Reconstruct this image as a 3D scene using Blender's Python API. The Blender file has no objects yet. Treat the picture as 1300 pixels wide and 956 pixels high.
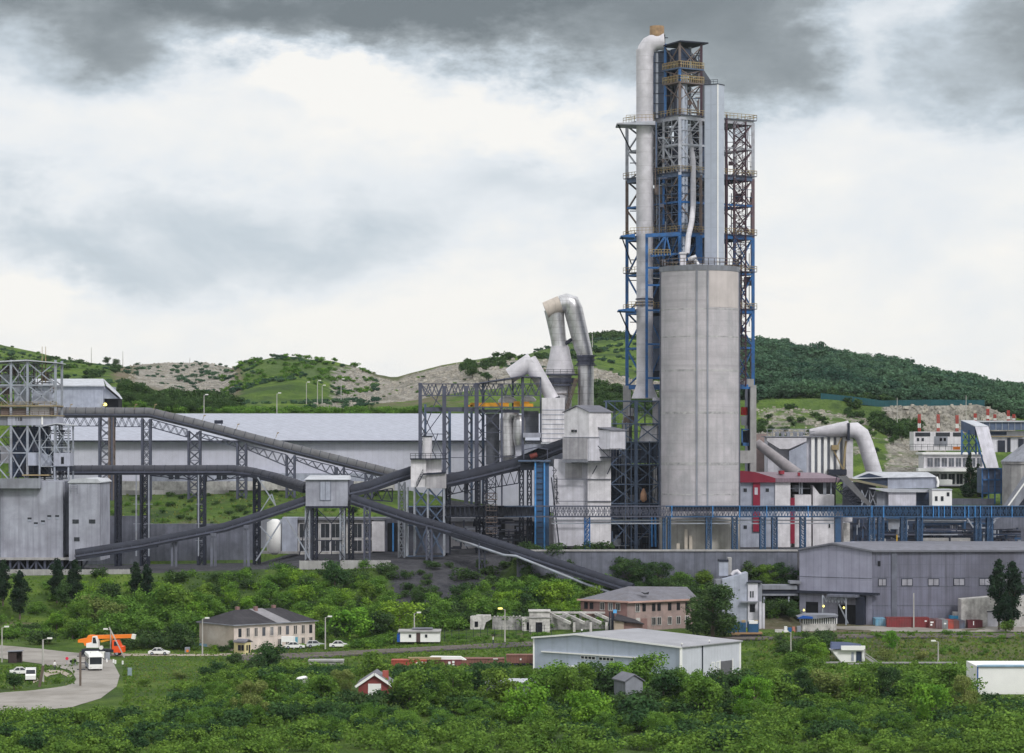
import bpy, math, random
import numpy as np
from mathutils import Vector, Matrix
random.seed(7)
R = math.radians
S = bpy.context.scene
COL = S.collection
# ---------------------------------------------------------------- camera, sky, sun, exposure
F, H, Y0 = 3300.0, 45.0, 555.0            # focal length (px of a 1300 px wide frame), eye height, horizon row
cd = bpy.data.cameras.new('camera'); cam = bpy.data.objects.new('camera', cd); COL.objects.link(cam)
cam.location = (0, 0, H); cam.rotation_euler = (R(90), 0, 0)
cd.sensor_width = 36; cd.lens = 36*F/1300; cd.shift_y = (Y0-478)/1300
cd.clip_start = 1; cd.clip_end = 12000
S.camera = cam
S.view_settings.view_transform = 'Standard'; S.view_settings.look = 'None'
S.view_settings.exposure = 0.34; S.view_settings.gamma = 1
S.view_settings.use_curve_mapping = False
S.cycles.max_bounces = 5; S.cycles.diffuse_bounces = 3; S.cycles.glossy_bounces = 2
S.cycles.transmission_bounces = 2; S.cycles.volume_bounces = 0

SUN_EL, SUN_AZ = 42, 148
wd = bpy.data.worlds.new('World'); S.world = wd; wd.use_nodes = True
nt = wd.node_tree; nt.nodes.clear()
def N(t, **k):
    n = nt.nodes.new(t)
    for a, b in k.items(): setattr(n, a, b)
    return n
def L(a, b): nt.links.new(a, b)
def M(op, a, b=None, c=None, clamp=False):
    n = nt.nodes.new('ShaderNodeMath'); n.operation = op; n.use_clamp = clamp
    for i, v in enumerate((a, b, c)):
        if v is None: continue
        if isinstance(v, (int, float)): n.inputs[i].default_value = v
        else: nt.links.new(v, n.inputs[i])
    return n.outputs[0]
sky = N('ShaderNodeTexSky', sky_type='NISHITA', sun_disc=False)
sky.sun_elevation = R(SUN_EL); sky.sun_rotation = R(SUN_AZ)
bsky = N('ShaderNodeBackground'); bsky.inputs[1].default_value = 0.1; L(sky.outputs[0], bsky.inputs[0])
tc = N('ShaderNodeTexCoord'); sp = N('ShaderNodeSeparateXYZ'); L(tc.outputs['Generated'], sp.inputs[0])
az = M('ARCTAN2', sp.outputs[0], sp.outputs[1]); el = M('ARCSINE', sp.outputs[2])
cb = N('ShaderNodeCombineXYZ'); L(M('MULTIPLY', az, 1.0), cb.inputs[0]); L(M('MULTIPLY', el, 1.9), cb.inputs[1])
def noise(scale, det, rough, off, vec=None, dist=0.0):
    mp = N('ShaderNodeMapping'); mp.inputs['Location'].default_value = off
    L(vec or cb.outputs[0], mp.inputs[0])
    n = N('ShaderNodeTexNoise'); n.inputs['Scale'].default_value = scale; n.inputs['Detail'].default_value = det
    n.inputs['Roughness'].default_value = rough; n.inputs['Distortion'].default_value = dist
    L(mp.outputs[0], n.inputs['Vector']); return n.outputs['Fac']
w1 = noise(11, 9, .62, (3, 1, 0)); w2 = noise(11, 9, .62, (7, 5, 2))
azw = M('ADD', az, M('MULTIPLY', M('SUBTRACT', w1, .5), .15))
elw = M('ADD', el, M('MULTIPLY', M('SUBTRACT', w2, .5), .085))
def blob(px, py, sx, sy, amp):
    dx = M('DIVIDE', M('SUBTRACT', azw, (px-650)/F), sx/F)
    dy = M('DIVIDE', M('SUBTRACT', elw, (Y0-py)/F), sy/F)
    r2 = M('ADD', M('MULTIPLY', dx, dx), M('MULTIPLY', dy, dy))
    return M('MULTIPLY', M('EXPONENT', M('MULTIPLY', r2, -1.0)), amp)
val = M('ADD', .90, M('MULTIPLY', M('SUBTRACT', noise(14, 7, .6, (0, 0, 4), dist=.4), .5), .42))
for b in [(-60, -30, 330, 105, -.85), (215, 85, 90, 55, -.42), (300, -10, 190, 55, -.5), (560, 0, 170, 50, -.5), (690, 45, 210, 50, -.48), (800, -50, 330, 80, -.6), (880, 110, 110, 35, -.25),
          (1000, 75, 190, 55, -.42), (1010, 0, 190, 70, -.28), (1330, 40, 130, 110, -.55), (1180, 110, 120, 35, -.16),
          (330, 300, 300, 75, -.24), (130, 345, 130, 50, -.12), (880, 215, 260, 70, -.12), (1180, 330, 160, 60, -.09), (640, 200, 200, 40, -.08), (20, 280, 120, 50, -.16), (560, 330, 170, 50, -.12),
          (720, 240, 200, 50, -.08), (1130, 250, 130, 60, -.08), (980, 330, 90, 40, -.05),
          (400, 80, 60, 60, .40), (60, 370, 90, 40, .22), (1120, 50, 70, 80, .30), (620, 130, 120, 40, .15), (1000, 250, 160, 60, .12), (640, 350, 200, 60, .12)]:
    val = M('ADD', val, blob(*b))
hi = M('MULTIPLY', M('SUBTRACT', el, .20), 4.0, clamp=True)        # above the picture the overcast evens out and brightens
nf = noise(2.2, 5, .55, (1, 2, 3))
val = M('ADD', M('MULTIPLY', val, M('SUBTRACT', 1.0, hi)), M('MULTIPLY', M('ADD', .55, M('MULTIPLY', nf, .6)), hi))
cr = N('ShaderNodeValToRGB'); L(val, cr.inputs[0])
e = cr.color_ramp.elements
e[0].position = .08; e[0].color = (.145, .168, .182, 1)
e[1].position = .93; e[1].color = (.755, .745, .72, 1)
for p, c in ((.35, (.255, .285, .305, 1)), (.62, (.46, .515, .565, 1)), (.78, (.64, .67, .70, 1))):
    q = cr.color_ramp.elements.new(p); q.color = c
bc = N('ShaderNodeBackground'); L(cr.outputs[0], bc.inputs[0])
L(M('ADD', 1.0, M('MULTIPLY', hi, .25)), bc.inputs[1])
mx = N('ShaderNodeMixShader'); mx.inputs[0].default_value = .97
L(bsky.outputs[0], mx.inputs[1]); L(bc.outputs[0], mx.inputs[2])
wo = N('ShaderNodeOutputWorld'); L(mx.outputs[0], wo.inputs[0])
sl = bpy.data.lights.new('sun', 'SUN'); so = bpy.data.objects.new('sun', sl); COL.objects.link(so)
sl.energy = 1.55; sl.angle = R(11); sl.color = (1, .97, .93)
sd = Vector((math.sin(R(SUN_AZ))*math.cos(R(SUN_EL)), math.cos(R(SUN_AZ))*math.cos(R(SUN_EL)), math.sin(R(SUN_EL))))
so.rotation_euler = sd.to_track_quat('Z', 'Y').to_euler(); so.location = (0, -50, 300)

# ---------------------------------------------------------------- helpers
def P(x, y, Y): return Vector(((x-650)*Y/F, Y, H-(y-Y0)*Y/F))
def Gz(x, y, z): return P(x, y, (H-z)*F/(y-Y0))
def zp(y, Y): return H-(y-Y0)*Y/F
def xp(x, Y): return (x-650)*Y/F
ORG = {}
class MB:
    def __init__(s): s.v = []; s.f = []; s.sm = []
    def add(s, vs, fs, sm=False):
        b = len(s.v); s.v += [Vector(q) for q in vs]
        for f in fs: s.f.append([i+b for i in f]); s.sm.append(sm)
        return s
    def hexa(s, q):      # 8 corners: bottom 4 ccw, top 4 ccw
        return s.add(q, [(3,2,1,0),(4,5,6,7),(0,1,5,4),(1,2,6,5),(2,3,7,6),(3,0,4,7)])
    def box(s, x0, x1, y0, y1, z0, z1):
        return s.hexa([(x0,y0,z0),(x1,y0,z0),(x1,y1,z0),(x0,y1,z0),(x0,y0,z1),(x1,y0,z1),(x1,y1,z1),(x0,y1,z1)])
    def pbox(s, x0, x1, y0, y1, Y, d):   # front face read off the photograph at depth Y
        return s.box(xp(x0,Y), xp(x1,Y), Y, Y+d, zp(y1,Y), zp(y0,Y))
    def bar(s, a, b, w, h=None):
        a = Vector(a); b = Vector(b); d = b-a
        if d.length < 1e-5: return s
        d.normalize(); h = h or w
        up = Vector((0,0,1)) if abs(d.z) < .95 else Vector((0,1,0))
        r = d.cross(up).normalized()*w/2; u = r.cross(d).normalized()*h/2
        return s.hexa([a-r-u, a+r-u, a+r+u, a-r+u, b-r-u, b+r-u, b+r+u, b-r+u])
    def pbar(s, p, q, Y, w, Y2=None, h=None): return s.bar(P(p[0],p[1],Y), P(q[0],q[1],Y2 or Y), w, h)
    def tube(s, a, b, r0, r1=None, n=12, caps=True):
        a = Vector(a); b = Vector(b); r1 = r0 if r1 is None else r1
        d = (b-a).normalized(); up = Vector((0,0,1)) if abs(d.z) < .9 else Vector((1,0,0))
        x = d.cross(up).normalized(); y = x.cross(d)
        ra = [a+(x*math.cos(t)+y*math.sin(t))*r0 for t in [2*math.pi*i/n for i in range(n)]]
        rb = [b+(x*math.cos(t)+y*math.sin(t))*r1 for t in [2*math.pi*i/n for i in range(n)]]
        s.add(ra+rb, [(i,(i+1)%n,n+(i+1)%n,n+i) for i in range(n)], n > 5)
        if caps: s.add(ra+rb, [tuple(range(n-1,-1,-1)), tuple(range(n,2*n))])
        return s
    def pipe(s, pts, r, n=14, caps=True):
        pts = [Vector(p) for p in pts]; k = len(pts)
        rr = r if isinstance(r, (list, tuple)) else [r]*k
        rings = []; ref = None
        for i, p in enumerate(pts):
            t = ((pts[min(i+1,k-1)]-p).normalized() + (p-pts[max(i-1,0)]).normalized()).normalized() if 0 < i < k-1 else \
                (pts[1]-pts[0] if i == 0 else pts[-1]-pts[-2]).normalized()
            if ref is None: ref = t.cross(Vector((0,.35,1)) if abs(t.z) < .9 else Vector((1,0,0))).normalized()
            x = (ref - t*ref.dot(t)).normalized(); ref = x; y = t.cross(x)
            sc = 1.0
            if 0 < i < k-1:
                c = (pts[i+1]-p).normalized().dot((p-pts[i-1]).normalized()); sc = 1/max(.6, math.sqrt(max(.01,(1+c)/2)))
            rings.append([p+(x*math.cos(a)+y*math.sin(a))*rr[i]*(1+(sc-1)*.5) for a in [2*math.pi*j/n for j in range(n)]])
        vs = [v for g in rings for v in g]
        s.add(vs, [(i*n+j, i*n+(j+1)%n, (i+1)*n+(j+1)%n, (i+1)*n+j) for i in range(k-1) for j in range(n)], True)
        if caps: s.add(rings[0]+rings[-1], [tuple(range(n-1,-1,-1)), tuple(range(n,2*n))])
        return s
    def lathe(s, prof, c, n=24, sm=True):
        c = Vector(c); vs = []
        for r, z in prof: vs += [c+Vector((r*math.cos(t), r*math.sin(t), z)) for t in [2*math.pi*(i+.5)/n for i in range(n)]]
        k = len(prof)
        s.add(vs, [(i*n+j, i*n+(j+1)%n, (i+1)*n+(j+1)%n, (i+1)*n+j) for i in range(k-1) for j in range(n)], sm)
        if prof[0][0] > .01: s.add(vs[:n], [tuple(range(n-1,-1,-1))])
        if prof[-1][0] > .01: s.add(vs[-n:], [tuple(range(n))])
        return s
    def prism(s, poly, ex):
        ex = Vector(ex); poly = [Vector(p) for p in poly]; n = len(poly)
        return s.add(poly+[p+ex for p in poly], [tuple(range(n-1,-1,-1)), tuple(range(n,2*n))]+[(i,(i+1)%n,n+(i+1)%n,n+i) for i in range(n)])
    def lattice(s, a0, a1, b0, b1, n, w, cross=False, struts=True):   # bracing between chord a0-a1 and chord b0-b1
        a0, a1, b0, b1 = map(Vector, (a0, a1, b0, b1))
        for i in range(n):
            t, u = i/n, (i+1)/n
            A, A2, B, B2 = a0.lerp(a1,t), a0.lerp(a1,u), b0.lerp(b1,t), b0.lerp(b1,u)
            if cross or i % 2 == 0: s.bar(A, B2, w)
            if cross or i % 2 == 1: s.bar(B, A2, w)
            if struts and i: s.bar(A, B, w)
        return s
    def tower(s, cx, cy, z0, z1, wx, wy, n, leg, br, taper=1.0, cross=True):
        def c(z, i):
            k = taper+(1-taper)*(z-z0)/(z1-z0)
            sx, sy = ((-1,-1),(1,-1),(1,1),(-1,1))[i]
            return Vector((cx+sx*wx/2*k, cy+sy*wy/2*k, z))
        for i in range(4): s.bar(c(z0,i), c(z1,i), leg)
        for i in range(4): s.lattice(c(z0,i), c(z1,i), c(z0,(i+1)%4), c(z1,(i+1)%4), n, br, cross)
        return s
    def rail(s, pts, h=1.1, st=1.6, w=.07, close=False):
        pts = [Vector(p) for p in pts]
        if close: pts.append(pts[0])
        for a, b in zip(pts, pts[1:]):
            for k in (1.0, .55): s.bar(a+Vector((0,0,h*k)), b+Vector((0,0,h*k)), w)
            n = max(1, int((b-a).length/st))
            for i in range(n+1): q = a.lerp(b, i/n); s.bar(q, q+Vector((0,0,h)), w)
        return s
    def build(s, name, mat, parent=None, local=False):
        me = bpy.data.meshes.new(name)
        if parent is not None: o = Vector((0,0,0)) if local else ORG[parent.name]
        elif local: o = Vector((0,0,0))
        else:
            xs = [v.x for v in s.v]; ys = [v.y for v in s.v]; zs = [v.z for v in s.v]
            o = Vector(((min(xs)+max(xs))/2, (min(ys)+max(ys))/2, min(zs)))
        me.from_pydata([tuple(v-o) for v in s.v], [], s.f)
        me.polygons.foreach_set('use_smooth', s.sm)
        me.materials.append(mat); me.update()
        ob = bpy.data.objects.new(name, me); COL.objects.link(ob)
        if parent is not None: ob.parent = parent; ORG[ob.name] = ORG[parent.name]
        else: ob.location = o; ORG[ob.name] = o
        return ob
def thing(name, label, cat, loc, group=None, rotz=0):
    o = bpy.data.objects.new(name, None); COL.objects.link(o); o.location = loc; o.rotation_euler = (0,0,rotz)
    o.empty_display_size = .5
    ORG[o.name] = Vector(loc); return tag(o, label, cat, group)
def tag(o, label=None, cat=None, group=None, kind=None):
    for k, v in (('label',label),('category',cat),('group',group),('kind',kind)):
        if v: o[k] = v
    return o
def copy_tree(o, parent=None):
    c = o.copy(); COL.objects.link(c)
    if parent: c.parent = parent
    for ch in list(o.children): copy_tree(ch, c)
    return c
class Fr:     # horizontal frame: origin, a runs along the front wall, d runs into the building
    def __init__(s, p, q):
        s.o = Vector((p[0],p[1],0)); s.u = Vector((q[0]-p[0], q[1]-p[1], 0)); s.len = s.u.length; s.u.normalize()
        s.n = Vector((-s.u.y, s.u.x, 0))
    def __call__(s, a, d, z): return s.o+s.u*a+s.n*d+Vector((0,0,z))
    def box(s, m, a0, a1, d0, d1, z0, z1):
        return m.hexa([s(a0,d0,z0),s(a1,d0,z0),s(a1,d1,z0),s(a0,d1,z0),s(a0,d0,z1),s(a1,d0,z1),s(a1,d1,z1),s(a0,d1,z1)])

# ---------------------------------------------------------------- materials
MATS = {}
def mat(name, col, rough=.8, metal=0.0, dirt=None, da=.35, streak=0.0, panel=None, pa=.25, sc=.25, var=.12, bands=None, bump=0.0, trans=0.0):
    if name in MATS: return MATS[name]
    m = bpy.data.materials.new(name); m.use_nodes = True; t = m.node_tree; t.nodes.clear()
    def n(ty, **k):
        q = t.nodes.new(ty)
        for a, b in k.items(): setattr(q, a, b)
        return q
    def lk(a, b): t.links.new(a, b)
    def ma(op, a, b=None, clamp=False):
        q = t.nodes.new('ShaderNodeMath'); q.operation = op; q.use_clamp = clamp
        for i, v in enumerate((a, b)):
            if v is None: continue
            if isinstance(v, (int, float)): q.inputs[i].default_value = v
            else: lk(v, q.inputs[i])
        return q.outputs[0]
    def mix(f, a, b, mode='MIX'):
        q = n('ShaderNodeMix', data_type='RGBA', blend_type=mode)
        for i, v in ((0, f), (6, a), (7, b)):
            if isinstance(v, (int, float)): q.inputs[i].default_value = v
            elif isinstance(v, tuple): q.inputs[i].default_value = (*v[:3], 1)
            else: lk(v, q.inputs[i])
        return q.outputs[2]
    g = n('ShaderNodeNewGeometry'); pos = g.outputs['Position']
    def nz(scale, det=4, vec=None, s3=None, rough=.55):
        v = vec or pos
        if s3:
            mp = n('ShaderNodeMapping'); mp.inputs['Scale'].default_value = s3; lk(v, mp.inputs[0]); v = mp.outputs[0]
        q = n('ShaderNodeTexNoise'); q.inputs['Scale'].default_value = scale; q.inputs['Detail'].default_value = det
        q.inputs['Roughness'].default_value = rough; lk(v, q.inputs['Vector']); return q.outputs['Fac']
    dark = tuple(c*(1-var*2.2) for c in col); lite = tuple(min(1, c*(1+var)) for c in col)
    c = mix(ma('MULTIPLY', ma('SUBTRACT', nz(sc*2.2, 6), .25), 2.0, True), dark, lite)
    if dirt:
        f = ma('MULTIPLY', ma('MULTIPLY', ma('SUBTRACT', nz(sc, 7, rough=.65), .46), 5.0, True), da)
        c = mix(f, c, dirt)
    if streak:
        d2 = dirt or tuple(x*.35 for x in col)
        f = ma('MULTIPLY', ma('MULTIPLY', ma('SUBTRACT', nz(1.0, 5, s3=(.9, .9, .045), rough=.6), .47), 4.5, True), streak)
        c = mix(f, c, d2)
    if panel or bands:
        sp = n('ShaderNodeSeparateXYZ'); lk(pos, sp.inputs[0])
        xy = ma('ADD', sp.outputs[0], ma('MULTIPLY', sp.outputs[1], .73))
        f = None
        if panel:
            pw, ph = panel
            if pw: f = ma('LESS_THAN', ma('FRACT', ma('DIVIDE', xy, pw)), .12/pw*1.2 if pw > .5 else .45)
            if ph:
                g2 = ma('LESS_THAN', ma('FRACT', ma('DIVIDE', sp.outputs[2], ph)), .16/ph)
                f = g2 if f is None else ma('MAXIMUM', f, g2)
            c = mix(ma('MULTIPLY', f, pa), c, tuple(x*.3 for x in col))
        if bands:   # pour joints: soft uneven horizontal bands
            k = nz(1.0, 4, s3=(.02, .02, bands), rough=.7)
            c = mix(ma('MULTIPLY', ma('SUBTRACT', k, .5), 2.6, True), c, tuple(x*.62 for x in col))
    b = n('ShaderNodeBsdfPrincipled'); lk(c, b.inputs['Base Color'])
    b.inputs['Roughness'].default_value = rough; b.inputs['Metallic'].default_value = metal
    b.inputs['Specular IOR Level'].default_value = .35
    if bump:
        bp = n('ShaderNodeBump'); bp.inputs['Strength'].default_value = bump; bp.inputs['Distance'].default_value = .3
        lk(nz(1.5, 6), bp.inputs['Height']); lk(bp.outputs[0], b.inputs['Normal'])
    o = n('ShaderNodeOutputMaterial'); lk(b.outputs[0], o.inputs[0])
    MATS[name] = m; return m
RUST = (.20, .10, .05); SOOT = (.05, .05, .06)
concrete = mat('silo concrete', (.465,.44,.475), dirt=(.30,.30,.32), da=.65, streak=.6, bands=.5, sc=.15, var=.08, panel=(0, 3.1), pa=.10, bump=.2)
conc_pink = mat('repaired concrete', (.50,.455,.455), streak=.15, sc=.12, var=.08)
conc_grey = mat('grey weathered concrete', (.25,.265,.31), dirt=(.12,.12,.14), da=.5, streak=.5, sc=.15)
conc_dark = mat('stained dark concrete', (.15,.16,.21), dirt=(.06,.065,.08), da=.6, streak=.6, sc=.2, panel=(2.4, 0), pa=.35)
conc_pale = mat('pale concrete', (.38,.375,.38), dirt=(.2,.19,.19), da=.4, streak=.4, panel=(2.4,0), pa=.2)
wall_wh = mat('white cladding', (.60,.595,.67), dirt=(.36,.36,.39), da=.35, streak=.45, panel=(1.3,0), pa=.14, sc=.2)
wall_white2 = mat('clean white cladding', (.70,.685,.73), dirt=(.38,.37,.40), da=.3, streak=.45, panel=(1.2,0), pa=.12)
wall_beige = mat('dusty beige cladding', (.42,.41,.44), dirt=(.22,.21,.24), da=.5, streak=.6, panel=(.9,0), pa=.2)
wall_gb = mat('grey blue cladding', (.37,.40,.49), dirt=(.2,.21,.27), da=.35, streak=.35, panel=(1.1,0), pa=.14)
wall_lilac = mat('lilac grey render', (.36,.375,.45), dirt=(.17,.17,.21), da=.6, streak=.65, sc=.12)
roof_pale = mat('pale roof sheet', (.46,.48,.53), dirt=(.42,.43,.46), da=.4, panel=(2.2,0), pa=.12)
roof_long = mat('long warehouse roof sheet', (.36,.38,.45), dirt=(.35,.36,.43), da=.4, panel=(2.2,0), pa=.3, var=.08, streak=.15)
wall_long = mat('long warehouse wall sheet', (.53,.54,.63), dirt=(.48,.49,.58), da=.4, panel=(1.8,0), pa=.12, var=.06)
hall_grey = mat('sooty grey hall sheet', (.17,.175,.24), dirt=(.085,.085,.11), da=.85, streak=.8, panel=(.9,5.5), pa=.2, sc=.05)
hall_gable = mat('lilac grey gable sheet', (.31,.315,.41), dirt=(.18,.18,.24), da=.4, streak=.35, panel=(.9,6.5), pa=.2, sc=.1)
roof_grey = mat('grey roof felt', (.16,.165,.20), dirt=(.16,.16,.19), da=.5)
slate = mat('dark fibre cement roofing', (.028,.026,.033), dirt=(.06,.056,.065), da=.5, sc=.5, panel=(1.1,0), pa=.35)
slate_g = mat('grey broken roofing', (.17,.17,.20), dirt=(.12,.11,.12), da=.6, sc=.4)
slate_p = mat('pale replaced roofing', (.24,.235,.255), dirt=(.2,.2,.21), da=.4)
gal_steel = mat('pale galvanised steel', (.29,.32,.38), rough=.55, dirt=(.17,.14,.13), da=.45, sc=.4)
grey_steel = mat('grey painted steel', (.075,.083,.125), rough=.6, dirt=(.05,.05,.07), da=.5, sc=.4)
dk_steel = mat('dark steel', (.018,.023,.042), rough=.7, dirt=(.012,.012,.02), da=.5)
mid_steel = mat('blue grey steel', (.085,.125,.21), rough=.55, dirt=(.05,.06,.08), da=.4, sc=.4)
blue = mat('bright blue paint', (.022,.12,.34), rough=.5, dirt=(.04,.07,.13), da=.55, sc=.5)
blue2 = mat('dusty blue paint', (.035,.13,.33), rough=.5, dirt=(.03,.06,.12), da=.5, sc=.3)
blue_lt = mat('light blue paint', (.06,.26,.62), rough=.45, dirt=(.03,.08,.18), da=.4, sc=.5)
navy = mat('navy cladding', (.022,.04,.085), rough=.6, dirt=(.05,.055,.07), da=.4, panel=(0,2.2), pa=.5)
navy_lt = mat('slate blue cladding', (.09,.125,.21), rough=.6, dirt=(.05,.06,.09), da=.4, panel=(0,4.5), pa=.5)
rusty = mat('rusty brown steel', (.15,.125,.12), rough=.8, dirt=(.16,.09,.06), da=.6, sc=.5)
maroon = mat('maroon steel', (.055,.025,.04), rough=.6, dirt=(.05,.03,.05), da=.5)
yellow = mat('faded yellow railing paint', (.30,.24,.13), rough=.6, dirt=(.25,.15,.08), da=.5, sc=.6)
orange = mat('orange paint', (.85,.22,.02), rough=.4, var=.05)
orange_r = mat('red orange paint', (.85,.09,.015), rough=.4, var=.05)
crane_y = mat('crane yellow paint', (.80,.36,.02), rough=.5, dirt=(.3,.14,.03), da=.4)
duct_w = mat('white duct sheet', (.60,.585,.635), rough=.5, dirt=(.36,.36,.39), da=.5, streak=.3, panel=(0,3.4), pa=.22, sc=.2)
duct_s = mat('silver duct sheet', (.66,.66,.69), rough=.36, metal=.7, dirt=(.3,.28,.28), da=.45, streak=.3, panel=(1.7,1.7), pa=.35, sc=.3)
duct_tan = mat('tan stained duct sheet', (.52,.46,.41), rough=.6, dirt=(.40,.36,.34), da=.5, panel=(1.7,0), pa=.25)
duct_g = mat('dark grey vessel', (.10,.11,.14), rough=.6, dirt=(.06,.065,.08), da=.5, panel=(0,2.5), pa=.4)
clad_sh = mat('blue grey shaft cladding', (.40,.44,.53), rough=.55, dirt=(.34,.37,.45), da=.3, panel=(.8,6), pa=.16, var=.05)
cover_p = mat('pale dusty conveyor hood', (.135,.138,.15), rough=.85, dirt=(.10,.09,.095), da=.5, sc=.3)
cover_m = mat('mid grey conveyor hood', (.052,.055,.072), rough=.85, dirt=(.05,.05,.06), da=.5, sc=.3)
cover_d = mat('dark conveyor hood', (.030,.034,.052), rough=.8, dirt=(.02,.02,.03), da=.5, sc=.3)
red_roof = mat('crimson roof sheet', (.20,.012,.035), rough=.5, var=.08)
mauve = mat('mauve dusty roof sheet', (.22,.16,.20), rough=.6, panel=(.7,0), pa=.25)
crimson = mat('crimson cladding', (.24,.012,.04), rough=.5, var=.08)
glass = mat('dark window glass', (.03,.035,.045), rough=.2, var=.2)
glass2 = mat('grey window glass', (.14,.15,.18), rough=.25, var=.3)
glass3 = mat('pale dusty window glass', (.30,.30,.35), rough=.4, var=.2)
black = mat('dark interior', (.012,.013,.018), rough=1)
white_p = mat('white paint', (.80,.80,.80), rough=.5, var=.03)
white_d = mat('dirty white render', (.55,.54,.53), dirt=(.18,.17,.17), da=.7, streak=.5, sc=.5, bump=.3)
pinkish = mat('pinkish old render', (.70,.61,.56), dirt=(.46,.40,.38), da=.5, streak=.35, sc=.25)
gable_r = mat('shaded patchy brown render', (.46,.39,.34), dirt=(.62,.57,.53), da=.8, sc=.16)  # pale patches are real; the brown base also carries the gable's shade
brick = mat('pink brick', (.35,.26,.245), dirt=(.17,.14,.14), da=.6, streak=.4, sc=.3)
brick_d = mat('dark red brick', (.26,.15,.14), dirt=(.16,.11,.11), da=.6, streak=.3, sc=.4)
plast_y = mat('pale yellow render', (.62,.55,.30), var=.08)
hang_shade = mat('shaded hangar sheet', (.38,.43,.53), rough=.6, panel=(1.1,0), pa=.12, var=.05, streak=.12)  # darker copy of the hangar sheet: gable shade put into the colour
hang_lit = mat('sunlit hangar sheet', (.53,.55,.62), rough=.6, panel=(1.1,0), pa=.12, var=.05, streak=.12)  # lighter copy of the hangar sheet: sun on the side wall put in
hang_r = mat('grey hangar roof sheet', (.34,.345,.38), rough=.6, panel=(1.3,0), pa=.3, dirt=(.36,.36,.38), da=.4, sc=.1)
blue_sign = mat('strong blue paint', (.01,.08,.35), rough=.5, var=.05)
rubber = mat('rubber', (.02,.02,.022), rough=.9)
wood = mat('weathered wood', (.14,.11,.09), rough=.9, streak=.3)
pole_m = mat('concrete pole', (.42,.41,.39), rough=.8)
lamp_w = mat('lamp housing', (.75,.75,.72), rough=.4, var=.03)
lamp_y = bpy.data.materials.new('lit lamp'); lamp_y.use_nodes = True
_b = lamp_y.node_tree.nodes['Principled BSDF']; _b.inputs['Base Color'].default_value = (.9,.8,.2,1)
_b.inputs['Emission Color'].default_value = (1,.85,.2,1); _b.inputs['Emission Strength'].default_value = 1.6
asphalt = mat('pale worn asphalt', (.30,.28,.26), dirt=(.17,.155,.135), da=.8, sc=.10, var=.10)
dirt_tr = mat('packed earth', (.36,.31,.26), dirt=(.22,.2,.15), da=.5, sc=.4)
ballast = mat('dark track ballast', (.055,.05,.055), dirt=(.10,.09,.09), da=.5, sc=1.0)
railm = mat('rail steel', (.22,.19,.18), rough=.5)
teal = mat('teal fence netting', (.012,.075,.09), rough=.8, panel=(1.6,0), pa=.35)
def cmat(nm, col, dirt=(.12,.06,.06)): return mat(nm, col, rough=.6, dirt=dirt, da=.5, panel=(.55,0), pa=.3, sc=.4, var=.1)
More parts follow.
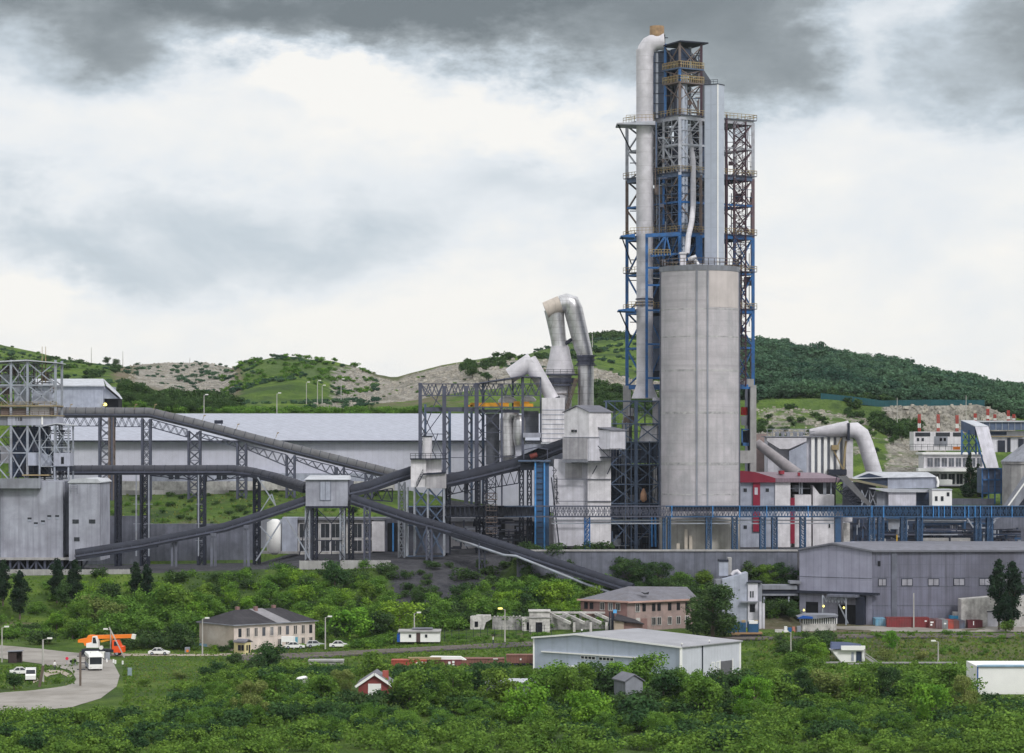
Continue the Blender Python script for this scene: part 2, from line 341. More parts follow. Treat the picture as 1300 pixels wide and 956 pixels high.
# ---------------------------------------------------------------- terrain
def K(*a): return ('y', a)
def Z(*a): return ('z', a)
ROWS = [
 (60, Z((0,0))), (525, Z((0,0))),
 (548, Z((0,.1),(450,.2),(500,.9),(640,1.6),(720,1.0),(940,1.0),(1000,2.4),(1300,2.6))),
 (565, Z((0,1.2),(250,1.0),(450,1.2),(560,2.2),(640,2.6),(950,2.8),(1300,2.8))),
 (580, Z((0,3.6),(150,4),(300,4.2),(450,4.6),(560,5),(700,4.6),(760,3.2),(950,3),(1300,2.9))),
 (600, Z((0,8.6),(150,9),(300,10),(450,10.4),(560,9.5),(650,9),(760,8.5),(900,8.5),(1000,8.0),(1012,3.2),(1300,3.0))),
 (605.8, Z((0,10.3),(200,10.8),(350,11.7),(480,12.3),(560,11.5),(650,10.6),(1005,9.8),(1015,3.2),(1300,3.0))),
 (607.6, Z((0,10.8),(200,11.4),(350,12.2),(480,12.8),(560,12.1),(645,11.5),(660,17.5),(1005,17.6),(1015,3.2),(1300,3.0))),
 (612, Z((0,12.0),(200,12.6),(350,13.4),(480,14.2),(560,13.6),(645,13.0),(660,17.5),(1005,17.6),(1015,3.2),(1300,3.0))),
 (618.5, Z((0,12.4),(200,12.9),(330,13.9),(480,15.0),(560,15.0),(640,14.6),(656,17.4),(1005,17.6),(1015,3.4),(1300,3.2))),
 (621, Z((0,12.7),(200,13),(330,14),(380,15.2),(560,15.7),(640,16.6),(660,17.5),(1005,17.6),(1015,10),(1300,10))),
 (640, Z((0,12.3),(330,13.2),(380,15.2),(560,15.9),(640,17.0),(660,17.6),(1300,17.8))),
 (680.5, Z((0,11.4),(330,12.2),(380,15.4),(560,16.4),(660,17.7),(1300,17.9))),
 (682.5, Z((0,20.5),(130,21),(330,22),(470,21.6),(520,18),(660,17.8),(1140,18),(1150,19),(1300,18.5))),
 (700, Z((0,23),(130,23.5),(330,24.5),(470,23.5),(560,19),(660,18),(950,18.4),(1100,19),(1160,26.5),(1300,25.5))),
 (738, Z((0,28.4),(330,29.2),(520,29.0),(560,27),(680,22),(950,21.5),(1100,25),(1160,32),(1300,31))),
 (800, Z((0,32.5),(560,33),(700,29),(950,38),(1050,40.5),(1100,41),(1170,38),(1300,38))),
 (815, K((0,512),(150,514),(200,524),(560,526),(700,524),(800,526),(950,556),(1050,560),(1100,556),(1160,566),(1300,570))),
 (900, K((0,490),(150,492),(200,508),(280,515),(440,516),(530,510),(600,496),(700,488),(800,504),(960,520),(1040,520),(1110,534),(1130,549),(1300,549))),
 (906, K((0,489),(150,491),(200,507),(280,514),(440,514),(530,508),(600,494),(700,486),(800,502),(960,512),(1050,507),(1130,515),(1240,514),(1275,526),(1300,532))),
 (1000, K((0,480),(130,476),(200,486),(280,500),(330,488),(380,484),(440,506),(480,500),(530,482),(600,470),(700,468),(755,464),(800,480),(960,485),(1050,492),(1130,500),(1240,505),(1300,516))),
 (1100, K((0,470),(130,471),(180,480),(250,482),(280,476),(300,468),(345,457.5),(380,456.5),(420,462),(450,469),(478,480),(500,483),(530,473),(560,465),(600,459),(650,454),(700,456),(755,452),(800,458),(960,469),(1050,480),(1130,490),(1200,500),(1300,516))),
 (1200, K((0,455),(75,464),(130,470),(200,474),(250,476),(290,484),(345,486),(430,494),(480,502),(530,494),(600,468),(650,456),(700,452),(755,441),(800,438),(960,459),(1050,472),(1130,483),(1200,494),(1300,512))),
 (1400, K((-300,425),(0,441),(30,447),(75,456),(130,463),(160,466),(200,463),(250,462),(275,467),(300,474),(345,490),(440,505),(500,500),(600,480),(690,446),(755,431),(800,428),(900,434),(957,446),(1000,451),(1060,463),(1130,476),(1200,494),(1300,514),(1600,535))),
 (1750, K((0,500),(1300,528))), (3200, K((0,540),(1300,545))), (6000, K((0,551),(1300,551)))]
_RZ = []
for Y, (k, pts) in ROWS:
    xs = np.array([p[0] for p in pts], float); vs = np.array([p[1] for p in pts], float)
    if k == 'y': vs = H-(vs-Y0)*Y/F
    _RZ.append((Y, xs, vs))
_YS = [r[0] for r in _RZ]
def _fbm(x, y, s):
    v = 0; a = 1
    for i in range(4):
        v += a*(math.sin(x*s+1.7*i+2.1*math.sin(y*s*.7+i))*math.sin(y*s*1.1+.9*i+1.6*math.sin(x*s*.8-i))); s *= 2.1; a *= .5
    return v
def T(xpx, Y):
    Y = max(60.0, min(5999.0, Y))
    for i in range(len(_YS)-1):
        if Y < _YS[i+1]: break
    a = float(np.interp(xpx, _RZ[i][1], _RZ[i][2])); b = float(np.interp(xpx, _RZ[i+1][1], _RZ[i+1][2]))
    t = (Y-_YS[i])/(_YS[i+1]-_YS[i]); t2 = t*t*(3-2*t) if Y > 830 else t
    z = a+(b-a)*t2
    X = xp(xpx, Y)
    if Y > 840: z += _fbm(X, Y, .02)*min(1, (Y-840)/100)*1.6+_fbm(X+50, Y, .09)*.45
    elif 565 < Y < 605: z += _fbm(X, Y, .12)*.35
    elif 690 < Y < 735 and xpx < 560: z += _fbm(X, Y, .15)*.3
    elif 520 < Y < 560 and xpx > 990: z += _fbm(X, Y, .3)*.12
    return z
def TX(X, Y): return T(X/Y*F+650, Y)
def hit(x, y, Ya=120.0):
    Y = Ya
    while Y < 2600:
        if Y0+(H-T(x, Y))*F/Y <= y: return Y
        Y += .5
    return Y
def HP(x, y, dz=0.0):
    Y = hit(x, y); return Vector((xp(x, Y), Y, T(x, Y)+dz))
def bl(v, a, b, s): # soft box
    return max(0, min(1, (v-a)/s+.5))*max(0, min(1, (b-v)/s+.5))
def cover(x, Y):
    r = g = b = 0.0     # r pale rock, g dry earth, b dark gravel; rest grass
    r = max(r, bl(x,425,650,50)*bl(Y,905,1085,50)*1.2, bl(x,530,640,30)*bl(Y,1085,1300,20)*.35)
    g = max(g, bl(x,425,600,60)*bl(Y,840,1300,40)*.6)
    r = max(r, bl(x,168,300,20)*bl(Y,960,1500,50)*.75); g = max(g, bl(x,140,310,20)*bl(Y,950,1600,50)*.85)
    r = max(r, bl(x,740,850,20)*bl(Y,890,985,15)*.9, bl(x,600,700,20)*bl(Y,985,1090,20)*.75)
    r = max(r, bl(x,955,1115,40)*bl(Y,790,905,20)*.5, bl(x,1120,1290,12)*bl(Y,897,908,4)*.95)
    r = max(r, bl(x,1120,1200,20)*bl(Y,735,890,20)*.62, bl(x,950,1060,30)*bl(Y,815,850,20)*.8)
    r = max(r, bl(x,400,460,20)*bl(Y,850,930,20)*.6)
    g = max(g, bl(x,985,1600,60)*bl(Y,521,557,8)*.55, bl(x,0,62,20)*bl(Y,571,581,4)*.9)
    b = max(b, bl(x,495,640,50)*bl(Y,586,620,12)*.92, bl(x,-400,1500,10)*bl(Y,616,676,5)*.9, bl(x,560,1140,20)*bl(Y,676,745,10)*.85)
    b = max(b, bl(x,1140,1500,10)*bl(Y,676,699,3)*.7)
    g = max(g, bl(x,130,480,60)*bl(Y,684,738,10)*.30, bl(x,190,330,40)*bl(Y,680,696,10)*.5)
    g = max(g, bl(x,955,1010,14)*bl(Y,566,598,8)*.95)
    g = max(g, bl(x,985,1500,20)*bl(Y,562,600,4)*.8)
    g = max(g, bl(x,590,690,30)*bl(Y,556,566,4)*.5)
    return (r, g, b, 1)
def terrain():
    ys = [60,120,200,280,350,400]+list(np.arange(420,520,8))+list(np.arange(520,700,2.0))+list(np.arange(700,860,4.0))
    ys += list(np.arange(860,895,5))+list(np.arange(895,912,1.5))+list(np.arange(912,1460,7))+[1500,1560,1640,1750,2000,2400,3200,4500,5990]
    xs = [-4000,-2500,-1500,-900,-500,-300]+list(range(-200,1501,8))+[1600,1800,2200,2800,3800,5500]
    vs = []; cs = []
    for Y in ys:
        for x in xs:
            vs.append((xp(x,Y), float(Y), T(x,Y))); cs.append(cover(x,Y))
    n = len(xs)
    fs = [(j*n+i, j*n+i+1, (j+1)*n+i+1, (j+1)*n+i) for j in range(len(ys)-1) for i in range(n-1)]
    me = bpy.data.meshes.new('ground'); me.from_pydata(vs, [], fs)
    at = me.color_attributes.new('cover', 'FLOAT_COLOR', 'POINT')
    at.data.foreach_set('color', np.array(cs, dtype=np.float32).ravel())
    me.polygons.foreach_set('use_smooth', [True]*len(fs))
    o = bpy.data.objects.new('ground', me); COL.objects.link(o); o['kind'] = 'structure'
    m = bpy.data.materials.new('ground cover'); m.use_nodes = True; t = m.node_tree; t.nodes.clear()
    def n_(ty, **k):
        q = t.nodes.new(ty)
        for a, b in k.items(): setattr(q, a, b)
        return q
    def ma(op, a, b=None, clamp=False):
        q = t.nodes.new('ShaderNodeMath'); q.operation = op; q.use_clamp = clamp
        for i, v in enumerate((a, b)):
            if v is None: continue
            if isinstance(v, (int, float)): q.inputs[i].default_value = v
            else: t.links.new(v, q.inputs[i])
        return q.outputs[0]
    def mix(f, a, b):
        q = n_('ShaderNodeMix', data_type='RGBA')
        for i, v in ((0, f), (6, a), (7, b)):
            if isinstance(v, (int, float)): q.inputs[i].default_value = v
            elif isinstance(v, tuple): q.inputs[i].default_value = (*v, 1)
            else: t.links.new(v, q.inputs[i])
        return q.outputs[2]
    pos = n_('ShaderNodeNewGeometry').outputs['Position']
    def nz(sc, det=6, rough=.6, s3=(1,1,1)):
        mp = n_('ShaderNodeMapping'); mp.inputs['Scale'].default_value = s3; t.links.new(pos, mp.inputs[0])
        q = n_('ShaderNodeTexNoise'); q.inputs['Scale'].default_value = sc; q.inputs['Detail'].default_value = det
        q.inputs['Roughness'].default_value = rough; t.links.new(mp.outputs[0], q.inputs['Vector']); return q.outputs['Fac']
    def st(v, a, k): return ma('MULTIPLY', ma('SUBTRACT', v, a), k, True)
    at = n_('ShaderNodeVertexColor', layer_name='cover'); sp = n_('ShaderNodeSeparateColor'); t.links.new(at.outputs[0], sp.inputs[0])
    big, med, fine = nz(.02), nz(.09), nz(.9, 5, .7)
    grass = mix(st(med, .42, 5), (.075,.135,.028), (.165,.25,.045))
    grass = mix(st(big, .50, 6), grass, (.10,.155,.055))
    grass = mix(ma('MULTIPLY', st(fine, .48, 4), .7), grass, (.04,.08,.024))
    shr = ma('MULTIPLY', st(nz(.045, 7, .65), .53, 12), .75)
    grass = mix(shr, grass, (.034,.066,.030))
    rock = mix(st(nz(.25, 7, .7), .45, 6), (.42,.395,.355), (.22,.207,.19))
    rock = mix(ma('MULTIPLY', st(fine, .50, 8), .75), rock, (.09,.088,.075))
    rock = mix(ma('MULTIPLY', st(nz(.07, 6, .7), .52, 7), .6), rock, (.13,.135,.085))
    earth = mix(st(med, .4, 5), (.20,.165,.12), (.13,.13,.075))
    earth = mix(ma('MULTIPLY', st(fine, .5, 5), .5), earth, (.26,.23,.19))
    grav = mix(st(nz(.3), .4, 4), (.10,.10,.115), (.055,.057,.07))
    def edge(ch, k=3.0): return ma('MULTIPLY', ma('SUBTRACT', ma('ADD', ch, ma('MULTIPLY', ma('SUBTRACT', nz(.11, 7, .7), .5), 1.5)), .42), k, True)
    c = mix(edge(sp.outputs[1]), grass, earth)
    c = mix(edge(sp.outputs[0], 5), c, rock)
    c = mix(edge(sp.outputs[2], 5), c, grav)
    b = n_('ShaderNodeBsdfPrincipled'); t.links.new(c, b.inputs['Base Color']); b.inputs['Roughness'].default_value = 1
    b.inputs['Specular IOR Level'].default_value = .1
    bp = n_('ShaderNodeBump'); bp.inputs['Strength'].default_value = 1.0; bp.inputs['Distance'].default_value = 2.0
    t.links.new(nz(.5, 8, .7), bp.inputs['Height']); t.links.new(bp.outputs[0], b.inputs['Normal'])
    ou = n_('ShaderNodeOutputMaterial'); t.links.new(b.outputs[0], ou.inputs[0])
    me.materials.append(m)
terrain()
def sheet(name, strip, m, dz=.06, kind='structure'):   # strip of (left px, right px) pairs laid on the terrain
    vs = []; fs = []
    pts = []
    for (a, b), (c, d) in zip(strip, strip[1:]):
        for k in range(6):
            u = k/6; pts.append(((a[0]+(c[0]-a[0])*u, a[1]+(c[1]-a[1])*u), (b[0]+(d[0]-b[0])*u, b[1]+(d[1]-b[1])*u)))
    pts.append(strip[-1])
    for a, b in pts:
        A, B = HP(*a), HP(*b)
        for k in range(7):
            q = A.lerp(B, k/6); vs.append((q.x, q.y, TX(q.x, q.y)+dz))
    n = 7
    for j in range(len(pts)-1):
        for i in range(6): fs.append((j*n+i, j*n+i+1, (j+1)*n+i+1, (j+1)*n+i))
    me = bpy.data.meshes.new(name); me.from_pydata(vs, [], fs); me.materials.append(m)
    o = bpy.data.objects.new(name, me); COL.objects.link(o); o['kind'] = kind
    return o
sheet('road', [((-80,818),(-80,834)),((0,819.5),(0,836)),((50,824),(50,843)),((85,828),(88,851)),((118,831),(93,856)),((142,838),(97,863)),((152,858),(94,867)),((148,872),(84,871)),((128,887),(66,874)),((92,898),(40,877)),((30,905),(0,880)),((-80,908),(-80,882))], asphalt)
sheet('side_lane', [((118,829.5),(116,833.5)),((180,830.5),(180,833.5)),((250,831),(250,833.5)),((340,829),(340,832))], dirt_tr, .09)
sheet('path', [((42,862),(42,868)),((62,851),(64,858)),((80,852),(78,856)),((92,858),(88,861))], dirt_tr, .10)
sheet('hall_yard', [((1062,795.5),(1062,799)),((1100,795.5),(1110,802)),((1180,795.5),(1180,802.5)),((1400,795.5),(1400,802.5))], asphalt)
sheet('railway_bed', [((300,832.5),(300,840)),((420,828),(420,835)),((500,824),(500,830)),((600,818.5),(600,825)),((700,814),(700,820)),((820,811),(820,816)),((960,809),(960,813.5)),((1100,805.2),(1100,811)),((1400,804.4),(1400,811))], ballast, .12)
# rails
for j, off in enumerate((.25, .42, .62, .8)):
    m = MB(); pr = None
    for x, ya, yb in ((300,832.5,840),(420,828,835),(500,824,830),(600,818.5,825),(700,814,820),(820,811,816),(960,809,813.5),(1100,805.2,811),(1400,804.4,811)):
        q = HP(x, ya+(yb-ya)*off, .26)
        if pr is not None: m.bar(pr, q, .12)
        pr = q
    o = m.build('rail', railm)
    tag(o, ['steel rail farthest back on the dark track bed','steel rail second from the back on the dark track bed','steel rail second from the front on the dark track bed','steel rail nearest the camera on the dark track bed'][j], 'rail', 'rails of the railway')
# ---------------------------------------------------------------- big structures
def win(par, x0, x1, y0, y1, Y, frame=None, m=None, sub='frame'):
    a = MB().pbox(x0, x1, y0, y1, Y-.10, .14).build('window', m or glass, par)
    if frame:
        f = MB()
        for k in (x0, x1): f.pbox(k-.3, k+.3, y0-.3, y1+.3, Y-.16, .12)
        f.pbox((x0+x1)/2-.1, (x0+x1)/2+.1, y0, y1, Y-.14, .1)
        for k in (y0, y1): f.pbox(x0-.3, x1+.3, k-.35, k+.35, Y-.17, .12)
        f.build(sub, frame, a)
    return a
def fwin(par, fr, a0, a1, z0, z1, d=0.0, frame=None, m=None, side=False):
    b = MB()
    if side: fr.box(b, d-.08, d+.08, a0, a1, z0, z1)
    else: fr.box(b, a0, a1, d-.08, d+.08, z0, z1)
    w = b.build('window', m or glass, par)
    if frame:
        f = MB(); t = .14
        for (p, q, r, s_) in ((a0-t,a0,z0-t,z1+t),(a1,a1+t,z0-t,z1+t),(a0,a1,z1,z1+t),(a0,a1,z0-t,z0),((a0+a1)/2-.05,(a0+a1)/2+.05,z0,z1)):
            if side: fr.box(f, d-.12, d+.06, p, q, r, s_) if d < 1 else fr.box(f, d-.06, d+.12, p, q, r, s_)
            else: fr.box(f, p, q, d-.12, d+.06, r, s_)
        f.build('frame', frame, w)
    return w
def gable_roof(fr, a0, a1, d0, d1, ze, zr, along='a', ov=.3, th=.18, ridge=.5):
    m = MB()
    if along == 'a':
        dm = d0+(d1-d0)*ridge
        m.prism([fr(a0-ov,d0-ov,ze), fr(a0-ov,dm,zr), fr(a0-ov,d1+ov,ze), fr(a0-ov,d1+ov,ze+th), fr(a0-ov,dm,zr+th), fr(a0-ov,d0-ov,ze+th)], fr.u*(a1-a0+2*ov))
    else:
        am = a0+(a1-a0)*ridge
        m.prism([fr(a0-ov,d0-ov,ze), fr(am,d0-ov,zr), fr(a1+ov,d0-ov,ze), fr(a1+ov,d0-ov,ze+th), fr(am,d0-ov,zr+th), fr(a0-ov,d0-ov,ze+th)], fr.n*(d1-d0+2*ov))
    return m
def gable_body(fr, a0, a1, d0, d1, z0, ze, zr, along='a', ridge=.5):
    m = MB()
    if along == 'a':
        dm = d0+(d1-d0)*ridge; m.prism([fr(a0,d0,z0), fr(a0,d0,ze), fr(a0,dm,zr), fr(a0,d1,ze), fr(a0,d1,z0)], fr.u*(a1-a0))
    else:
        am = a0+(a1-a0)*ridge; m.prism([fr(a0,d0,z0), fr(a0,d0,ze), fr(am,d0,zr), fr(a1,d0,ze), fr(a1,d0,z0)], fr.n*(d1-d0))
    return m
def hip_roof(fr, a0, a1, d0, d1, ze, zr, ov=.5, inset=None):
    ins = inset if inset is not None else (d1-d0)/2
    dm = (d0+d1)/2; a0 -= ov; a1 += ov; d0 -= ov; d1 += ov
    v = [fr(a0,d0,ze), fr(a1,d0,ze), fr(a1,d1,ze), fr(a0,d1,ze), fr(a0+ins,dm,zr), fr(a1-ins,dm,zr)]
    return MB().add(v, [(0,1,5,4),(1,2,5),(2,3,4,5),(3,0,4),(3,2,1,0)])
def trestle(par, cx, Y, z1, wx=2.4, wy=2.2, leg=.45, br=.16, m=None, name='support_trestle', z0=None, n=None, taper=1.0):
    X = xp(cx, Y); z0 = (TX(X, Y)-.3) if z0 is None else z0
    n = n or max(2, int((z1-z0)/2.6))
    return MB().tower(X, Y, z0, z1, wx, wy, n, leg, br, taper).build(name, m or dk_steel, par)

def clutter(par, x0, x1, y0, y1, Y, d, n, seed, mats=None, thick=.16, name='pipework'):
    rg = random.Random(seed); ms = mats or (grey_steel, dk_steel, gal_steel)
    for k, mm in enumerate(ms):
        m = MB()
        for _ in range(n//len(ms)):
            x, y, Yq = rg.uniform(x0,x1), rg.uniform(y0,y1), Y+rg.uniform(0,d); c = rg.random(); L_ = rg.uniform(.12,.45)
            if c < .4: m.pbar((x,y),(x,min(y1,y+(y1-y0)*L_)),Yq,thick*rg.uniform(.7,1.8))
            elif c < .7: m.pbar((x,y),(min(x1,x+(x1-x0)*L_*1.3),y),Yq,thick*rg.uniform(.7,1.6))
            elif c < .88: m.pbar((x,y),(min(x1,x+(y1-y0)*L_*.4),min(y1,y+(y1-y0)*L_*.5)),Yq,thick*.8)
            else: w_ = rg.uniform(.8,2.4)*5; m.pbox(x, min(x1,x+w_), y, min(y1,y+w_*rg.uniform(.5,1.2)), Yq, .8)
        m.build(name, mm, par)
# --- long warehouse
w = thing('long_warehouse', 'very long low pale lilac warehouse with sloping sheet roof below the hills', 'warehouse', P(380,622,748))
MB().pbox(50, 706, 560.5, 650, 748, 34).build('wall', wall_long, w)
zr, ze = zp(526,782), zp(560,746)
MB().prism([(xp(48,746),746,ze),(xp(48,746),746,ze+.25),(xp(48,746),782,zr+.25),(xp(48,746),816,ze+.25),(xp(48,746),816,ze)], (xp(712,746)-xp(48,746),0,0)).build('roof', roof_long, w)
MB().pbox(48, 706, 559.2, 560.9, 745.6, .3).build('gutter', dk_steel, w)
MB().pbox(190, 500, 601, 611, 744, 3.9).build('lower_band', wall_gb, w)
MB().pbox(120, 500, 611, 622.5, 743.2, 4.7).build('plinth', white_d, w)
for x in (214, 222, 275, 282): win(w, x, x+6, 603, 608.5, 744)
for x in (274, 281): MB().pbox(x, x+.7, 533, 541, 765, .2).build('roof_vent', dk_steel, w)
MB().pbox(272, 283, 533.5, 538, 764.8, .3).build('roof_walkway', dk_steel, w)

# --- hall behind left
w = thing('storage_hall', 'grey blue hall with white pitched roof and lean-to at the foot of the left hill', 'hall', P(86,520,800))
MB().pbox(40, 131, 489.5, 600, 800, 26).build('wall', wall_gb, w)
MB().prism([P(39,490.5,799), P(133,490.5,799), P(131,482,815), P(40,482,815)], (0,0,.3)).build('roof', roof_pale, w)
MB().prism([P(131,482,815), P(135,490,799.4), P(155,507,799.4), P(151,501,815)], (0,.6,.3)).build('lean_to_roof', roof_pale, w)
MB().prism([P(131.3,490,801), P(131.3,506,801), P(150,506,801)], (0,8,0)).build('lean_to_wall', wall_gb, w)
MB().pbox(131.5, 150, 506, 530, 803, 8).build('lean_to_opening', black, w)
o = MB().lathe([(.01,0),(.5,.1),(.6,.5),(.35,.9),(.01,1.0)], P(133.5,515.5,799), 10).build('hall_lamp', lamp_y); tag(o, 'small orange yellow lamp glowing at the corner of the grey blue hall', 'lamp')

# --- left transfer tower
Y = 640
w = t_left = thing('transfer_tower', 'grey steel open frame transfer tower with number 118 on its lilac girder band', 'tower', P(36,612,Y))
for x in (-50,-18, 14, 35, 70.5):
    for d in (0, 9): MB().bar(P(x,457 if x<71 else 460,Y)+Vector((0,d,0)), P(x,612,Y)+Vector((0,d,0)), .55).build('column', gal_steel, w)
MB().prism([P(-60,461,Y-1), P(34,456.5,Y-1), P(73,460,Y-1), P(73,461,Y-1), P(34,458,Y-1), P(-60,462.5,Y-1)], (0,12,0)).build('roof', roof_pale, w)
for k, (ya, yb) in enumerate(((460,489),(489,516))):
    m = MB()
    for a, b in ((-18,14),(14,35),(35,70.5),(-50,-18)):
        for d in (.0, 9): m.bar(P(a,ya,Y)+Vector((0,d,0)), P(b,yb,Y)+Vector((0,d,0)), .28); m.bar(P(b,ya,Y)+Vector((0,d,0)), P(a,yb,Y)+Vector((0,d,0)), .28)
        m.bar(P(a,yb,Y), P(b,yb,Y), .4); m.bar(P(a,yb,Y)+Vector((0,9,0)), P(b,yb,Y)+Vector((0,9,0)), .4)
    m.build('bracing', gal_steel, w)
MB().pbox(-60, 72, 514.5, 516, Y-.5, 10).build('floor', yellow, w)
MB().pbox(-60, 72, 527, 528.3, Y-1.0, 11).build('floor', yellow, w)
MB().pbox(18, 34, 492, 514, Y+2, 5).build('machine_housing', gal_steel, w)
MB().pbox(42, 62, 497, 512, Y+3, 4).build('machine_housing', wall_gb, w)
m = MB(); m.pbox(1, 13, 517, 527, Y+.8, 3); m.pbox(15, 34, 518, 527, Y+.9, 3); m.pbox(64, 71, 518, 527, Y+.8, 3); m.build('rusty_panel', rusty, w)
m = MB().pbox(38, 63, 514.8, 526.5, Y+1.5, 4).build('white_panel', wall_white2, w)
m = MB(); m.pbox(-60, 9, 528.4, 540, Y-.1, 9.5); m.build('girder_band', conc_grey, w)
gb_ = MB().pbox(9.5, 72, 528.4, 540, Y-.4, 9.8).build('girder_band', wall_lilac, w)
MB().pbox(52.5, 54.5, 528.6, 539, Y-.6, .15).build('drain_pipe', white_p, w)
def text(s, size, loc, m, par, rot=(R(90),0,0), name='lettering', local=False):
    c = bpy.data.curves.new('t', 'FONT'); c.body = s; c.size = size; c.extrude = .03; c.align_x = 'CENTER'; c.align_y = 'CENTER'
    ob = bpy.data.objects.new('t', c); COL.objects.link(ob)
    bpy.context.view_layer.update()
    me = bpy.data.meshes.new_from_object(ob.evaluated_get(bpy.context.evaluated_depsgraph_get())); bpy.data.objects.remove(ob)
    me.name = name; me.materials.clear(); me.materials.append(m)
    o = bpy.data.objects.new(name, me); COL.objects.link(o); o.rotation_euler = rot
    o.location = Vector(loc) if local else Vector(loc)-ORG[par.name]; o.parent = par; ORG[o.name] = ORG[par.name]; return o
text('118', 1.25, P(23.4,532.3,Y-.5), black, gb_)
MB().rail([P(-60,516,Y-.4), P(72,516,Y-.4)], 1.1, 1.5, .1).build('railing', yellow, w)
MB().rail([P(-60,528,Y-.9), P(72,528,Y-.9)], 1.1, 1.5, .1).build('railing', rusty, w)
m = MB()
for a, b, ya, yb in ((14,35,541,575),(-18,14,541,575),(35,52,541,575),(14,35,575,612),(-18,14,575,612),(-50,-18,541,612)):
    m.bar(P(a,ya,Y), P(b,yb,Y), .3); m.bar(P(b,ya,Y+.3), P(a,yb,Y+.3), .3); m.bar(P(a,yb,Y), P(b,yb,Y), .3)
m.build('bracing', gal_steel, w)
MB().pbox(15.5, 61, 541.5, 606, Y+4, 4).build('dark_hopper', navy, w)
m = MB(); m.pbox(35.5, 52, 575, 591, Y-.6, 4); m.prism([P(52,575,Y-.6), P(66,580,Y-.6), P(66,591,Y-.6), P(52,591,Y-.6)], (0,4,0)); m.build('chute_housing', wall_gb, w)
m = MB().prism([P(50,541,Y-2), P(71,537,Y-2), P(90,539.5,Y-2), P(90,540.5,Y-2), P(71,538.2,Y-2), P(50,542,Y-2)], (0,9,0)); m.build('canopy_roof', roof_pale, w)
m = MB()
for x in (52, 71, 88.5):
    for d in (-1.8, 5): m.bar(P(x,540,Y)+Vector((0,d,0)), P(x,612,Y)+Vector((0,d,0)), .4)
for ya, yb in ((541,568),(568,592)):
    for a, b in ((52,71),(71,88.5)): m.bar(P(a,ya,Y-1.8), P(b,yb,Y-1.8), .22); m.bar(P(b,ya,Y-1.8), P(a,yb,Y-1.8), .22); m.bar(P(a,yb,Y-1.8), P(b,yb,Y-1.8), .25)
m.build('canopy_frame', gal_steel, w)
c_ = MB().pbox(68, 89, 575, 591.5, Y-2.4, 5).build('cabin', wall_lilac, w)
MB().pbox(77.5, 81, 580, 589, Y-2.5, .12).build('door', black, c_)
MB().pbox(28, 62, 602.5, 604, Y-2.5, 6).build('walkway', yellow, w)
MB().pbox(66, 92, 592, 598, Y-1.5, 5).build('head_frame', dk_steel, w)
m = MB().tube(P(3,588,Y+25), P(3,566,Y+25), 1.9, n=20).build('storage_tank', duct_w); tag(m, 'cream upright tank behind the left transfer tower', 'tank')
for x, ya, yb in ((53.5,440,490),(58,440,486)):
    o = MB().bar(P(x,ya,Y+4), P(x,455,Y+4), .12).bar(P(x,455,Y+4), P(x,yb,Y+4), .22).build('lightning_rod', yellow, w)

clutter(t_left, -40, 70, 460, 526, 643, 6, 120, 41, (gal_steel, rusty, grey_steel, wall_gb), .17)
clutter(t_left, 0, 90, 542, 608, 641, 8, 130, 42, (gal_steel, dk_steel, grey_steel), .17)
# --- left lilac silo block
Y = 625
w = thing('silo_block', 'windowed lilac grey concrete block under the left transfer tower', 'building', P(40,708,Y))
MB().pbox(-70, 80, 611, 708, Y+.5, 22).build('wall', wall_lilac, w)
MB().pbox(80, 88, 611, 704, Y+3, 18).build('shaded_recess', conc_dark, w)  # shadow in the recess, painted as a strip of darker concrete
MB().pbox(-70, 0, 612, 708, Y-.5, 20).build('stained_bay', conc_grey, w)
MB().pbox(0, 51, 607.5, 620, Y-1.5, 1.8).build('roof_gallery', conc_grey, w)
MB().rail([P(34,618,Y-1.4), P(50,618,Y-1.4)], 1.6, 1.0, .1).build('railing', yellow, w)
for x, y in ((60,654),(70,654),(35,657),(52,660.5),(43,663)): win(w, x, x+5, y, y+2.2, Y+.5); win(w, x+.4, x+4.6, y+2.6, y+5, Y+.5, m=wall_gb)
MB().pbox(-70, 104, 708, 711, Y-1, 22).build('base_slab', conc_pale, w)
m = MB()
for x in range(-64, 104, 11): m.bar(P(x,711,Y), P(x,726,Y), .5)
for x in range(-64, 93, 22): m.bar(P(x,711,Y), P(x+11,726,Y), .3); m.bar(P(x+11,726,Y), P(x+22,711,Y), .3)
m.build('undercroft_columns', grey_steel, w); MB().pbox(-70, 104, 711, 726, Y+7, 1).build('undercroft', black, w)
Y = 622
w = thing('stair_block', 'lilac grey stair block with slightly arched roof beside the silo block', 'building', P(107,700,Y))
MB().pbox(87.5, 126.5, 611, 712, Y, 16).build('wall', wall_lilac, w)
MB().prism([P(86,612,Y-.3), P(90,608.6,Y-.3), P(107,607,Y-.3), P(124,608.6,Y-.3), P(128,612,Y-.3), P(128,613,Y-.3), P(86,613,Y-.3)], (0,17,0)).build('roof', roof_pale, w)
for x in (92, 113): win(w, x, x+8, 659.5, 664.5, Y)
win(w, 94, 101, 682, 687, Y)
MB().rail([P(90,627,Y-.5), P(98,627,Y-.5)], 2.2, .8, .08).build('balcony', grey_steel, w)

